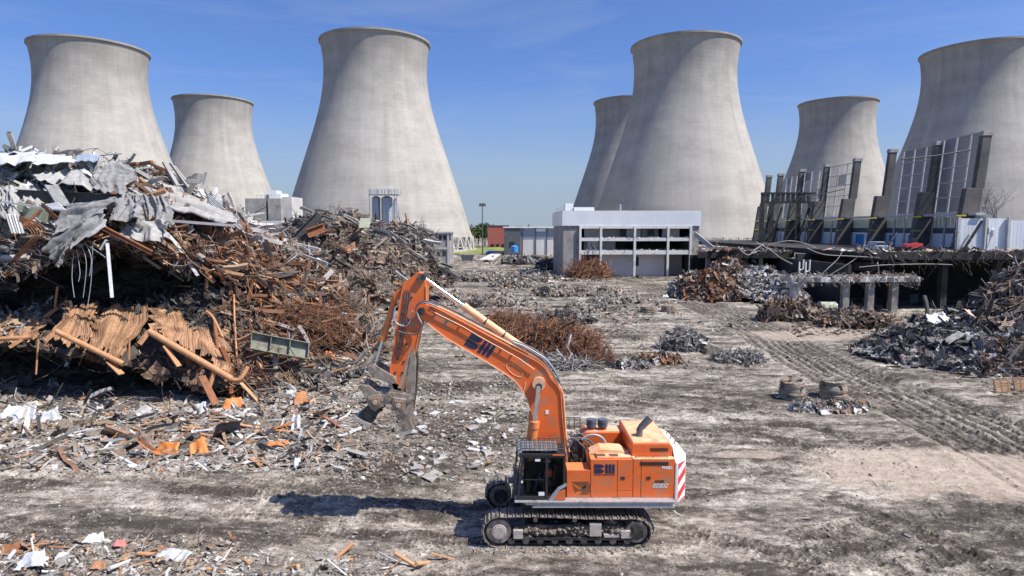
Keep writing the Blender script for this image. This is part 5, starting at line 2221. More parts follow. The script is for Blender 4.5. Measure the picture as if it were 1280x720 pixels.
# weld ring and boom pin boss
def boss(px, py, y0, y1, r_, m_, par, name='pin_boss'):
    x, z = Bp(px, py)
    mb = MB()
    mb.cyl((x, y0, z), (x, y1, z), r_, 24)
    return mb.build(name, m_, par, bevel=.01)


bs = boss(673.5, 479, YB0 - .14, YB1 + .14, .26, M_ORTOP, boom)
boss(673.5, 482, YB0 - .22, YB1 + .22, .13, M_DARK, boom, 'pin')
boss(527, 389, YB0 - .08, YB1 + .08, .14, M_DARK, boom, 'pin')
mb = MB()
ring = []
for k in range(25):
    a = 2 * math.pi * k / 24
    x, z = Bp(643 + 11 * math.cos(a) * .9 + 3 * math.sin(a), 463 + 7.5 * math.sin(a) + 4 * math.cos(a))
    ring.append((x, YB0 + .025, z))
mb.tube(ring, .012, 4)
mb.tube([(Bp(657, 478)[0], YB0 + .02, Bp(657, 478)[1]), (Bp(655, 488)[0], YB0 + .02, Bp(655, 488)[1])], .02, 4)
mb.build('weld_seam', M_ORTOP, boom)
# emblem on boom: tilted along the boom
x1_, z1_ = Bp(579.5, 431)
a1 = Bp(583, 405)
a2 = Bp(622, 426)
ang = math.atan2(a2[1] - a1[1], a2[0] - a1[0])
logo(x1_, z1_, 1.12, .62, YB0 + .025, 'emblem', boom, shear=.10, ang=ang)
# white sticker
mb = MB()
mb.box(*sorted((Bp(682, 515)[0], Bp(686, 515)[0])), YB0 + .015, YB0 + .028, *sorted((Bp(682, 518)[1], Bp(682, 513)[1])))
mb.build('sticker', M_WHITE, boom)


# cylinders
def cyl2(p, q, split, r0, r1, y, par, name='hydraulic_cylinder', mtl=None, py=None):
    """barrel from p to the split point, chrome rod on to q; px points in the plane y"""
    a = Vector(P(*p, y)) if len(p) == 2 else Vector(p)
    b__ = Vector(P(*q, y)) if len(q) == 2 else Vector(q)
    a.y = b__.y = py or y
    s_ = a.lerp(b__, split)
    d = (b__ - a).normalized()
    mb = MB()
    mb.cyl(a, s_, r0, 20)
    mb.cyl(s_ - d * .14, s_ + d * .03, r0 * 1.14, 20)
    mb.cyl(a, a + d * .14, r0 * 1.12, 20)
    c_ = mb.build(name, mtl or M_ORTOP, par)
    mb = MB()
    mb.cyl(s_ + d * .02, b__, r1, 16)
    mb.build('rod', M_CHROME, c_)
    mb = MB()
    mb.cyl(b__ - Vector((0, r0 * 1.2, 0)), b__ + Vector((0, r0 * 1.2, 0)), r0 * .95, 16)
    mb.build('rod_eye', M_ORANGE, c_)
    return c_


# arm cylinder above the boom
cyl2((652, 434), (527, 345.5), .58, .155, .085, YC, EX)
mb = MB()
for f_ in (.30, .62):
    a = P(652, 434, YC).lerp(P(580, 383, YC), f_)
    d = (P(580, 383, YC) - P(652, 434, YC)).normalized()
    mb.cyl(a, a + d * .06, .175, 20)
mb.build('clamp', M_DARK, EX)
# bracket on the boom for the arm cylinder
mb = MB()
br_ = [(641, 439), (652, 430), (662, 446), (668, 452)]
mb.prism([XZ(a, b__, YC - .2) for a, b__ in br_], YC - .24, YC - .16)
mb.prism([XZ(a, b__, YC - .2) for a, b__ in br_], YC + .16, YC + .24)
mb.build('cylinder_bracket', M_ORANGE, boom, bevel=.01)
# boom lift cylinders, both sides
for yy in (YB0 - .18, YB1 + .18):
    a = P(663.5, 572, YB0 - .18)
    b__ = P(673.5, 482, YB0 - .18)
    a.y = b__.y = yy
    s_ = a.lerp(b__, .50)
    d = (b__ - a).normalized()
    mb = MB()
    mb.cyl(a, s_, .17, 20)
    mb.cyl(s_ - d * .25, s_ + d * .02, .20, 20)
    c_ = mb.build('hydraulic_cylinder', M_ORANGE2, EX)
    mb = MB()
    mb.cyl(s_, b__, .10, 16)
    mb.build('rod', M_CHROME, c_)
# boom foot brackets
mb = MB()
for yy in (YB0 - .12, YB1 + .02):
    mb.prism([XZ(660, 600, YB0), XZ(712, 600, YB0), XZ(708, 562, YB0), XZ(694, 556, YB0), XZ(664, 574, YB0)], yy, yy + .10)
mb.build('boom_foot_bracket', M_ORANGE2, EX, bevel=.015)

# ---- arm
ap = [(519.5, 342), (523, 340), (528, 342), (531, 349), (532.5, 358), (532.5, 381), (529, 398), (524, 416), (519.5, 438), (512, 462), (506, 478), (502, 489), (492, 487), (488.5, 478), (488, 462), (491, 440), (493.5, 420), (497, 396), (501, 372), (505, 354)]
mb = MB()
AY0, AY1 = YC - .36, YC + .36
Ap = lambda px, py: XZ(px, py, AY0)
mb.prism([Ap(*p) for p in ap], AY0, AY1)
arm = mb.build('arm', M_ORANGE, EX, bevel=.015)
flange([Ap(*p) for p in ap[4:12]], AY0 - .03, AY1 + .03, .03, 'edge_flange', M_ORANGE2, arm)
flange([Ap(*p) for p in ap[13:20]], AY0 - .03, AY1 + .03, .03, 'edge_flange', M_ORANGE2, arm)
x, z = Ap(527, 347)
mb = MB()
mb.cyl((x, AY0 - .12, z), (x, AY1 + .12, z), .16, 20)
mb.build('pin', M_DARK, arm, bevel=.01)
# arm lower part dusty plate
mb = MB()
mb.prism([Ap(*p) for p in [(519, 440), (511, 462), (503, 486), (497, 485), (505, 462), (511, 440)]], AY0 - .012, AY0 + .004)
mb.build('dusty_plate', mat('dust_on_paint', (.30, .20, .14), (.42, .30, .22), 6, .9, bump=.2), arm)
mb = MB()
for (a, b__) in ((514, 372), (503, 392), (512, 400), (500, 420), (508, 430), (497, 448), (505, 452), (494, 466), (503, 466)):
    x, z = Ap(a, b__)
    mb.cyl((x, AY0 - .03, z), (x, AY0 + .01, z), .05, 8)
mb.build('hose_clamp', M_DARK, arm)
# link cylinder in front of the arm
cyl2((492.5, 371), (466.5, 461), .62, .125, .07, AY0, EX, mtl=M_ORANGE2, py=YC)
mb = MB()
mb.prism([Ap(*p) for p in [(503, 358), (505, 372), (492, 378), (490, 368)]], YC - .25, YC + .25)
mb.build('cylinder_bracket', M_ORANGE, arm, bevel=.02)


# ---- hoses on boom and arm
def hose(pts, r_, m_=None, par=None):
    mb = MB()
    mb.tube(smooth_path(pts, 5), r_, 7)
    return mb.build('hose', m_ or M_HOSE, par or EX)


for k, off in enumerate((0, .09, .18, .62, .70)):
    y = YB0 + .12 + off
    pts = [P(536, 379, YB0), P(560, 389.5, YB0), P(590, 405, YB0), P(620, 421, YB0), P(648, 436, YB0), P(668, 447, YB0), P(683, 459, YB0), P(692, 473, YB0), P(703, 490, YB0), P(706, 515, YB0), P(708, 545, YB0), P(712, 566, YB0)]
    pts = [Vector((p.x, y, p.z + .03 * (k % 2))) for p in pts]
    hose(pts, .032, M_HOSE if k % 2 else M_ORTOP, boom)
# droop behind cylinder bracket
for k in range(3):
    y = YB0 + .05 + .1 * k
    pts = [P(641, 431, YB0), P(655, 436, YB0), P(668, 444 - k, YB0), P(682, 452, YB0), P(693, 466, YB0), P(700, 480, YB0)]
    pts = [Vector((p.x, y, p.z + .05 + .04 * k)) for p in pts]
    hose(pts, .03, M_GALV if k == 1 else M_HOSE, boom)
# loop hoses over the arm pin
for k in range(2):
    y = YB0 - .10 - .09 * k
    pts = [P(548, 384 - k * 2, y), P(536, 379 - k * 2, y), P(525, 379 - k, y), P(520, 386, y), P(523, 396 + k * 3, y), P(527, 406, y), P(521, 417, y), P(509, 417, y), P(498, 414, y)]
    hose([Vector((p.x, y, p.z)) for p in pts], .034, M_GALV if k == 0 else M_HOSE)
pts = [P(494, 384, AY0 - .1), P(492, 396, AY0 - .1), P(497, 405, AY0 - .1), P(508, 407, AY0 - .1), P(514, 398, AY0 - .1), P(515, 388, AY0 - .1)]
hose([Vector((p.x, AY0 - .1, p.z)) for p in pts], .034, M_GALV)
for k in range(3):
    pts = [P(507 + k * 3, 362, AY0), P(505 + k * 3, 380, AY0), P(501 + k * 3, 402, AY0), P(498 + k * 3, 424, AY0), P(494 + k * 3, 446, AY0)]
    hose([Vector((p.x, AY0 - .035, p.z)) for p in pts], .022, M_HOSE, arm)
# pipe shadows-to-be: small brackets along the boom side
mb = MB()
for (a, b__) in ((545, 391), (560, 399), (575, 407), (600, 421), (627, 436), (640, 443)):
    x, z = Bp(a, b__)
    mb.box(x - .04, x + .04, YB0 - .06, YB0 + .04, z - .03, z + .03)
mb.build('pipe_bracket', M_ORANGE2, boom)
mb = MB()
pth = [P(a, b__, YB0 - .05) for a, b__ in ((538, 388), (560, 399), (580, 409), (600, 421), (627, 436), (650, 449), (668, 462))]
mb.tube([Vector((p.x, YB0 - .05, p.z)) for p in pth], .022, 6)
mb.build('steel_pipe', M_ORTOP, boom)

# ---- attachment: crusher jaws
Jp = lambda px, py, Y=YC - .5: XZ(px, py, Y)


def jaw_prism(name, pts, y0, y1, m_, par, bevel=.015):
    mb = MB()
    mb.prism([Jp(*p) for p in pts], y0, y1)
    return mb.build(name, m_, par, bevel=bevel)


JW = bpy.data.objects.new('jaw_attachment', None)
COL.objects.link(JW)
JW.parent = EX
# link bars
for y0 in (YC - .46, YC + .34):
    mb = MB()
    mb.prism([Jp(*p) for p in [(459, 459), (466, 455), (475, 461), (487, 468), (494.5, 472), (495, 479), (489, 481), (479, 477), (468, 472.5), (460.5, 467)]], y0, y0 + .11)
    mb.build('link_bar', M_JAW, JW, bevel=.015)
for p, r_ in (((464.5, 462), .15), ((490.5, 475.5), .12), ((486, 497), .13), ((454, 485), .13), ((511, 500), .10)):
    x, z = Jp(*p)
    mb = MB()
    mb.cyl((x, YC - .56, z), (x, YC + .5, z), r_, 20)
    mb.build('pivot_pin', M_JAW, JW, bevel=.01)
# head plates
for y0 in (YC - .44, YC + .36):
    jaw_prism('head_plate', [(449, 485), (453, 480), (461, 483), (470, 490), (484, 491), (500, 492), (514, 495), (516, 499), (513, 512), (508, 520), (498, 513), (486, 505), (478, 508), (468, 515), (460, 508), (455, 496)], y0, y0 + .08, M_JAW, JW)
jaw_prism('head_block', [(462, 490), (508, 496), (506, 508), (495, 511), (485, 503), (476, 506), (466, 510)], YC - .34, YC + .34, M_JAW, JW)
# hinge riser from arm end
jaw_prism('arm_adapter', [(489, 478), (503, 484), (501, 496), (484, 494)], YC - .36, YC + .36, M_JAW, JW)
# boxed rotators
for (c_, s_, an) in (((469.5, 502), .26, 12), ((498.5, 506), .27, -8)):
    x, z = Jp(*c_)
    a = R(an)
    for (hh, yy, m_, nm) in ((1.0, YC - .56, M_JAW, 'square_block'), (.66, YC - .60, mat('rusty_cup_' + str(an).replace('-', 'b'), (.22, .12, .06), (.32, .2, .12), 5, .8, bump=.3), 'block_recess')):
        mb = MB()
        sq = [(x + (u * math.cos(a) - v * math.sin(a)) * s_ * hh, z + (u * math.sin(a) + v * math.cos(a)) * s_ * hh) for u, v in ((-1, -1), (1, -1), (1, 1), (-1, 1))]
        mb.prism(sq, yy, YC - .40)
        mb.build(nm, m_, JW, bevel=.02)
    mb = MB()
    mb.cyl((x, YC - .63, z), (x, YC - .56, z), .09, 12)
    mb.build('bolt', M_HUB, JW)
# left jaw: flat blade tapering down-left
for y0 in (YC - .36, YC + .22):
    jaw_prism('jaw_side', [(456, 494), (466, 512), (478, 514), (470, 520), (464, 531), (461, 535), (442, 525), (450, 517), (459, 509)], y0, y0 + .14, M_DARK, JW)
jaw_prism('jaw_web', [(462, 508), (474, 514), (464, 526), (450, 519)], YC - .26, YC + .26, M_DARK, JW)
jaw_prism('cutting_edge', [(441, 524), (443, 521), (464, 531), (461.5, 535.5)], YC - .50, YC + .46, M_JAWED, JW, bevel=.01)
# right jaw: long toothed tine
for y0 in (YC - .38, YC + .24):
    jaw_prism('jaw_side', [(497, 514), (508, 507), (513, 494), (517, 497), (515, 512), (512.5, 524), (514, 532), (515.5, 536), (513, 541), (500, 545), (497, 541), (499, 539), (503, 537), (498, 535), (495, 531), (500, 530), (502, 528), (497, 527), (494, 522), (499, 520)], y0, y0 + .16, M_JAW, JW)
jaw_prism('jaw_web', [(505, 510), (512, 500), (511, 524), (511, 535), (504, 528)], YC - .3, YC + .3, M_JAW, JW)
jaw_prism('cutting_edge', [(498, 543), (514, 538.5), (513.5, 543), (500, 546)], YC - .42, YC + .44, M_JAWED, JW, bevel=.01)
# rear strut of the right jaw up to the arm
for y0 in (YC - .40, YC + .28):
    jaw_prism('strut', [(512, 446), (516.5, 436), (519.5, 452), (518.5, 480), (517, 502), (507, 500), (506, 484), (509, 466)], y0, y0 + .12, M_JAW, JW)

# ---- operator
def person_mesh(name, joints, edges, radii, m_, parent, loc, sub=2):
    me = bpy.data.meshes.new(name)
    me.from_pydata(joints, edges, [])
    me.materials.append(m_)
    o_ = bpy.data.objects.new(name, me)
    COL.objects.link(o_)
    sk = o_.modifiers.new('skin', 'SKIN')
    for v, r_ in zip(me.skin_vertices[0].data, radii):
        v.radius = (r_, r_) if not hasattr(r_, '__len__') else r_
    me.skin_vertices[0].data[0].use_root = True
    sb = o_.modifiers.new('subd', 'SUBSURF')
    sb.levels = sb.render_levels = sub
    o_.parent = parent
    o_.location = loc
    return o_


seat_top = zb + .56
sx, sy = sx_ + .28, ya + .60
OP = thing('person', (sx, sy, seat_top), 'person seated in the excavator cab, orange vest and white helmet, hands on levers', 'person')
J = [(0, 0, .10), (.03, 0, .30), (.05, 0, .48), (.03, 0, .56), (.01, 0, .66), (-.005, 0, .76),
     (.04, -.17, .47), (-.05, -.22, .25), (-.28, -.20, .20), (.04, .17, .47), (-.05, .22, .25), (-.28, .20, .20),
     (-.02, -.10, .08), (-.42, -.13, .10), (-.50, -.13, -.32), (-.02, .10, .08), (-.42, .13, .10), (-.50, .13, -.32), (-.62, -.13, -.36), (-.62, .13, -.36)]
E = [(0, 1), (1, 2), (2, 3), (3, 4), (4, 5), (2, 6), (6, 7), (7, 8), (2, 9), (9, 10), (10, 11), (0, 12), (12, 13), (13, 14), (14, 18), (0, 15), (15, 16), (16, 17), (17, 19)]
Rr = [(.14, .16), (.13, .15), (.12, .15), .055, .09, .095, .065, .05, .035, .065, .05, .035, .09, .07, .05, .09, .07, .05, .045, .045]
o_ = person_mesh('body', J, E, Rr, M_TROUS, OP, (0, 0, 0))
# clothing: vest over torso, skin on head
o_ = person_mesh('vest', [(0, 0, .12), (.03, 0, .30), (.05, 0, .47), (.05, -.15, .47), (.05, .15, .47), (-.05, -.22, .26), (-.05, .22, .26)], [(0, 1), (1, 2), (2, 3), (2, 4), (3, 5), (4, 6)], [(.18, .20), (.175, .19), (.15, .16), .10, .10, .08, .08], M_VEST, OP, (0, 0, 0))
o_ = person_mesh('head', [(.02, 0, .60), (.0, 0, .68), (-.005, 0, .76), (-.10, 0, .69)], [(0, 1), (1, 2), (1, 3)], [.058, .094, .094, .018], M_SKIN, OP, (0, 0, 0))
mb = MB()
mb.tube([(sx - .005, sy, seat_top + .77), (sx - .005, sy, seat_top + .82), (sx - .005, sy, seat_top + .88), (sx - .005, sy, seat_top + .905)], [.118, .112, .075, .01], 18)
mb.tube([(sx - .02, sy, seat_top + .765), (sx - .02, sy, seat_top + .775)], [.135, .13], 18)
mb.build('helmet', M_WHITE, OP)
for sgn in (-1, 1):
    for k in range(5):
        a = R(-50 + k * 25)
        by = sgn * .20
        if k < 4:
            j = [(-.27, by, .205), (-.31, by + (k - 1.5) * .019, .215), (-.345, by + (k - 1.5) * .021, .20), (-.35, by + (k - 1.5) * .021, .175)]
        else:
            j = [(-.27, by, .205), (-.29, by - sgn * .035, .20), (-.315, by - sgn * .04, .19)]
        person_mesh('finger', j, [(i, i + 1) for i in range(len(j) - 1)], [.022] + [.010] * (len(j) - 1), M_SKIN, OP, (0, 0, 0), 1)
    mb = MB()
    mb.tube([(sx - .32, sy + sgn * .20, seat_top - .15), (sx - .33, sy + sgn * .20, seat_top + .21)], [.012, .02], 8)
    q = mb.build('control_lever', M_BLACKPL, cab)


# ------------------------------------------------------------------ heaps
HITS = []      # surfaces for resting pieces on


def interp_cols(cols, nu, nv):
    """cols: list of (px, [(py,Y),...]) -> world surface grid (nu,nv,3), plus smooth noise"""
    k = len(cols[0][1])
    pts = np.array([[P(px, py, Y)[:] for py, Y in pr] for px, pr in cols])      # (c,k,3)
    u = np.linspace(0, len(cols) - 1, nu)
    v = np.linspace(0, k - 1, nv)
    i = np.clip(u.astype(int), 0, len(cols) - 2)
    fu = (u - i)[:, None, None]
    fu = fu * fu * (3 - 2 * fu) * .6 + fu * .4
    a = pts[i] * (1 - fu) + pts[i + 1] * fu
    j = np.clip(v.astype(int), 0, k - 2)
    fv = (v - j)[None, :, None]
    return a[:, j] * (1 - fv) + a[:, j + 1] * fv


def roughen(S, amp, sc, seed=0):
    nu, nv = S.shape[:2]
    du = np.gradient(S, axis=0)
    dv = np.gradient(S, axis=1)
    n = np.cross(du, dv)
    n /= np.linalg.norm(n, axis=2, keepdims=True) + 1e-9
    a = (fbm(S[..., 0] * sc + S[..., 1] * sc * .5, S[..., 2] * sc * 1.4 + S[..., 1] * sc * .6, 4, seed) - .5) * 2
    return S + n * (a * amp)[..., None]


def add_hit(V, Q):
    HITS.append(BVHTree.FromPolygons([tuple(x) for x in V.reshape(-1, 3)], [tuple(map(int, q)) for q in Q]))


gstep = 2
add_hit(np.stack([GX, GY, GZ], -1)[12:640:4, 60:1200:4], grid_q(len(range(12, 640, 4)), len(range(60, 1200, 4))))


def rest(px, py):
    """where a sight line from the lens meets the ground or a heap: used to read positions off the photo"""
    d = ray(px, py).normalized()
    best = None
    for t in HITS:
        h = t.ray_cast(Vector((0, 0, CAMZ)), d)
        if h[0] is not None and (best is None or h[3] < best[3]):
            best = h
    if best is None:
        return G(px, max(py, 300)), Vector((0, 0, 1))
    n = best[1]
    if n.dot(d) > 0:
        n = -n
    return best[0], n


# ---- the big collapsed building heap at left
MAIN = [
    (-420, [(560, 40), (500, 44), (480, 49), (440, 52), (425, 47), (396, 49.5), (390, 52), (350, 55), (335, 49), (290, 53), (240, 57), (215, 61), (230, 74), (300, 92)]),
    (-150, [(535, 39), (508, 43), (492, 48), (438, 52), (428, 45), (396, 49), (390, 52), (348, 55), (340, 48), (272, 50), (235, 54), (202, 59), (215, 72), (290, 88)]),
    (0, [(528, 39.5), (505, 43), (495, 48), (440, 52), (430, 44.5), (394, 49.5), (390, 52.5), (352, 54.5), (344, 47.5), (276, 49.5), (236, 54), (200, 58.5), (215, 70), (290, 85)]),
    (60, [(528, 39.5), (508, 43), (498, 48), (444, 52), (438, 44.5), (390, 49.8), (386, 53), (338, 56), (330, 48), (282, 49.2), (240, 53.8), (202, 58.5), (215, 70), (290, 85)]),
    (105, [(528, 39.5), (510, 43), (500, 47.5), (448, 52), (444, 44.5), (386, 50), (382, 53.5), (318, 57), (304, 49), (284, 49.8), (242, 53.5), (202, 58.5), (215, 70), (290, 85)]),
    (150, [(530, 39.5), (512, 43), (502, 47.5), (458, 52), (454, 44.5), (386, 50), (382, 53.5), (316, 57), (300, 49), (282, 50), (244, 53.5), (208, 58.5), (222, 70), (292, 84)]),
    (190, [(532, 39.5), (512, 43), (502, 47.5), (470, 50), (466, 44.5), (388, 50), (383, 53.5), (328, 57), (312, 49.2), (288, 50.5), (250, 54), (213, 58.5), (228, 70), (295, 84)]),
    (225, [(534, 39.5), (515, 42.5), (505, 46), (482, 48.5), (476, 44), (378, 50.5), (372, 53), (340, 56.5), (326, 49.5), (296, 51.2), (262, 54.5), (224, 59), (238, 70), (296, 83)]),
    (260, [(536, 39.5), (518, 42), (506, 45), (494, 47), (486, 43.5), (362, 50.5), (358, 52.5), (350, 55), (338, 50), (308, 52), (278, 55.5), (248, 60), (258, 70), (298, 82)]),
    (320, [(530, 41), (515, 43), (502, 44), (490, 44.8), (478, 45.5), (376, 52), (372, 53.5), (364, 56), (352, 53), (330, 55.5), (312, 58.5), (288, 62), (296, 71), (310, 82)]),
    (380, [(500, 45), (488, 46.5), (476, 47.8), (462, 49), (448, 50.5), (404, 54.5), (400, 56), (392, 58.5), (380, 57.5), (356, 60.5), (334, 63.5), (310, 66), (318, 74), (330, 84)]),
    (430, [(470, 50), (460, 51.5), (450, 53), (442, 54), (434, 55), (424, 57.5), (416, 59), (406, 61), (400, 63), (388, 66), (376, 68), (364, 70), (366, 77), (370, 84)]),
    (470, [(452, 54), (448, 55), (444, 56), (440, 57), (436, 58), (430, 60), (426, 62), (420, 64), (414, 66), (408, 68), (400, 70), (394, 72), (392, 78), (396, 80)]),
]
S = interp_cols(MAIN, 220, 300)
S = roughen(S, .6, .55, 3)
S = roughen(S, .3, 1.5, 9)
S[:, 0, 2] = -.3
SMAIN = S
ATM = (-26, 50, 0)
qs = grid_q(*S.shape[:2])
add_hit(S, qs)
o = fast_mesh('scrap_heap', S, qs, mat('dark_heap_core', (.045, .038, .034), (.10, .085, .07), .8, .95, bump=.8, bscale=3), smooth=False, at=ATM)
tag(o, 'large dark mass of the collapsed building heap at left, under the grey sheets', 'scrap heap', None, 'stuff')
HEAP = o
# profile bands (fractions of v): knots 0..13
KN = lambda k: k / 13.0
nv = S.shape[1]


def band(k0, k1, u0=0.0, u1=1.0):
    m_ = np.zeros(S.shape[:2])
    m_[int(u0 * 219):int(u1 * 219), int(KN(k0) * (nv - 1)):int(KN(k1) * (nv - 1))] = 1
    return m_


def UC(px):   # px column -> u fraction
    xs_ = [c[0] for c in MAIN]
    return float(np.interp(px, xs_, np.linspace(0, 1, len(xs_))))


def clump(S_, sc, seed, lo=.35, hi=.6):
    return sstep(lo, hi, fbm(S_[..., 0] * sc, S_[..., 2] * sc + S_[..., 1] * sc * .5, 3, seed))


SD = (1, -.15, -.42)        # strips slide down to the right
sp_ = Soup()
# top: pale and grey sheets
p, n = sample_grid(S, 3800, band(9.4, 12, UC(-420), UC(330)))
sp_.add(p, n, {'sheet': 4, 'bigsheet': 1.2, 'corr': 1.2, 'strip': 2, 'bar': 2, 'shard': 3, 'bent': 1.5, 'wire': .6}, 'pale', 1.0, axis=(1, 0, -.25), axis_jit=.45, tilt=.35, lift=.1)
p, n = sample_grid(S, 2600, band(9.4, 12, UC(-420), UC(400)))
sp_.add(p, n, {'sheet': 3, 'bar': 3, 'shard': 3, 'rod': 1, 'angle': 1}, 'grey', .9, axis=(1, 0, -.3), axis_jit=.4, tilt=.35, lift=.1)
# mid slope: rusty and dark strips
p, n = sample_grid(S, 4200, band(8.1, 9.6, UC(-420), UC(400)))
sp_.add(p, n, {'strip': 4, 'bar': 3, 'rod': 2, 'wire': 4, 'bent': 3, 'plank': 1, 'sheet': 1.2, 'bigsheet': .35, 'corr': .6}, 'mix', .9, axis=SD, axis_jit=.3, tilt=.4, lift=.08, dust=.35)
p, n = sample_grid(S, 4200, band(8.1, 10.2, UC(150), UC(430)))
sp_.add(p, n, {'strip': 3, 'bar': 2, 'rod': 2, 'wire': 6, 'bent': 4, 'sheet': .8, 'bigsheet': .3}, 'rust', .85, axis=SD, axis_jit=.25, tilt=.35, lift=.1, dust=.35)
# cave walls: layered litter, near-black colour standing in for the cave's shade
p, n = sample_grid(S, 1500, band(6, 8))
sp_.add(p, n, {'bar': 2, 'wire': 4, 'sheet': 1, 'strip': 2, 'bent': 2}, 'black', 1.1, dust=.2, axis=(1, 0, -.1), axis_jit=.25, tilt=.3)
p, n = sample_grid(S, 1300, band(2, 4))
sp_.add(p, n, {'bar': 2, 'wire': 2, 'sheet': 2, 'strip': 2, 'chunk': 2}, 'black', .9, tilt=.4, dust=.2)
# lip of the overhangs: ragged ends hanging
p, n = sample_grid(S, 420, band(7.9, 8.2, 0, UC(380)))
sp_.add(p, n, {'rod': 3, 'strip': 3, 'sheet': 1}, 'mix', .8, axis=(.2, -.2, -1), axis_jit=.4, tilt=.5)
p, n = sample_grid(S, 420, band(3.9, 4.4, 0, UC(330)))
sp_.add(p, n, {'rod': 2, 'strip': 3, 'sheet': 1.5, 'plank': 1}, 'rust', .8, axis=(.5, -.2, -.7), axis_jit=.4, tilt=.5)
# drape deck band, its near-black litter painting the shade behind the decks
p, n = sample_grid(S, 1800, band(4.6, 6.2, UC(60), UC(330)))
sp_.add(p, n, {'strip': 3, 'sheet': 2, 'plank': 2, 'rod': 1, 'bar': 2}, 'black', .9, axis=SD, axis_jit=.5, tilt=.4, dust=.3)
p, n = sample_grid(S, 1700, band(4.2, 6, 0, UC(60)))
sp_.add(p, n, {'strip': 3, 'sheet': 2, 'plank': 2, 'rod': 1}, 'mix', .8, axis=SD, axis_jit=.5, tilt=.4)
p, n = sample_grid(S, 2200, band(3.2, 7, UC(285), UC(470)))
sp_.add(p, n, {'strip': 3, 'sheet': 1.2, 'wire': 5, 'rod': 3, 'bent': 2, 'bar': 1}, 'rust', .8, axis=SD, axis_jit=.5, tilt=.5, lift=.1)
# lower apron
p, n = sample_grid(S, 4800, band(0, 2.3))
sp_.add(p, n, {'shard': 4, 'sheet': 2.2, 'plank': 2, 'chunk': 2, 'strip': 2, 'bar': 1, 'wire': .5, 'bent': .3}, 'ground', .8, axis=(1, -.3, 0), axis_jit=.8, tilt=.35)
p, n = sample_grid(S, 4200, band(0, 13, UC(350), 1))
sp_.add(p, n, {'strip': 3, 'bar': 2, 'rod': 2, 'wire': 3, 'bent': 2, 'plank': 2, 'sheet': 1.5, 'chunk': 1, 'shard': 2}, 'mix', .75, axis=SD, axis_jit=.6, tilt=.5, lift=.05)
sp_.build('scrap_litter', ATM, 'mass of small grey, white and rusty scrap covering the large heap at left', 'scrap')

# ---- rusty tangle of wires on the right flank of the big heap (px 310-420, y 370-420)
def tangle(name, cpx, cpy, rx, ry, h, n, lab, pal='tangle', size=.8, Yoff=0.0, rough=1.0, extra=None, axis=None, base=None):
    """mound of springy strands; cpx,cpy = ground contact of its near edge"""
    c, nrm = (G(cpx, cpy), None) if base is None else (base, None)
    cy = c.y + ry
    t = rng.random(n) ** .5
    a = rng.uniform(0, 2 * math.pi, n)
    x, y = t * np.cos(a), t * np.sin(a)
    dome = np.sqrt(np.clip(1 - t * t, 0, 1))
    lob = .45 + .9 * fbm(x * 1.6 + cpx * .37, y * 1.6 + cpy, 3, 31)
    hz_ = h * lob * dome * (.72 + .5 * fbm(x * 2 + cpx, y * 2, 3, 5)) * (.35 + .65 * rng.random(n) ** .35)
    X_, Y_ = c.x + x * rx, cy + y * ry
    pts_ = np.stack([X_, Y_, np.maximum(ground_z(X_, Y_), 0) + (c.z if base is not None else 0) + hz_], 1)
    nn = np.stack([x * .8, y * .8, dome + .25], 1)
    nn /= np.linalg.norm(nn, axis=1, keepdims=True)
    s_ = Soup()
    kinds = extra or {'rod': 5, 'wire': 6, 'strip': .5, 'bent': .35, 'chunk': .5}
    s_.add(pts_, nn, kinds, pal, size, axis=axis, axis_jit=.7, tilt=.5 * rough)
    # solid heart so that daylight does not pass through
    nu, nv_ = 28, 10
    th, ph = np.meshgrid(np.linspace(0, 2 * math.pi, nu), np.linspace(0, math.pi / 2, nv_), indexing='ij')
    r_ = .86 * (.85 + .3 * fbm(np.cos(th) * 1.5 + cpx, np.sin(th) * 1.5 + ph, 3, 2))
    hx = c.x + np.cos(th) * np.cos(ph) * rx * r_
    hy = cy + np.sin(th) * np.cos(ph) * ry * r_
    hz2 = (c.z if base is not None else 0) + np.sin(ph) * h * .6 * r_ * (.45 + .9 * fbm(np.cos(th) * np.cos(ph) * 1.6 + cpx * .37, np.sin(th) * np.cos(ph) * 1.6 + cpy, 3, 31)) - .1
    Vh = np.stack([hx, hy, hz2], -1).reshape(-1, 3)
    cc = np.array(PAL[pal][0][0]) * .55
    s_.V.append(Vh)
    s_.Q.append(grid_q(nu, nv_) + s_.n)
    s_.C.append(np.tile(cc, (len(Vh), 1)))
    s_.n += len(Vh)
    return s_.build(name, (c.x, cy, 0), lab, 'scrap pile')


b0, _ = rest(365, 425)
tangle('wire_tangle', 0, 0, 4.2, 3.0, 2.6, 2600, 'rust-red tangle of bars and wires on the right flank of the biggest heap', size=.55, base=Vector((b0.x, b0.y, max(b0.z - .5, 0))), axis=(1, -.1, -.3))
b0, _ = rest(425, 392)
tangle('wire_tangle', 0, 0, 2.6, 2.2, 1.6, 1100, 'small dark brown tangle of wires at the right foot of the biggest heap', pal='brown', size=.5, base=Vector((b0.x, b0.y, max(b0.z - .5, 0))))

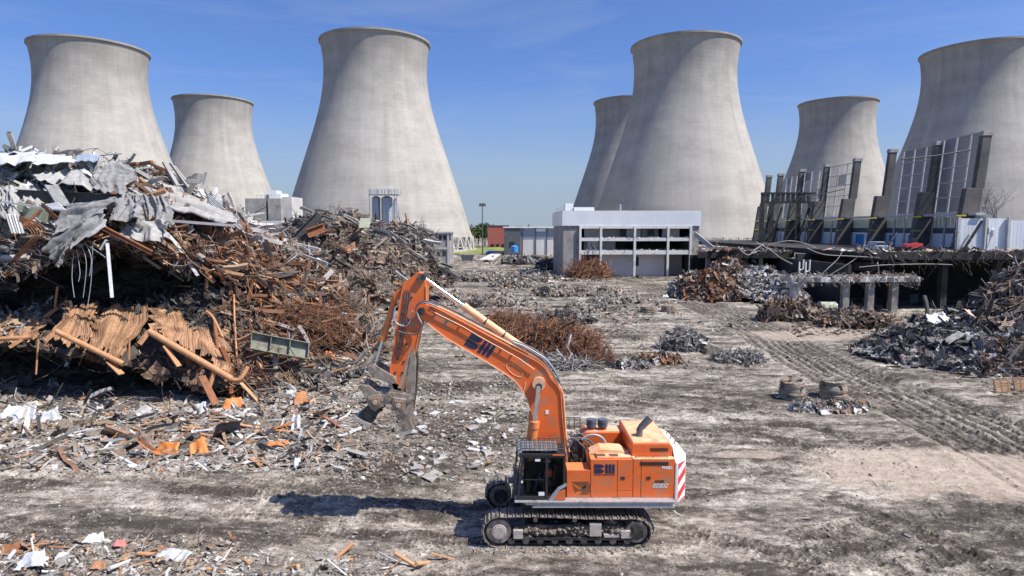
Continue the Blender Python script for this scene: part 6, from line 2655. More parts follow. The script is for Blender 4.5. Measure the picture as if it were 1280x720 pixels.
# ---- rear lobe of the heap
REAR = [
    (290, [(392, 92), (350, 96), (326, 99), (320, 102), (311, 106), (302, 109), (308, 122)]),
    (345, [(390, 92), (350, 96), (324, 99), (316, 102), (306, 105), (298, 108), (304, 122)]),
    (385, [(392, 92), (352, 96), (320, 99), (292, 102), (282, 105), (272, 108), (290, 122)]),
    (420, [(392, 92), (352, 96), (320, 99), (292, 102), (278, 105), (267, 108), (290, 122)]),
    (460, [(390, 92), (354, 96), (324, 99), (300, 102), (288, 105), (277, 108), (294, 122)]),
    (500, [(384, 94), (356, 97), (332, 100), (308, 103), (294, 105), (285, 108), (298, 122)]),
    (525, [(372, 98), (356, 100), (340, 102), (322, 104), (302, 106), (290, 108), (300, 120)]),
    (545, [(362, 103), (355, 104), (348, 105), (342, 106), (336, 107), (330, 110), (334, 116)]),
    (562, [(356, 107), (354, 107.5), (352, 108), (350, 108.5), (348, 109), (346, 111), (346, 114)]),
]
R_ = interp_cols(REAR, 150, 110)
R_ = roughen(roughen(R_, .9, .35, 21), .3, 1.4, 29)
qs = grid_q(*R_.shape[:2])
add_hit(R_, qs)
ATR = (-22, 104, 0)
tag(fast_mesh('scrap_heap', R_, qs, M_CORE, at=ATR), 'farther brown scrap mound behind the excavator boom, below the silos', 'scrap heap', None, 'stuff')
sp_ = Soup()
fm = np.ones(R_.shape[:2])
p, n = sample_grid(R_, 7000, fm)
sp_.add(p, n, {'strip': 3, 'bar': 2, 'wire': 4, 'bent': 1.0, 'bigsheet': .3, 'sheet': 2.2, 'rod': 2, 'shard': 3, 'chunk': 2}, 'brown', 1.05, axis=SD, axis_jit=.8, tilt=.5)
p, n = sample_grid(R_, 5200, fm)
sp_.add(p, n, {'strip': 3, 'bar': 3, 'sheet': 2, 'rod': 2, 'shard': 3, 'chunk': 2}, 'mix', 1.0, axis=SD, axis_jit=.8, tilt=.5)
tm = np.zeros(R_.shape[:2])
tm[:, int(.58 * 110):int(.88 * 110)] = 1
p, n = sample_grid(R_, 2400, tm)
sp_.add(p, n, {'strip': 2, 'bar': 3, 'sheet': 2, 'bent': 2, 'wire': 2, 'corr': 1}, 'grey', 1.2, axis=(1, 0, -.45), axis_jit=.3, tilt=.25, lift=.1)
sp_.build('scrap_litter', ATR, 'mass of brown and grey scrap covering the farther mound', 'scrap')

# ---- right-hand heap
RIGHT = [
    (1070, [(440, 60), (438, 60.5), (436, 61), (434, 61.5), (432, 62), (431, 64), (431, 65)]),
    (1105, [(448, 57), (440, 59), (434, 60.5), (428, 62), (424, 64), (420, 67), (424, 72)]),
    (1140, [(458, 55), (446, 57), (432, 59), (420, 61), (410, 64), (404, 67), (415, 76)]),
    (1180, [(470, 53), (452, 55), (434, 57.5), (416, 60), (402, 63), (394, 67), (412, 78)]),
    (1220, [(480, 51), (460, 53), (438, 56), (416, 59), (400, 62), (386, 67), (405, 80)]),
    (1250, [(488, 50), (464, 52.5), (438, 55.5), (410, 59), (376, 63), (352, 67), (385, 80)]),
    (1290, [(494, 49), (466, 52), (436, 55), (400, 59), (352, 63), (318, 67), (355, 80)]),
    (1350, [(505, 47), (470, 51), (436, 55), (396, 59), (352, 63), (312, 67), (350, 80)]),
    (1480, [(530, 45), (480, 50), (440, 55), (400, 59), (356, 63), (320, 67), (360, 80)]),
]
Q_R = interp_cols(RIGHT, 130, 90)
Q_R = roughen(roughen(Q_R, .7, .45, 61), .25, 1.6, 67)
qs = grid_q(*Q_R.shape[:2])
add_hit(Q_R, qs)
ATQ = (44, 58, 0)
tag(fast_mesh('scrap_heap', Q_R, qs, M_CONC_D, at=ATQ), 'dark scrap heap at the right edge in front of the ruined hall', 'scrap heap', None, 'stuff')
sp_ = Soup()
p, n = sample_grid(Q_R, 8000, None)
sp_.add(p, n, {'sheet': 4, 'corr': 1, 'strip': 2, 'bigsheet': .3, 'shard': 4, 'chunk': 2, 'wire': 1.5, 'bent': 1}, 'dark', .75, tilt=.6)
p, n = sample_grid(Q_R, 5200, clump(Q_R, .35, 77))
sp_.add(p, n, {'sheet': 4, 'corr': 1.2, 'strip': 2, 'shard': 4, 'chunk': 2, 'rod': 1}, 'grey', .7, tilt=.6)
lm = np.zeros(Q_R.shape[:2])
lm[:, :22] = 1
p, n = sample_grid(Q_R, 2200, lm)
sp_.add(p, n, {'sheet': 3, 'plank': 2, 'shard': 4, 'chunk': 2}, 'pale', .6, tilt=.6)
um = np.zeros(Q_R.shape[:2])
um[70:, 40:75] = 1
p, n = sample_grid(Q_R, 700, um)
sp_.add(p, n, {'rod': 3, 'strip': 3, 'bar': 1}, 'brown', 1.2, axis=(1, 0, .6), axis_jit=.4, tilt=.5, lift=.3)
rm = np.zeros(Q_R.shape[:2])
rm[70:95, 5:35] = 1
p, n = sample_grid(Q_R, 700, rm)
sp_.add(p, n, {'rod': 2, 'strip': 1, 'shard': 2, 'sheet': 1}, 'rust', .6, tilt=.6)
sp_.build('scrap_litter', ATQ, 'mass of crumpled dark and silver scrap covering the right-hand heap', 'scrap')

# ---- middle heap beside the office block: rusty left part, pale rubble right part
MID = [
    (838, [(372, 112), (368, 113), (364, 114), (361, 115), (360, 118)]),
    (858, [(374, 108), (362, 110), (352, 112), (346, 114), (350, 122)]),
    (878, [(376, 106), (360, 108), (350, 111), (342, 114), (346, 124)]),
    (898, [(376, 105), (354, 108), (338, 111), (328, 114), (334, 126)]),
    (918, [(374, 105), (352, 108), (334, 111), (324, 114), (330, 126)]),
    (930, [(372, 105), (356, 108), (342, 111), (334, 114), (336, 126)]),
    (962, [(376, 101), (362, 104), (348, 107), (338, 111), (336, 120)]),
    (990, [(384, 96), (372, 98), (360, 100), (350, 103), (350, 108)]),
    (1010, [(390, 92), (386, 93), (380, 95), (376, 97), (376, 100)]),
]
M_ = interp_cols(MID, 100, 60)
M_ = roughen(roughen(M_, .7, .4, 81), .25, 1.3, 83)
qs = grid_q(*M_.shape[:2])
add_hit(M_, qs)
ATD = (34, 106, 0)
tag(fast_mesh('scrap_heap', M_, qs, M_CONC_D, at=ATD), 'dark core of the heap between the office block and the ruined hall', 'scrap heap', None, 'stuff')
sp_ = Soup()
a = np.zeros(M_.shape[:2])
a[8:62] = 1
p, n = sample_grid(M_, 2600, a)
sp_.add(p, n, {'sheet': 5, 'plank': 2, 'strip': 2, 'shard': 3, 'corr': 1}, 'orange', 1.0, axis=(1, 0, -.5), axis_jit=.8, tilt=.6, dust=.7)
a = np.zeros(M_.shape[:2])
a[:20] = 1
a[30:80, 38:] = 1
p, n = sample_grid(M_, 1800, a)
sp_.add(p, n, {'sheet': 2, 'chunk': 3, 'shard': 3, 'rod': 1}, 'grey', 1.0, tilt=.6)
a = np.zeros(M_.shape[:2])
a[52:] = 1
p, n = sample_grid(M_, 3600, a)
sp_.add(p, n, {'chunk': 5, 'shard': 5, 'sheet': 1}, 'pale', 1.05, tilt=.6)
p, n = sample_grid(M_, 1500, a)
sp_.add(p, n, {'chunk': 5, 'shard': 5, 'sheet': 1}, 'dark', 1.1, tilt=.6)
sp_.build('scrap_litter', ATD, 'orange-brown plates and pale rubble covering the heap beside the office block', 'scrap')

# ---- separate small piles
SHEETY = {'sheet': 3, 'strip': 2, 'shard': 3, 'rod': 2, 'chunk': 1, 'plank': 1}
tangle('rebar_pile', 640, 430, 4.4, 3.0, 2.3, 2100, 'rust-orange tangle of rebar behind the excavator boom, its left end', size=.75)
b0 = G(684, 452)
tangle('rebar_pile', 690, 452, 4.8, 3.0, 2.8, 3300, 'large rust-orange tangle of rebar right of the excavator boom', size=.75)
tangle('rebar_pile', 735, 458, 2.3, 1.6, 1.5, 1100, 'low ragged right end of the rust-orange rebar tangle', size=.6)
tangle('cable_pile', 700, 466, 3.6, 1.2, .8, 420, 'pale grey bent pipes at the foot of the rebar tangle', pal='grey', size=.9, extra={'rod': 3, 'pipe': 1}, axis=(1, -.4, 0))
tangle('scrap_pile', 706, 408, 3.8, 2.2, 1.5, 900, 'small dark scrap pile with a tilted black plate, behind the rebar', pal='dark', size=.75, extra=SHEETY)
tangle('scrap_pile', 862, 441, 2.5, 2.0, 2.2, 1500, 'conical grey wire and scrap pile in the middle of the yard', pal='grey', size=.55, extra={'rod': 4, 'strip': 2, 'sheet': 1.2, 'shard': 1, 'wire': .7})
tangle('scrap_pile', 826, 458, 2.2, 1.2, .9, 700, 'low rusty brown scrap pile left of the conical grey pile', pal='rust', size=.5, extra=SHEETY)
tangle('scrap_pile', 790, 463, 1.9, .8, .6, 420, 'small grey sheet-metal pile beside the rebar tangle', pal='grey', size=.5, extra=SHEETY)
tangle('scrap_pile', 930, 457, 2.5, 1.7, 1.1, 1100, 'low grey wire pile right of the conical pile', pal='grey', size=.5, extra={'rod': 5, 'strip': 2, 'shard': 1})
tangle('scrap_pile', 738, 349, 4.6, 4, 3.0, 900, 'rust-brown branchy tangle in front of the office block', pal='tangle', size=1.6)
tangle('scrap_pile', 1004, 404, 4.6, 3, 2.8, 1500, 'brown scrap mound below the left end of the concrete ledge', pal='brown', size=.9, extra=SHEETY)
tangle('scrap_pile', 1080, 412, 4.6, 2.6, 2.2, 1200, 'brown scrap mound below the right end of the concrete ledge', pal='brown', size=.85, extra=SHEETY)
tangle('scrap_pile', 1105, 445, 2.6, 1.4, .9, 500, 'small brown scrap pile at the left foot of the right-hand heap', pal='brown', size=.6, extra=SHEETY)
tangle('scrap_pile', 545, 352, 4.0, 3, 2.2, 900, 'dark earthy scrap mound behind the top of the excavator arm', pal='brown', size=.85, extra=SHEETY)
tangle('scrap_pile', 655, 331, 7, 5, 2.0, 700, 'grey machinery scrap in front of the workshop', pal='dark', size=2.0, extra={'bar': 2, 'sheet': 2, 'chunk': 3})
tangle('scrap_pile', 690, 338, 5, 3, 3.4, 500, 'dark jumble of frames against the left wall of the office block', pal='dark', size=2.0, extra={'bar': 3, 'sheet': 1, 'chunk': 3})
tangle('scrap_pile', 1050, 520, 2.9, 1.0, .45, 800, 'flat pale scatter of scrap around the two stumps', pal='bright', size=.42, extra=SHEETY)
for a, b_, rx, h_, lab in ((600, 352, 6, 1.8, 'low grey-brown rubble mound left of the yard middle'), (640, 360, 5, 2.0, 'low rubble mound beyond the rebar tangle'),
                           (672, 352, 5, 1.8, 'small rubble mound left of the brown tangle at the office block'), (700, 372, 5, 1.8, 'brown-grey rubble mound in the middle of the yard'),
                           (745, 372, 4.4, 1.5, 'grey rubble mound before the office block front'), (770, 382, 4.0, 1.3, 'rounded grey rubble mound near the start of the haul road'),
                           (735, 392, 3, .9, 'small flat rubble mound between the yard and the haul road'), (620, 385, 5, 1.4, 'broken low rubble mound behind the boom cylinder')):
    tangle('rubble_mound', a, b_, rx, 3, h_, 900, lab, pal='ground', size=1.0, extra={'chunk': 4, 'shard': 4, 'strip': .8, 'wire': .35, 'rod': .6, 'sheet': .5})

# ---- loose litter over the yard
def litter(name, at, lab, specs):
    s_ = Soup()
    for (N_, x0, x1, y0, y1, kinds, pal, size, dens) in specs:
        p_, n_ = px_scatter(N_, x0, x1, y0, y1, dens)
        s_.add(p_, n_, kinds, pal, size, tilt=.3, dust=.8)
    return s_.build(name, at, lab, 'litter')


LIT = {'shard': 5, 'chunk': 4, 'sheet': .8, 'strip': .8, 'rod': .8, 'plank': .6}
STN = {'shard': 3, 'chunk': 5}
cl = lambda s, lo=.42, hi=.62, sd=5: (lambda x, y: sstep(lo, hi, fbm(x * s, y * s, 3, sd)))
litter('yard_rubble', (0, 90, 0), 'broken rubble strewn across the far yard between the mounds', [
    (7000, 545, 820, 342, 420, STN, 'ground', .5, cl(.12, .3, .6)),
    (5200, 545, 800, 342, 402, LIT, 'ground', 1.25, cl(.12)),
    (1500, 545, 800, 342, 410, LIT, 'mix', 1.0, cl(.12)),
    (1200, 560, 1000, 395, 470, LIT, 'ground', .7, cl(.2)),
    (900, 590, 720, 318, 345, LIT, 'mix', 1.5, None),
    (500, 780, 860, 372, 396, LIT, 'mix', .9, cl(.3)),
    (700, 990, 1130, 392, 420, LIT, 'brown', 1.0, None),
])
litter('churned_rubble', (-2, 36, 0), 'grey broken clods and stones below and behind the jaws', [
    (3800, 430, 660, 480, 610, STN, 'ground', .42, cl(.35, .35, .55)),
    (1500, 430, 660, 400, 500, STN, 'ground', .55, cl(.3)),
    (900, 420, 640, 480, 600, LIT, 'ground', .4, None),
    (160, 500, 640, 500, 600, {'shard': 1}, 'pale', .8, None),
])
litter('heap_litter', (-16, 36, 0), 'dense pale and rusty litter at the foot of the biggest heap', [
    (4800, -60, 440, 505, 592, {'shard': 5, 'sheet': 1.5, 'plank': 2.0, 'chunk': 3, 'strip': 1.6, 'rod': 1, 'wire': .3, 'bent': .2}, 'bright', .52, cl(.28, .25, .5, 8)),
    (9000, -60, 470, 500, 600, {'shard': 4, 'chunk': 5}, 'ground', .20, cl(.28, .22, .5, 8)),
    (2000, -60, 430, 500, 590, {'shard': 3, 'bigsheet': .15, 'bent': .4, 'sheet': 2, 'plank': 2, 'strip': 2}, 'mix', .62, cl(.28, .3, .5, 12)),
    (2800, 290, 480, 425, 590, {'shard': 4, 'sheet': 1.6, 'plank': 2, 'strip': 2, 'rod': 1.5, 'chunk': 2}, 'mix', .6, cl(.3, .3, .5, 15)),
    (1400, 300, 470, 430, 560, {'shard': 4, 'plank': 2, 'strip': 2, 'chunk': 2}, 'brown', .6, None),
])
litter('foreground_litter', (-8, 21, 0), 'shredded white, rusty and grey litter along the bottom left foreground', [
    (5000, -60, 590, 680, 760, {'shard': 4, 'chunk': 5}, 'ground', .13, lambda x, y: sstep(.3, .6, fbm(x * .5, y * .5, 3, 6))),
    (1700, -60, 560, 694, 760, {'shard': 5, 'sheet': 1.5, 'plank': 2, 'strip': 2.5, 'rod': 2, 'chunk': 2, 'wire': .2}, 'bright', .32, lambda x, y: sstep(.35, .6, fbm(x * .5, y * .5, 3, 6) + .25 * (x < -4))),
    (1900, -60, 300, 676, 740, {'shard': 5, 'sheet': 2, 'plank': 2, 'strip': 2, 'rod': 2, 'chunk': 2, 'wire': .3}, 'mix', .36, lambda x, y: sstep(.38, .6, fbm(x * .5, y * .5, 3, 26) + .12 * (x < -6))),
])
litter('yard_stones', (6, 32, 0), 'small stones and shards scattered over the muddy yard', [
    (9000, -80, 1360, 560, 730, STN, 'ground', .085, cl(.6, .3, .65)),
    (9000, 300, 1330, 430, 560, STN, 'ground', .14, cl(.4, .3, .65)),
    (2600, -80, 640, 590, 700, STN, 'ground', .18, cl(.5, .4, .6)),
    (500, -80, 640, 590, 700, {'rod': 1, 'shard': 2}, 'bright', .28, None),
    (4200, 640, 1320, 460, 730, STN, 'ground', .20, cl(.4, .42, .6)),
    (220, 700, 1300, 480, 730, {'rod': 1, 'strip': 1, 'shard': 2}, 'mix', .35, None),
    (1500, 980, 1300, 430, 520, STN, 'ground', .35, cl(.3)),
    (1200, 600, 1000, 455, 560, STN, 'ground', .3, cl(.3)),
])

s_ = Soup()
n = 1500
xx = rng.uniform(-1.5, 5.7, n)
yy = np.where(rng.random(n) < .6, YN - np.abs(rng.normal(0, .18, n)), YF + np.abs(rng.normal(0, .25, n)))
s_.add(np.stack([xx, yy, ground_z(xx, yy)], 1), np.tile([0, 0, 1.0], (n, 1)), {'chunk': 1}, 'ground', .22, dust=.9)
s_.build('mud_clods', (2, YN, 0), 'loose clods of mud pushed up along the excavator crawlers', 'mud')
# ---- individual pieces --------------------------------------------------
def quad_sheet(name, corners, nx, ny, mat_, lab, cat, fold=.25, ffreq=3.0, fdir=0, corr=0.0, ncorr=30, ragged=.12, seed=1, group=None, thick=.03, bumpy=.08, sag=0.0):
    """sheet hung between four corners (a,b,c,d = along u then v), folded, with a ragged outline and real thickness"""
    a, b_, c, d = [np.array(v[:]) for v in corners]
    u, v = np.meshgrid(np.linspace(0, 1, nx), np.linspace(0, 1, ny), indexing='ij')
    # ragged edge
    ru = ragged * (fbm(v * 6 + seed, v * 0 + seed, 3, seed) - .5) * 2
    rv = ragged * (fbm(u * 7 + seed * 3, u * 0 + seed, 3, seed + 5) - .5) * 2
    uu = u + (u - .5) * 2 * ru
    vv = v + (v - .5) * 2 * rv
    uu, vv = uu[..., None], vv[..., None]
    S_ = a * (1 - uu) * (1 - vv) + b_ * uu * (1 - vv) + c * uu * vv + d * (1 - uu) * vv
    n_ = np.cross(b_ - a, d - a)
    n_ /= np.linalg.norm(n_)
    if n_[2] < 0:
        n_ = -n_
    t_ = u if fdir == 0 else v
    o_ = v if fdir == 0 else u
    wq = fbm(u * 1.6 + seed, v * 1.6, 2, seed)
    f_ = 1 - np.abs(fbm((t_ + wq * .3) * ffreq * 1.5 + seed, o_ * .5, 2, seed + 9) - .5) * 6
    hgt = fold * np.clip(f_, -1, 1) * (.6 + .6 * vnoise(o_ * 1.5 + seed, t_ * 2, seed)) + bumpy * (fbm(u * 7, v * 7, 3, seed + 2) - .5)
    hgt = hgt - sag * 4 * u * (1 - u)
    cols_ = None
    if corr:
        sid = np.floor(t_ * ncorr)
        hgt = hgt + corr * (((t_ * ncorr) % 1) > .45) + .10 * (_hash(sid, sid * 0 + seed, 1) - .5) * (1 - v * .6)
        cb = .62 + .5 * _hash(sid, sid * 0 + seed, 2)
        cols_ = (np.array([.50, .29, .165])[None, None] * cb[..., None] * (1 - .45 * sstep(.45, .7, fbm(u * 6, v * 5, 4, seed)))[..., None]).reshape(-1, 3)
        mat_ = M_DEB
    S_ = S_ + n_ * hgt[..., None]
    at_ = tuple(S_.reshape(-1, 3).mean(0))
    Q0 = grid_q(nx, ny)
    if corr:      # some strips torn short
        k_ = np.repeat(np.arange(nx - 1), ny - 1)
        jv = np.tile(np.arange(ny - 1), nx - 1) / (ny - 1.0)
        sid = np.floor(k_ / (nx - 1.0) * ncorr)
        lo_, hi_ = _hash(sid, sid * 0 + seed, 3) ** 4 * .3, 1 - _hash(sid, sid * 0 + seed, 4) ** 3 * .2
        Q0 = Q0[(jv >= lo_) & (jv <= hi_)]
    o = fast_mesh(name, S_, Q0, mat_, smooth=not corr, at=at_, col=cols_)
    md = o.modifiers.new('thick', 'SOLIDIFY')
    md.thickness = thick
    return tag(o, lab, cat, group)


def C4(pts, Ys):
    return [P(px, py, Y) for (px, py), Y in zip(pts, Ys)]


GM = 'grey roofing membranes draped over the biggest heap'
# white sheets on the crest
quad_sheet('roofing_sheet', C4([(-6, 206), (44, 203), (46, 190), (-6, 192)], [54, 54, 57, 57]), 20, 12, M_TARPW, 'white sheet at the top left corner of the heap', 'roofing sheet', .15, 2, seed=3, group=GM)
quad_sheet('roofing_sheet', C4([(40, 205), (92, 204), (92, 196), (44, 192)], [54, 54, 57, 57]), 20, 10, M_TARPW, 'flat white sheet on the heap crest, second from the left edge', 'roofing sheet', .12, 2, seed=5, group=GM)
quad_sheet('roofing_sheet', C4([(94, 202), (122, 202), (124, 193), (98, 194)], [55, 55, 57, 57]), 16, 10, mat('blue_grey_sheet', (.20, .25, .31), (.34, .40, .46), 1, .6, bump=.3), 'blue-grey sheet on the heap crest against the first cooling tower', 'roofing sheet', .12, 2, seed=6, group=GM)
# big pale membrane descending to the right
quad_sheet('roofing_membrane', C4([(40, 228), (118, 236), (120, 206), (58, 218)], [52, 51.5, 57, 55]), 34, 22, M_MEMBL, 'pale crumpled membrane below the crest, left of the long grey sheet', 'roofing membrane', .35, 3, seed=7, group=GM)
quad_sheet('roofing_membrane', C4([(112, 240), (182, 250), (172, 206), (120, 203)], [51.5, 51.5, 57.5, 57]), 36, 26, M_MEMB, 'grey ribbed membrane at the crest above the dark girder', 'roofing membrane', .30, 5, fdir=0, seed=11, group=GM)
quad_sheet('roofing_membrane', C4([(170, 252), (292, 284), (284, 262), (172, 214)], [51, 51, 55.5, 57]), 60, 30, M_MEMBL, 'longest pale grey membrane, sweeping down to the right along the heap top', 'roofing membrane', .38, 6, fdir=1, seed=13, group=GM)
quad_sheet('roofing_membrane', C4([(150, 286), (222, 280), (208, 246), (150, 244)], [49, 49.5, 51.5, 51.5]), 40, 26, M_MEMB, 'grey pleated membrane hanging in folds beside the end of the girder', 'roofing membrane', .45, 8, fdir=0, seed=17, group=GM)
quad_sheet('roofing_membrane', C4([(6, 262), (56, 262), (50, 238), (4, 236)], [49, 49, 51.5, 51.5]), 26, 20, M_MEMBL, 'pale membrane bundle at the left edge beneath the crest', 'roofing membrane', .4, 4, seed=19, group=GM)
quad_sheet('roofing_membrane', C4([(-8, 278), (22, 272), (24, 236), (-8, 232)], [48, 48.2, 50.5, 50.5]), 20, 26, M_MEMBL, 'upright folded pale membrane at the very left edge of the heap', 'roofing membrane', .35, 4, seed=21, group=GM)
quad_sheet('roofing_membrane', C4([(64, 294), (134, 268), (152, 250), (82, 254)], [46.2, 47.0, 49.5, 49.0]), 44, 26, M_MEMB, 'large grey membrane fold hanging over the dark cavity, its wide upper part', 'roofing membrane', .5, 3, fdir=1, seed=23, group=GM)
quad_sheet('roofing_membrane', C4([(76, 336), (84, 312), (104, 276), (56, 310)], [45.4, 45.4, 46.2, 45.8]), 30, 24, M_MEMB, 'pointed grey membrane tip hanging down into the dark cavity', 'roofing membrane', .35, 3, fdir=1, seed=25, group=GM)
quad_sheet('roofing_membrane', C4([(88, 312), (136, 286), (130, 262), (80, 290)], [45.6, 46.3, 47.3, 46.6]), 34, 20, M_MEMBL, 'pale rolled membrane slab across the grey fold', 'roofing membrane', .25, 2, fdir=1, seed=27, group=GM)
quad_sheet('roofing_membrane', C4([(134, 278), (176, 272), (180, 250), (140, 252)], [47.6, 47.8, 49.3, 49.3]), 26, 18, M_MEMB, 'small dark-grey crumpled membrane right of the dark girder', 'roofing membrane', .4, 4, seed=29, group=GM)
quad_sheet('roofing_membrane', C4([(156, 302), (214, 300), (204, 276), (150, 282)], [47.4, 47.6, 49.0, 48.8]), 30, 18, M_MEMBL, 'pale twisted membrane at the top of the rusty slope', 'roofing membrane', .4, 3, seed=31, group=GM)
# corrugated tan decks
GT = 'rusted corrugated floor decks folded out of the biggest heap'
quad_sheet('corrugated_deck', C4([(-6, 432), (38, 430), (64, 396), (-6, 402)], [43.6, 43.6, 48.6, 48.6]), 60, 14, M_TAN, 'leftmost tan corrugated deck, low and half hidden in shadow', 'floor deck', .12, 2, corr=.05, ncorr=14, seed=33, group=GT)
quad_sheet('corrugated_deck', C4([(60, 428), (104, 438), (122, 382), (84, 382)], [43.4, 43.3, 49.2, 49.2]), 90, 16, M_TAN, 'narrow tan corrugated deck left of the twin fan-shaped decks', 'floor deck', .15, 2, corr=.06, ncorr=18, seed=35, group=GT)
quad_sheet('corrugated_deck', C4([(98, 436), (152, 452), (190, 384), (108, 384)], [43.3, 43.2, 49.6, 49.6]), 120, 18, M_TAN, 'fan-shaped tan corrugated deck in the middle of the heap face', 'floor deck', .25, 1.5, corr=.07, ncorr=22, seed=37, group=GT)
quad_sheet('corrugated_deck', C4([(186, 412), (288, 470), (282, 405), (192, 382)], [43.3, 43.1, 48.8, 49.6]), 150, 22, M_TAN, 'widest tan corrugated deck on the right of the heap face, over the long pipe', 'floor deck', .2, 2, corr=.07, ncorr=30, seed=39, group=GT)


def long_piece(name, a, b_, ra, lab, cat, mat_, kind='pipe', w=.2, h=.3, group=None, mid=None, n=10):
    """pipe / beam between two points"""
    c = (Vector(a) + Vector(b_)) / 2
    mb = MB()
    if kind == 'pipe':
        pts_ = [Vector(a)] + ([Vector(m_) for m_ in mid] if mid else []) + [Vector(b_)]
        if len(pts_) > 2:
            pts_ = smooth_path(pts_, 5)
        mb.tube(pts_, ra, n)
    elif kind == 'ibeam':
        a, b_ = Vector(a), Vector(b_)
        d = (b_ - a)
        side = d.cross(Vector((0, 0, 1)))
        side = side.normalized() if side.length > 1e-4 else Vector((1, 0, 0))
        up = side.cross(d).normalized()
        t_ = .035
        mb.obox(a - side * w / 2 + up * (h / 2 - t_), d, side * w, up * t_)
        mb.obox(a - side * w / 2 - up * h / 2, d, side * w, up * t_)
        mb.obox(a - side * t_ / 2 - up * (h / 2 - t_ - .001), d, side * t_, up * (h - 2 * t_ - .002))
    else:
        mb.bar(a, b_, w, h)
    return tag(mb.build(name, mat_, at=c), lab, cat, group)


def K(px, py, Y):
    return P(px, py, Y)


GB = 'pipes and beams along the lower edge of the folded decks'
long_piece('lip_pipe', K(186, 414, 43.1), K(290, 474, 42.9), .22, 'thick tan pipe along the lower edge of the widest corrugated deck', 'pipe', M_TANPIPE, group=GB)
long_piece('lip_pipe', K(70, 414, 43.1), K(154, 455, 42.9), .19, 'tan pipe along the lower edge of the fan-shaped deck', 'pipe', M_TANPIPE, group=GB)
long_piece('lip_pipe', K(-8, 424, 43.2), K(42, 422, 43.2), .15, 'short tan pipe end under the leftmost corrugated deck', 'pipe', M_TANPIPE, group=GB)
long_piece('stub_beam', K(186, 414, 43.1), K(174, 430, 42.6), .1, 'short tan stub at the left end of the thick lip pipe', 'beam', M_TANPIPE, 'bar', .3, .25, GB)
long_piece('stub_beam', K(268, 464, 43.0), K(258, 492, 42.6), .1, 'short beam standing down from the right end of the lip pipe', 'beam', M_TANPIPE, 'bar', .3, .25, GB)
long_piece('stub_beam', K(70, 414, 43.1), K(56, 426, 42.6), .1, 'stub at the left end of the fan-deck pipe', 'beam', M_TANPIPE, 'bar', .3, .25, GB)
long_piece('stub_beam', K(28, 424, 43.1), K(12, 434, 42.7), .1, 'lowest stub under the leftmost deck', 'beam', M_TANPIPE, 'bar', .25, .2, GB)
long_piece('bent_plate', K(136, 452, 43.0), K(152, 468, 42.6), .1, 'small curled tan plate below the fan-shaped deck', 'steel plate', M_TANPIPE, 'bar', .45, .08, GB)
long_piece('bent_plate', K(206, 432, 43.0), K(224, 458, 42.7), .1, 'curled dark tan strip hanging under the lip pipe', 'steel plate', M_TANPIPE, 'bar', .4, .08, GB)
long_piece('bent_plate', K(252, 470, 42.6), K(270, 506, 41.6), .1, 'long tan strap reaching from the lip pipe down to the litter', 'steel plate', M_RUST, 'bar', .5, .08, GB)
long_piece('lip_pipe', K(288, 474, 42.9), K(310, 458, 43.4), .15, 'curved tan pipe end turning up beyond the widest deck', 'pipe', M_TANPIPE, group=GB, mid=[K(300, 474, 43.0)])
long_piece('hanging_strut', K(48, 424, 43.0), K(45, 468, 42.8), .06, 'thin tan rod hanging below the leftmost decks', 'rod', M_TANPIPE, 'pipe', group=GB)
long_piece('hanging_strut', K(162, 422, 43.2), K(161, 456, 43.1), .06, 'thin tan rod hanging right of the fan-shaped deck', 'rod', M_TANPIPE, 'pipe', group=GB)
# dark girder under the grey membranes
g = long_piece('plate_girder', K(22, 245, 50.2), K(152, 251, 50.4), .1, 'long dark plate girder lying level under the grey membranes', 'girder', M_GIRD, 'ibeam', .5, 1.0)
long_piece('pale_wall_slab', K(24, 262, 49.2), K(60, 274, 49.0), .1, 'pale green-grey wall slab under the left end of the dark girder', 'wall slab', M_STUMPG, 'bar', .3, 1.3)
long_piece('upright_plate', K(64, 232, 49.6), K(80, 258, 49.0), .1, 'grey riveted plate leaning across the dark girder', 'steel plate', M_MEMB, 'bar', 1.0, .12)
# hanging white strip in the cavity
long_piece('hanging_strip', K(134, 304, 46.2), K(140, 372, 45.6), .1, 'torn white strip hanging down in the dark cavity', 'strip', M_WHSC, 'bar', .22, .10)
long_piece('hanging_strip', K(133, 300, 46.1), K(126, 312, 46.0), .1, 'small white flap at the top of the torn white strip', 'strip', M_WHSC, 'bar', .35, .10)
for k, (a, b_, c_) in enumerate((((102, 306), (108, 330), (104, 372)), ((106, 302), (114, 322), (112, 345)), ((104, 304), (118, 312), (132, 322)), ((116, 304), (114, 350), (109, 386)),
                                 ((92, 316), (90, 346), (93, 372)), ((96, 312), (100, 340), (98, 352)))):
    long_piece('hanging_cable', K(*a, 46.3), K(*c_, 46.0), .025, ['longest thin grey cable dangling in the cavity beside the white strip', 'thin grey cable dangling left of the white strip, second longest', 'cable looping right to the torn white strip',
                                                                    'short grey cable dangling above the fan-shaped deck', 'short curled cable above the narrow tan deck', 'thin cable just right of the pointed membrane tip'][k], 'cable', M_GALV, mid=[K(*b_, 46.1)], n=5)
long_piece('rusty_stub', K(72, 358, 49.6), K(68, 390, 49.6), .09, 'short orange-brown stub standing in the dark cavity at left', 'pipe', M_TANPIPE)
long_piece('rusty_stub', K(54, 398, 48.6), K(84, 376, 49.8), .1, 'short broken tan beam lying slanted in the dark cavity', 'beam', M_TANPIPE, 'bar', .3, .22)
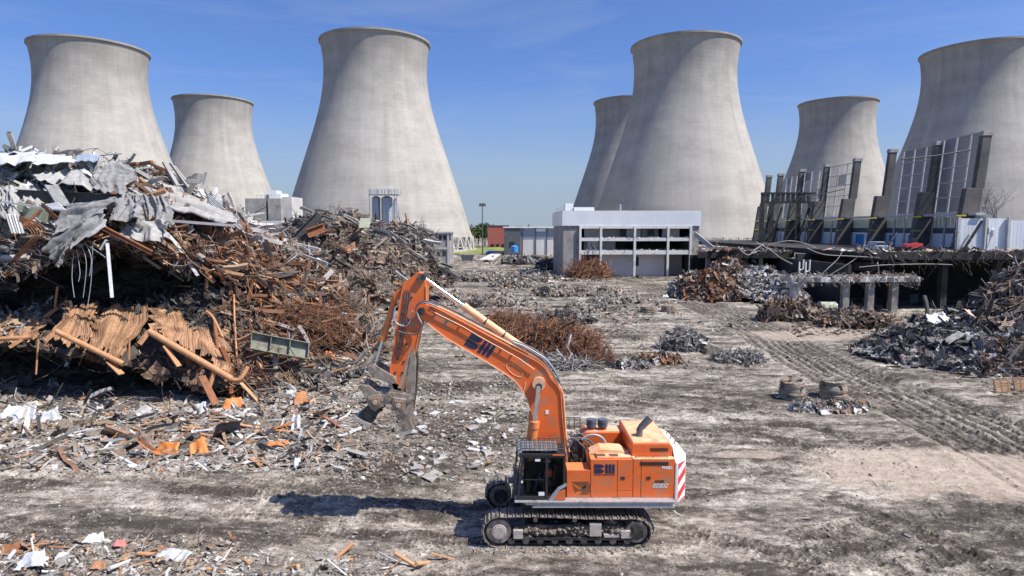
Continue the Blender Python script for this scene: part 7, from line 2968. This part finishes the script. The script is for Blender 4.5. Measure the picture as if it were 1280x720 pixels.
# nested coils of conduit at left
for k in range(6):
    r_ = k * 3.2
    pts_ = [K(14 + r_ * .5, 326 - r_ * .1, 46.4), K(30 + r_, 308 - r_ * .5, 46.2), K(40 + r_, 296 - r_ * .2, 46.1), K(36 + r_, 286 - r_ * .3, 46.2), K(24, 276 - r_ * .4, 46.4)]
    long_piece('conduit', pts_[0], pts_[-1], .035, 'one of six nested curved brown conduits at the left of the heap', 'conduit', M_RUST, mid=pts_[1:-1], n=5, group='nested curved conduits')
# crest: thin wires and poles against the sky and tower
for k, (pts_, r_) in enumerate((([(68, 196), (67, 190), (66, 183)], .03), ([(72, 196), (73, 188), (68, 182)], .025), ([(90, 195), (104, 188), (122, 185)], .03), ([(115, 193), (117, 188), (122, 185)], .03), ([(122, 186), (130, 190), (136, 193)], .02),
                                ([(105, 197), (128, 194), (152, 192)], .07))):
    q_ = [K(a, b_, 57.5) for a, b_ in pts_]
    long_piece('crest_wire', q_[0], q_[-1], r_, ['upright thin wire on the crest, left of a pair', 'upright thin wire on the crest, right of a pair', 'long arched wire on the heap crest', 'short wire propping the arched wire', 'thin wire drooping right of the arched wire',
                                                'long level grey pole jutting right along the heap crest'][k], 'wire', M_RUST if k < 5 else M_GALV, mid=[q_[1]], n=5)
# broken roof truss at the crest right
GTm = 'broken roof truss on the crest of the biggest heap'
tr = [((153, 208), (190, 202)), ((154, 211), (192, 203)), ((188, 202), (246, 240)), ((182, 203), (212, 214)), ((205, 203), (222, 232)), ((213, 204), (236, 236)), ((180, 220), (205, 215)), ((174, 214), (184, 222)), ((194, 220), (206, 236)), ((200, 218), (214, 240)),
      ((196, 219), (238, 240)), ((218, 208), (232, 226)), ((160, 206), (172, 204))]
for k, (a, b_) in enumerate(tr):
    long_piece('truss_member', K(*a, 57.5 + (k % 3) * .4), K(*b_, 56.5 + (k % 4) * .3), .1, 'slanting grey-brown member of the broken roof truss right of the membrane crest', 'truss member', M_CONC if k % 3 else M_RUST, 'bar', .16 if k % 2 else .3, .2, GTm)
# parallel rails at the right shoulder (260-300, 240-280)
for k in range(6):
    a, b_ = (256 + k * 1.5, 240 + k * 3.4), (296 + k * 2.0, 272 + k * 4)
    long_piece('rail', K(*a, 58 - k * .5), K(*b_, 57 - k * .5), .1, 'one of six parallel pale rails sliding down the right shoulder of the heap', 'rail', M_CONC_L if k % 2 else M_GALV, 'bar', .10, .14, 'parallel rails on the right shoulder')
long_piece('pale_strut', K(200, 275, 50.5), K(292, 282, 50.5), .1, 'long pale strut lying level under the longest membrane', 'strut', M_FRAME, 'bar', .16, .2)
long_piece('pale_strut', K(2, 252, 48.9), K(62, 261, 48.4), .1, 'long pale tube crossing in front of the dark girder at left', 'strut', M_FRAME, 'bar', .14, .14)
long_piece('brown_beam', K(26, 285, 47.6), K(52, 262, 48.2), .1, 'dark brown beam leaning up under the girder at left', 'beam', M_RUST, 'bar', .3, .2)
long_piece('brown_beam', K(112, 276, 47.2), K(190, 316, 47.0), .1, 'long brown beam sliding down from the pale membrane slab', 'beam', M_RUST, 'ibeam', .25, .3)
# louvre panel stacks
for k in range(7):
    long_piece('slat', K(57 + k * 2.4, 256 - k * .4, 47.6), K(66 + k * 2.6, 262 + k * .2, 47.2), .1, 'one of seven short parallel pale slats left of the hanging membrane', 'slat', M_WHSC, 'bar', .08, .12, 'short parallel slats')
for k in range(5):
    long_piece('slat', K(8 + k * 3.5, 268, 47.6), K(16 + k * 3.2, 292, 47.0), .1, 'one of five steep pale slats at the left edge of the heap', 'slat', M_WHSC if k % 2 else M_MEMBL, 'bar', .16, .10, 'steep slats at the left edge')
for k in range(8):
    long_piece('slat', K(296 + k * 2.2, 275 - k * .8, 60.5), K(314 + k * 2.4, 268 - k * .3, 61), .1, 'one of eight stacked pale slats where the near heap meets the farther mound', 'slat', M_WHSC if k % 3 else M_GALV, 'bar', .14, .16, 'stacked slats at the shoulder')
# big rusted pipes draped along the slope at right
SL = [((190, 272), (250, 300)), ((285, 325), (325, 362)), ((300, 352), (345, 378)), ((222, 360), (302, 382)), ((330, 330), (392, 352)), ((250, 318), (310, 336)), ((340, 346), (400, 388)), ((262, 392), (282, 424)), ((272, 404), (280, 466)), ((296, 372), (300, 452)), ((286, 440), (292, 462)), ((210, 302), (262, 342))]
for k, (a, b_) in enumerate(SL):
    pa, _ = rest(*a)
    pb, _ = rest(*b_)
    off = Vector((0, -.5, .25))
    if (pa - pb).length > 9:
        pb = pa + (pb - pa).normalized() * 9
    md_ = (pa + pb) / 2 + Vector((0, -.6, .7))
    long_piece('bent_pipe', pa + off, pb + off, .075 + .03 * (k % 3), 'bent rusty pipe sliding down the rust-brown slope of the biggest heap', 'pipe', M_TANPIPE if k % 2 else M_RUST, mid=[md_], group='bent rusty pipes on the slope', n=7)
# grey-green ribbed girder and brown pipes at the right foot
T = thing('ribbed_girder', K(345, 432, 51).to_tuple(), 'grey-green ribbed steel girder with web stiffeners at the right foot of the biggest heap', 'girder')
a, b_ = K(312, 436, 46.6), K(384, 449, 48.0)
d = b_ - a
u_ = d.normalized()
up = Vector((0, .35, .94)).normalized()
s_ = u_.cross(up).normalized()
if s_.y > 0:
    s_ = -s_
mb = MB()
mb.obox(a, d, s_ * .06, up * 1.15)
mb.build('web', M_GGREEN, T)
mb = MB()
mb.obox(a + up * 1.152, d, s_ * .5, up * .05)
mb.obox(a - up * .052, d, s_ * .5, up * .05)
mb.build('flange', M_GGREEN, T)
for k in range(4):
    mb = MB()
    mb.obox(a + d * (k * .33 + .003) + s_ * .062, u_ * .05, s_ * .36, up * 1.148)
    mb.build('stiffener', M_GGREEN, T)
for k, (x0, y0, x1, y1) in enumerate(((405, 406, 452, 408), (408, 411, 450, 415), (370, 424, 416, 428))):
    a, b_ = G(x0, y0 + 6), G(x1, y1 + 6)
    long_piece('brown_pipe', a + Vector((0, 0, .6)), b_ + Vector((0, 0, .35)), .2, ['upper brown pipe lying right of the wire tangle', 'lower brown pipe of the pair right of the wire tangle', 'orange-brown pipe touching the ribbed girder'][k], 'pipe', M_TANPIPE)

# orange, white and other recognisable scraps on the ground
def scrap_plate(px, py, w, d, m_, lab, cat, seed=0, rotz=0, tilt=(.4, 0), fold=.15, group=None, name='scrap_plate', lift=.25):
    c, _ = rest(px, py)
    c = c + Vector((0, 0, lift))
    r_ = Matrix.Rotation(rotz, 3, 'Z') @ Matrix.Rotation(tilt[0], 3, 'X') @ Matrix.Rotation(tilt[1], 3, 'Y')
    cs = [c + r_ @ Vector((x * w / 2, y * d / 2, 0)) for x, y in ((-.8, -.55 - .4 * ((seed * 7) % 5) / 5), (.9, -.7), (.5 + .4 * ((seed * 3) % 4) / 4, .8), (-.55, .5 + .4 * ((seed * 5) % 3) / 3))]
    return quad_sheet(name, cs, 12, 12, m_, lab, cat, fold * .55, 1.5, seed=seed, ragged=.14, group=group, thick=.03, bumpy=.10)


scrap_plate(291, 510, 1.7, 1.5, M_ORSC, 'bright orange folded plate at the foot of the biggest heap', 'scrap plate', 3, .3, (.9, .2))
scrap_plate(208, 568, 1.7, 1.2, M_ORSC, 'large torn orange plate in the litter strip, left of two', 'scrap plate', 5, -.2, (.9, .1), .3)
scrap_plate(248, 566, 1.1, 1.4, M_ORSC, 'torn orange plate in the litter strip, right of two', 'scrap plate', 6, .6, (.8, -.4), .3)
scrap_plate(376, 505, 1.3, 1.6, mat('rust_orange_plate', (.36, .14, .05), (.5, .24, .1), 2, .75, bump=.3), 'pointed rust-orange plate standing in the debris left of the jaws', 'scrap plate', 7, .4, (1.2, .3))
scrap_plate(412, 447, 1.2, 1.0, M_ORSC, 'small orange scrap below the brown pipe pair', 'scrap plate', 8, .2, (.8, .3))
scrap_plate(345, 560, 1.5, .4, M_ORSC, 'long thin orange strip lying in the rubble left of the jaws', 'scrap plate', 9, .1, (.3, 0))
scrap_plate(22, 524, 2.6, 1.8, M_WHSC, 'white crumpled sheet at the left edge below the dark cavity', 'crumpled sheet', 10, .1, (.8, .1), .35)
scrap_plate(62, 528, 1.5, 1.4, M_WHSC, 'white folded scrap right of the large white sheet', 'crumpled sheet', 11, .5, (1.0, -.2), .35)
scrap_plate(250, 518, 1.3, 1.5, M_WHSC, 'white crumpled scrap below the widest deck', 'crumpled sheet', 12, .2, (1.1, 0), .4)
scrap_plate(361, 498, 1.2, 1.0, M_WHSC, 'white scrap beside the pointed rust-orange plate', 'crumpled sheet', 13, -.2, (.8, .1), .3)
scrap_plate(370, 536, .7, 1.7, M_WHSC, 'tall white shard standing in the debris left of the jaws', 'crumpled sheet', 14, .2, (1.1, .3), .25)
scrap_plate(372, 585, .5, 1.3, M_WHSC, 'thin white shard at the edge of the crawler path', 'crumpled sheet', 15, .3, (.5, .3), .2)
scrap_plate(180, 560, 1.7, 1.5, mat('brown_mesh_sheet', (.2, .14, .11), (.34, .24, .2), 3, .8, bump=.5), 'brown crumpled mesh left of the torn orange plate', 'crumpled sheet', 16, -.5, (1.0, .4), .4)
scrap_plate(146, 574, 1.2, .8, mat('brown_board', (.22, .16, .11), (.32, .24, .17), 3, .85, bump=.3), 'flat brown board propped in the dirt below the litter strip', 'board', 17, .0, (1.1, 0), .05)
scrap_plate(118, 552, 1.8, .35, M_CONC, 'grey plank lying slanted in the litter strip', 'plank', 18, .35, (.2, 0), .03)
scrap_plate(140, 555, 1.6, .35, M_MEMB, 'second grey plank beside the slanted one', 'plank', 19, .25, (.2, 0), .03)
scrap_plate(150, 683, .50, .42, M_PINKSC, 'small flat pink-red piece in the foreground litter', 'scrap plate', 20, .3, (.5, .2), .05, lift=.12)
scrap_plate(216, 702, 1.5, 1.0, M_WHSC, 'white ribbed crumpled sheet in the bottom left foreground', 'crumpled sheet', 21, -.5, (.5, .2), .22, lift=.2)
scrap_plate(118, 676, .8, .5, M_WHSC, 'small white scrap above the foreground litter', 'crumpled sheet', 22, .3, (.5, .1), .15, lift=.1)
scrap_plate(40, 706, 1.3, .9, M_WHSC, 'white-grey crumpled sheet at the bottom left corner', 'crumpled sheet', 23, .2, (.5, -.1), .25, lift=.15)
scrap_plate(80, 702, .8, .7, M_WHSC, 'rounded white scrap in the bottom left litter', 'crumpled sheet', 24, .8, (.4, .1), .25, lift=.15)
scrap_plate(122, 712, .6, .5, mat('brown_block', (.3, .14, .07), (.42, .22, .12), 3, .8, bump=.2), 'brown block in the bottom left litter', 'scrap plate', 25, .3, (.4, .1), .1, lift=.15)
scrap_plate(12, 690, 1.0, .7, M_RUST, 'rusty brown scrap at the left edge of the foreground litter', 'scrap plate', 26, .3, (.5, .1), .2, lift=.12)
scrap_plate(1030, 518, .9, .6, M_WHSC, 'white scrap on the flat litter below the right stump', 'crumpled sheet', 27, .1, (.4, .1), .15, lift=.1)
scrap_plate(700, 394, 3.2, 2.0, M_GIRD, 'tilted black steel plate on the small dark pile', 'steel plate', 28, .05, (-.25, 0), .04, lift=1.2)
scrap_plate(928, 372, 2.6, .9, M_RUST, 'dark brown plate leaning beside the haul road', 'steel plate', 29, -.7, (.9, .3), .1)
scrap_plate(1213, 402, 2.6, 1.8, mat('pink_corrugated', (.55, .33, .27), (.66, .44, .37), 3, .7, bump=.3), 'pink corrugated sheet on top of the right-hand heap', 'corrugated sheet', 30, .4, (.6, .3), .3, lift=.8)
scrap_plate(1172, 408, 3.2, 2.2, M_WHSC, 'pale striped corrugated sheets fanned on the right-hand heap', 'corrugated sheet', 31, .3, (.8, -.2), .3, lift=.6)
scrap_plate(1192, 428, 3.4, .8, M_MEMB, 'long grey sheet sliding down the right-hand heap', 'crumpled sheet', 32, .6, (.6, -.4), .15, lift=.5)
scrap_plate(1175, 440, 2.8, .7, M_GALV, 'narrow silver sheet below the long grey one on the right-hand heap', 'crumpled sheet', 33, .9, (.6, -.3), .15, lift=.4)
scrap_plate(1128, 452, 1.0, 1.0, mat('pale_pink_scrap', (.6, .42, .35), (.7, .55, .48), 3, .7, bump=.3), 'pale pink scrap at the left foot of the right-hand heap', 'scrap plate', 34, .9, (1.0, .3), .3)
scrap_plate(840, 376, 2.2, .9, M_STUMPG, 'pale slab beside the far haul road', 'slab', 35, .1, (.2, .1), .05)
scrap_plate(832, 372, 1.6, 1.0, M_WHSC, 'small white scrap between the two low far stumps', 'crumpled sheet', 36, .3, (.9, .1), .2)
scrap_plate(982, 497, 2.0, .45, M_CONC_L, 'pale plank on the mud left of the left stump', 'plank', 37, -.05, (.05, 0), .01, lift=.08)
# pale rods by the rebar
long_piece('pale_post', K(706, 447, 57.5), K(713, 418, 58), .10, 'pale broken post leaning in the rebar tangle, left of two', 'post', M_FRAME, 'bar', .22, .18)
long_piece('pale_post', K(754, 456, 57), K(758, 436, 57.5), .10, 'pale broken post at the right end of the rebar tangle', 'post', M_FRAME, 'bar', .2, .16)
# dark blue-grey drum pair
c = G(893, 444)
mb = MB()
mb.prism([(c.x - .9, 0), (c.x + .8, 0), (c.x + .6, .8), (c.x - .2, 1.0), (c.x - .7, .6)], c.y, c.y + 1.2)
tag(mb.build('concrete_block', M_STUMP, at=(c.x, c.y, 0), bevel=.1), 'squat dark concrete block right of the conical grey pile', 'concrete block')
# pallets at right foot
for k, (a, b_) in enumerate(((1250, 490), (1274, 488))):
    c, _ = rest(a, b_)
    T = thing('pallet', c, ['wooden pallet tipped at the foot of the right-hand heap', 'wooden pallet standing at the right edge of the picture'][k], 'pallet')
    for j in range(6):
        mb = MB()
        z0 = c.z + .1 + j * .16
        mb.bar((c.x - .55, c.y - .3 + j * .05, z0), (c.x + .55, c.y - .3 + j * .05, z0 + .1 * k), .03, .10)
        mb.build('board', M_TAN, T)
    for j in (-.5, 0, .5):
        mb = MB()
        mb.bar((c.x + j, c.y - .22, c.z), (c.x + j, c.y + .05, c.z + 1.0), .09, .08, up=(1, 0, 0))
        mb.build('bearer', M_TAN, T)


# stumps
def stump(px, py, r_, h, lab, seed, s=1.0):
    c = G(px, py)
    T_ = thing('pile_stump', (c.x, c.y + r_, 0), lab, 'stump', 'sawn concrete stumps')
    nu, nv_ = 48, 16
    th, t = np.meshgrid(np.linspace(0, 2 * math.pi, nu), np.linspace(0, 1, nv_), indexing='ij')
    lay = np.floor(t * 5) * .06
    rr_ = r_ * (1 - .10 * t + .10 * (vnoise(np.floor(t * 6) * 3.3 + seed, t * 0, seed) - .5) + .10 * (fbm(np.cos(th) * 1.5 + seed, np.sin(th) * 1.5 + t * 3, 3, seed) - .5))
    rr_ = np.where(t > .97, rr_ * .8, rr_)
    z = t * h + (t > .8) * (fbm(np.cos(th) * 2 + seed, np.sin(th) * 2, 3, seed) - .5) * .5 * h * .5
    V_ = np.stack([c.x + rr_ * np.cos(th), c.y + r_ + rr_ * np.sin(th), z + .22 * h], -1)
    V_[-1] = V_[0]
    top = V_[:, -1].copy()
    cen = np.array([c.x, c.y + r_, h * .95])
    V2 = np.concatenate([V_, np.stack([top * (1 - f_) + cen * f_ + [0, 0, -.15 * h * (f_ > .3)] for f_ in (.35, .7, 1.0)], 1)], 1)
    fast_mesh('drum', V2, grid_q(nu, nv_ + 3), M_STUMP, parent=T_, at=(c.x, c.y + r_, 0))
    mb = MB()
    mb.cyl((c.x, c.y + r_, 0), (c.x, c.y + r_, .24 * h), r_ * .93, 30)
    mb.build('base', M_STUMPG, T_)
    s_ = Soup()
    a = rng.uniform(0, 2 * math.pi, 160)
    q = rng.random(160) ** .5 * r_ * .8
    s_.add(np.stack([c.x + q * np.cos(a), c.y + r_ + q * np.sin(a), np.full(160, h * 1.02)], 1), np.tile([0, 0, 1.0], (160, 1)), {'shard': 3, 'chunk': 3, 'rod': 1, 'sheet': 1}, 'rust', .4 * s)
    o_ = s_.build('top_rubble', (c.x, c.y + r_, 0), None, None)
    o_.location = (0, 0, 0)
    o_.parent = T_


stump(997, 504, .92, 1.15, 'left of the two large layered concrete stumps in the yard', 3)
stump(1049, 503, .92, 1.15, 'right of the two large layered concrete stumps, with rusty scrap on top', 8)
stump(812, 392, 1.1, .8, 'low dark stump beside the far haul road, left of two', 13)
stump(838, 391, 1.1, .8, 'low dark stump beside the far haul road, right of two', 17)
# pale tank lying at the ledge foot
c = G(1035, 393)
T = thing('barrel', c, 'pale green barrel at the foot of the ledge columns', 'barrel')
mb = MB()
mb.cyl((c.x - 1.2, c.y, .9), (c.x + .9, c.y, .9), .9, 20)
mb.build('barrel_body', M_STUMPG, T)
mb = MB()
for xx in (c.x - 1.25, c.x - .15, c.x + .82):
    mb.cyl((xx, c.y, .9), (xx + .08, c.y, .9), .95, 20)
mb.build('hoop', M_GALV, T)

# ---- long beams and plates among the heaps: things one could lift out
spots = []
PLT = ['beam', 'plate', 'channel']


def rand_beam(px, py, L_, w, h, kind, m_, name, lab, cat, group, dirv, lift=.25):
    c, n_ = rest(px, py)
    d = Vector(dirv).normalized()
    a, b_ = c - d * L_ / 2 + n_ * lift, c + d * L_ / 2 + n_ * lift
    return long_piece(name, a, b_, .08, lab, cat, m_, kind, w, h, group, n=7)


for k in range(34):
    px, py = random.uniform(10, 400), 0
    py = random.uniform(275, 330) + max(0, px - 240) * .25
    rand_beam(px, py, random.uniform(1.8, 4.5), .2, .22, 'ibeam', random.choice([M_RUST, M_RUST, M_CONC, M_GIRD, M_TANPIPE]), 'steel_beam', 'steel section lying along the middle slope of the biggest heap, pointing down to the right', 'steel beam',
              'steel sections on the middle slope of the biggest heap', (1, random.uniform(-.3, .1), -.42 + random.uniform(-.25, .25)))
for k in range(26):
    px = random.uniform(150, 420)
    py = random.uniform(300, 365) + max(0, px - 280) * .15
    rand_beam(px, py, random.uniform(1.6, 4), .12, .12, 'pipe' if k % 2 else 'bar', random.choice([M_RUST, M_TANPIPE, M_FRAME]), 'rusty_bar', 'loose rusty bar on the rust-brown slope of the biggest heap', 'steel bar',
              'loose rusty bars on the biggest heap', (1, random.uniform(-.3, .1), -.5 + random.uniform(-.35, .35)), .3)
for k in range(22):
    px = random.uniform(330, 520)
    py = 275 + max(0, px - 470) * .5 + random.uniform(0, 60)
    rand_beam(px, py, random.uniform(2.5, 6.5), .3, .3, 'ibeam' if k % 2 else 'bar', random.choice([M_RUST, M_CONC, M_GIRD, M_CONC_L]), 'steel_beam', 'beam lying on the farther mound below the silos', 'steel beam',
              'beams on the farther mound', (1, random.uniform(-.3, .1), -.5 + random.uniform(-.3, .6)), .4)
for k, (a, b_, c_, d_) in enumerate(((368, 300, 400, 268), (384, 292, 406, 284))):
    long_piece('box_girder', K(a, b_, 99), K(c_, d_, 101), .1, ['dark box girder pointing up left on the crest of the farther mound', 'grey-brown box girder beneath the dark one on the farther mound'][k], 'girder', M_GIRD if k == 0 else M_RUST, 'ibeam', .9, 1.3)
long_piece('grey_panel', K(455, 285, 100), K(457, 273, 101), .1, 'short upright pale panel on the farther mound', 'panel', M_STUMPG, 'bar', 1.6, .2)
for k in range(30):
    px = random.uniform(0, 440)
    py = random.uniform(515, 582)
    rand_beam(px, py, random.uniform(.7, 1.9), random.uniform(.12, .3), .05, 'bar', random.choice([M_TAN, M_CONC_L, M_MEMBL, M_RUST, M_WHSC, M_TANPIPE]), 'loose_plank', 'loose plank or strip lying flat in the pale litter below the biggest heap', 'plank',
              'loose planks in the pale litter', (random.uniform(-1, 1), random.uniform(-1, 1), random.uniform(-.1, .3)), .12)
for k in range(22):
    px = random.uniform(-10, 560)
    py = random.uniform(690, 718) if px > 250 else random.uniform(680, 718)
    rand_beam(px, py, random.uniform(.5, 1.6), random.uniform(.03, .10), .03, 'bar' if k % 3 else 'pipe', random.choice([M_TAN, M_CONC_L, M_WHSC, M_TANPIPE, M_FRAME]), 'loose_stick', 'thin stick or strip in the foreground litter', 'stick',
              'thin sticks in the foreground litter', (random.uniform(-1, 1), random.uniform(-1, 1), random.uniform(0, .5)), .12)
for k in range(20):
    px = random.uniform(510, 640)
    py = random.uniform(498, 600)
    c, _ = rest(px, py)
    s_ = random.uniform(.25, .6)
    tv, tq = KIT['shard'][0][k % 14]
    th = random.uniform(0, 6.28)
    V_ = tv * np.array([s_ * 1.3, s_, s_ * .25])
    V_ = V_ @ np.array([[math.cos(th), math.sin(th), random.uniform(-.2, .2)], [-math.sin(th), math.cos(th), random.uniform(-.2, .2)], [0, 0, 1]]) + np.array([c.x, c.y, c.z + .06])
    tag(fast_mesh('concrete_fragment', V_, tq, M_CONC_L if k % 2 else M_CONC, at=(c.x, c.y, c.z)), 'flat pale concrete fragment lying in the grey clods right of the jaws', 'concrete fragment', 'flat concrete fragments right of the jaws')
# jaw foot: twisted plate cluster just left of the jaw
for k, (px, py, L_, dv) in enumerate(((395, 500, 2.6, (1, -.2, .5)), (410, 470, 3.2, (1, .1, .3)), (420, 535, 2.2, (1, -.5, -.4)), (345, 540, 2.2, (1, .2, .3)), (300, 535, 2.6, (1, -.2, -.1)), (330, 470, 2.4, (.6, -.2, -.9)), (318, 500, 3.0, (.8, -.4, -.6)), (445, 570, 1.6, (.7, -.5, 0)))):
    rand_beam(px, py, L_, .28, .06, 'bar', [M_RUST, M_TANPIPE, M_RUST, M_ORSC, M_TAN, M_TANPIPE, M_TAN, M_CONC][k], 'twisted_strap', ['rust-brown strap pointing at the jaws from the left', 'long thin strap rising toward the jaws', 'dark strap slanting down below the jaws', 'orange-tan strap on the rubble left of the jaws',
              'tan strap at the foot of the biggest heap near the orange plate', 'steep tan strap under the ribbed girder', 'long tan strap running down from the ribbed girder', 'short grey strap below the left jaw'][k], 'strap', None, dv, .25)


# ------------------------------------------------------------------ light
w = bpy.data.worlds.new('World')
SC.world = w
w.use_nodes = True
nt = w.node_tree
bg = nt.nodes['Background']
sky = nt.nodes.new('ShaderNodeTexSky')
sky.sky_type = 'NISHITA'
sky.sun_disc = False
EL = R(55)
hx_, hy_ = 1.0, -.40
sky.sun_elevation = EL
sky.sun_rotation = math.atan2(hx_, hy_)
sky.altitude = 50
sky.air_density = 1.0
sky.dust_density = 1.6
sky.ozone_density = 1.0
tint = nt.nodes.new('ShaderNodeMix')
tint.data_type = 'RGBA'
tint.blend_type = 'MULTIPLY'
tint.inputs[0].default_value = 1
tint.inputs[7].default_value = (.76, 1.03, 1.65, 1)
nt.links.new(sky.outputs[0], tint.inputs[6])
# thin high cloud veils
tc_ = nt.nodes.new('ShaderNodeTexCoord')
mp_ = nt.nodes.new('ShaderNodeMapping')
mp_.inputs['Scale'].default_value = (1.2, 1.2, 7)
nt.links.new(tc_.outputs['Generated'], mp_.inputs[0])
cn = nt.nodes.new('ShaderNodeTexNoise')
cn.inputs['Scale'].default_value = 2.6
cn.inputs['Detail'].default_value = 8
cn.inputs['Roughness'].default_value = .6
cn.inputs['Distortion'].default_value = .6
nt.links.new(mp_.outputs[0], cn.inputs['Vector'])
cr_ = nt.nodes.new('ShaderNodeMapRange')
cr_.inputs[1].default_value = .48
cr_.inputs[2].default_value = .80
cr_.inputs[4].default_value = .20
nt.links.new(cn.outputs['Fac'], cr_.inputs[0])
cm = nt.nodes.new('ShaderNodeMix')
cm.data_type = 'RGBA'
nt.links.new(cr_.outputs[0], cm.inputs[0])
nt.links.new(tint.outputs[2], cm.inputs[6])
cm.inputs[7].default_value = (6.0, 6.6, 7.6, 1)
# pale air near the horizon
sxy = nt.nodes.new('ShaderNodeSeparateXYZ')
nt.links.new(tc_.outputs['Generated'], sxy.inputs[0])
hm = nt.nodes.new('ShaderNodeMapRange')
hm.interpolation_type = 'SMOOTHSTEP'
hm.inputs[1].default_value = -.02
hm.inputs[2].default_value = .24
hm.inputs[3].default_value = .85
hm.inputs[4].default_value = 0
nt.links.new(sxy.outputs[2], hm.inputs[0])
ha = nt.nodes.new('ShaderNodeMix')
ha.data_type = 'RGBA'
nt.links.new(hm.outputs[0], ha.inputs[0])
nt.links.new(cm.outputs[2], ha.inputs[6])
ha.inputs[7].default_value = (4.4, 5.4, 6.5, 1)
nt.links.new(ha.outputs[2], bg.inputs[0])
bg.inputs[1].default_value = .072
ld = bpy.data.lights.new('sun', 'SUN')
ld.energy = 5.0
ld.angle = R(.53)
ld.color = (1, .945, .86)
lo = bpy.data.objects.new('sun', ld)
COL.objects.link(lo)
hl = math.hypot(hx_, hy_)
sd = Vector((hx_ / hl * math.cos(EL), hy_ / hl * math.cos(EL), math.sin(EL)))
lo.rotation_euler = sd.to_track_quat('Z', 'Y').to_euler()
lo.location = (40, -20, 60)

SC.view_settings.view_transform = 'Standard'
SC.view_settings.look = 'None'
SC.view_settings.exposure = 0.42
SC.view_settings.gamma = 1.0
SC.view_settings.use_curve_mapping = False
SC.cycles.max_bounces = 5
SC.cycles.diffuse_bounces = 2
SC.cycles.transparent_max_bounces = 8
SC.cycles.use_denoising = True
SC.cycles.use_adaptive_sampling = True
SC.cycles.adaptive_threshold = .02
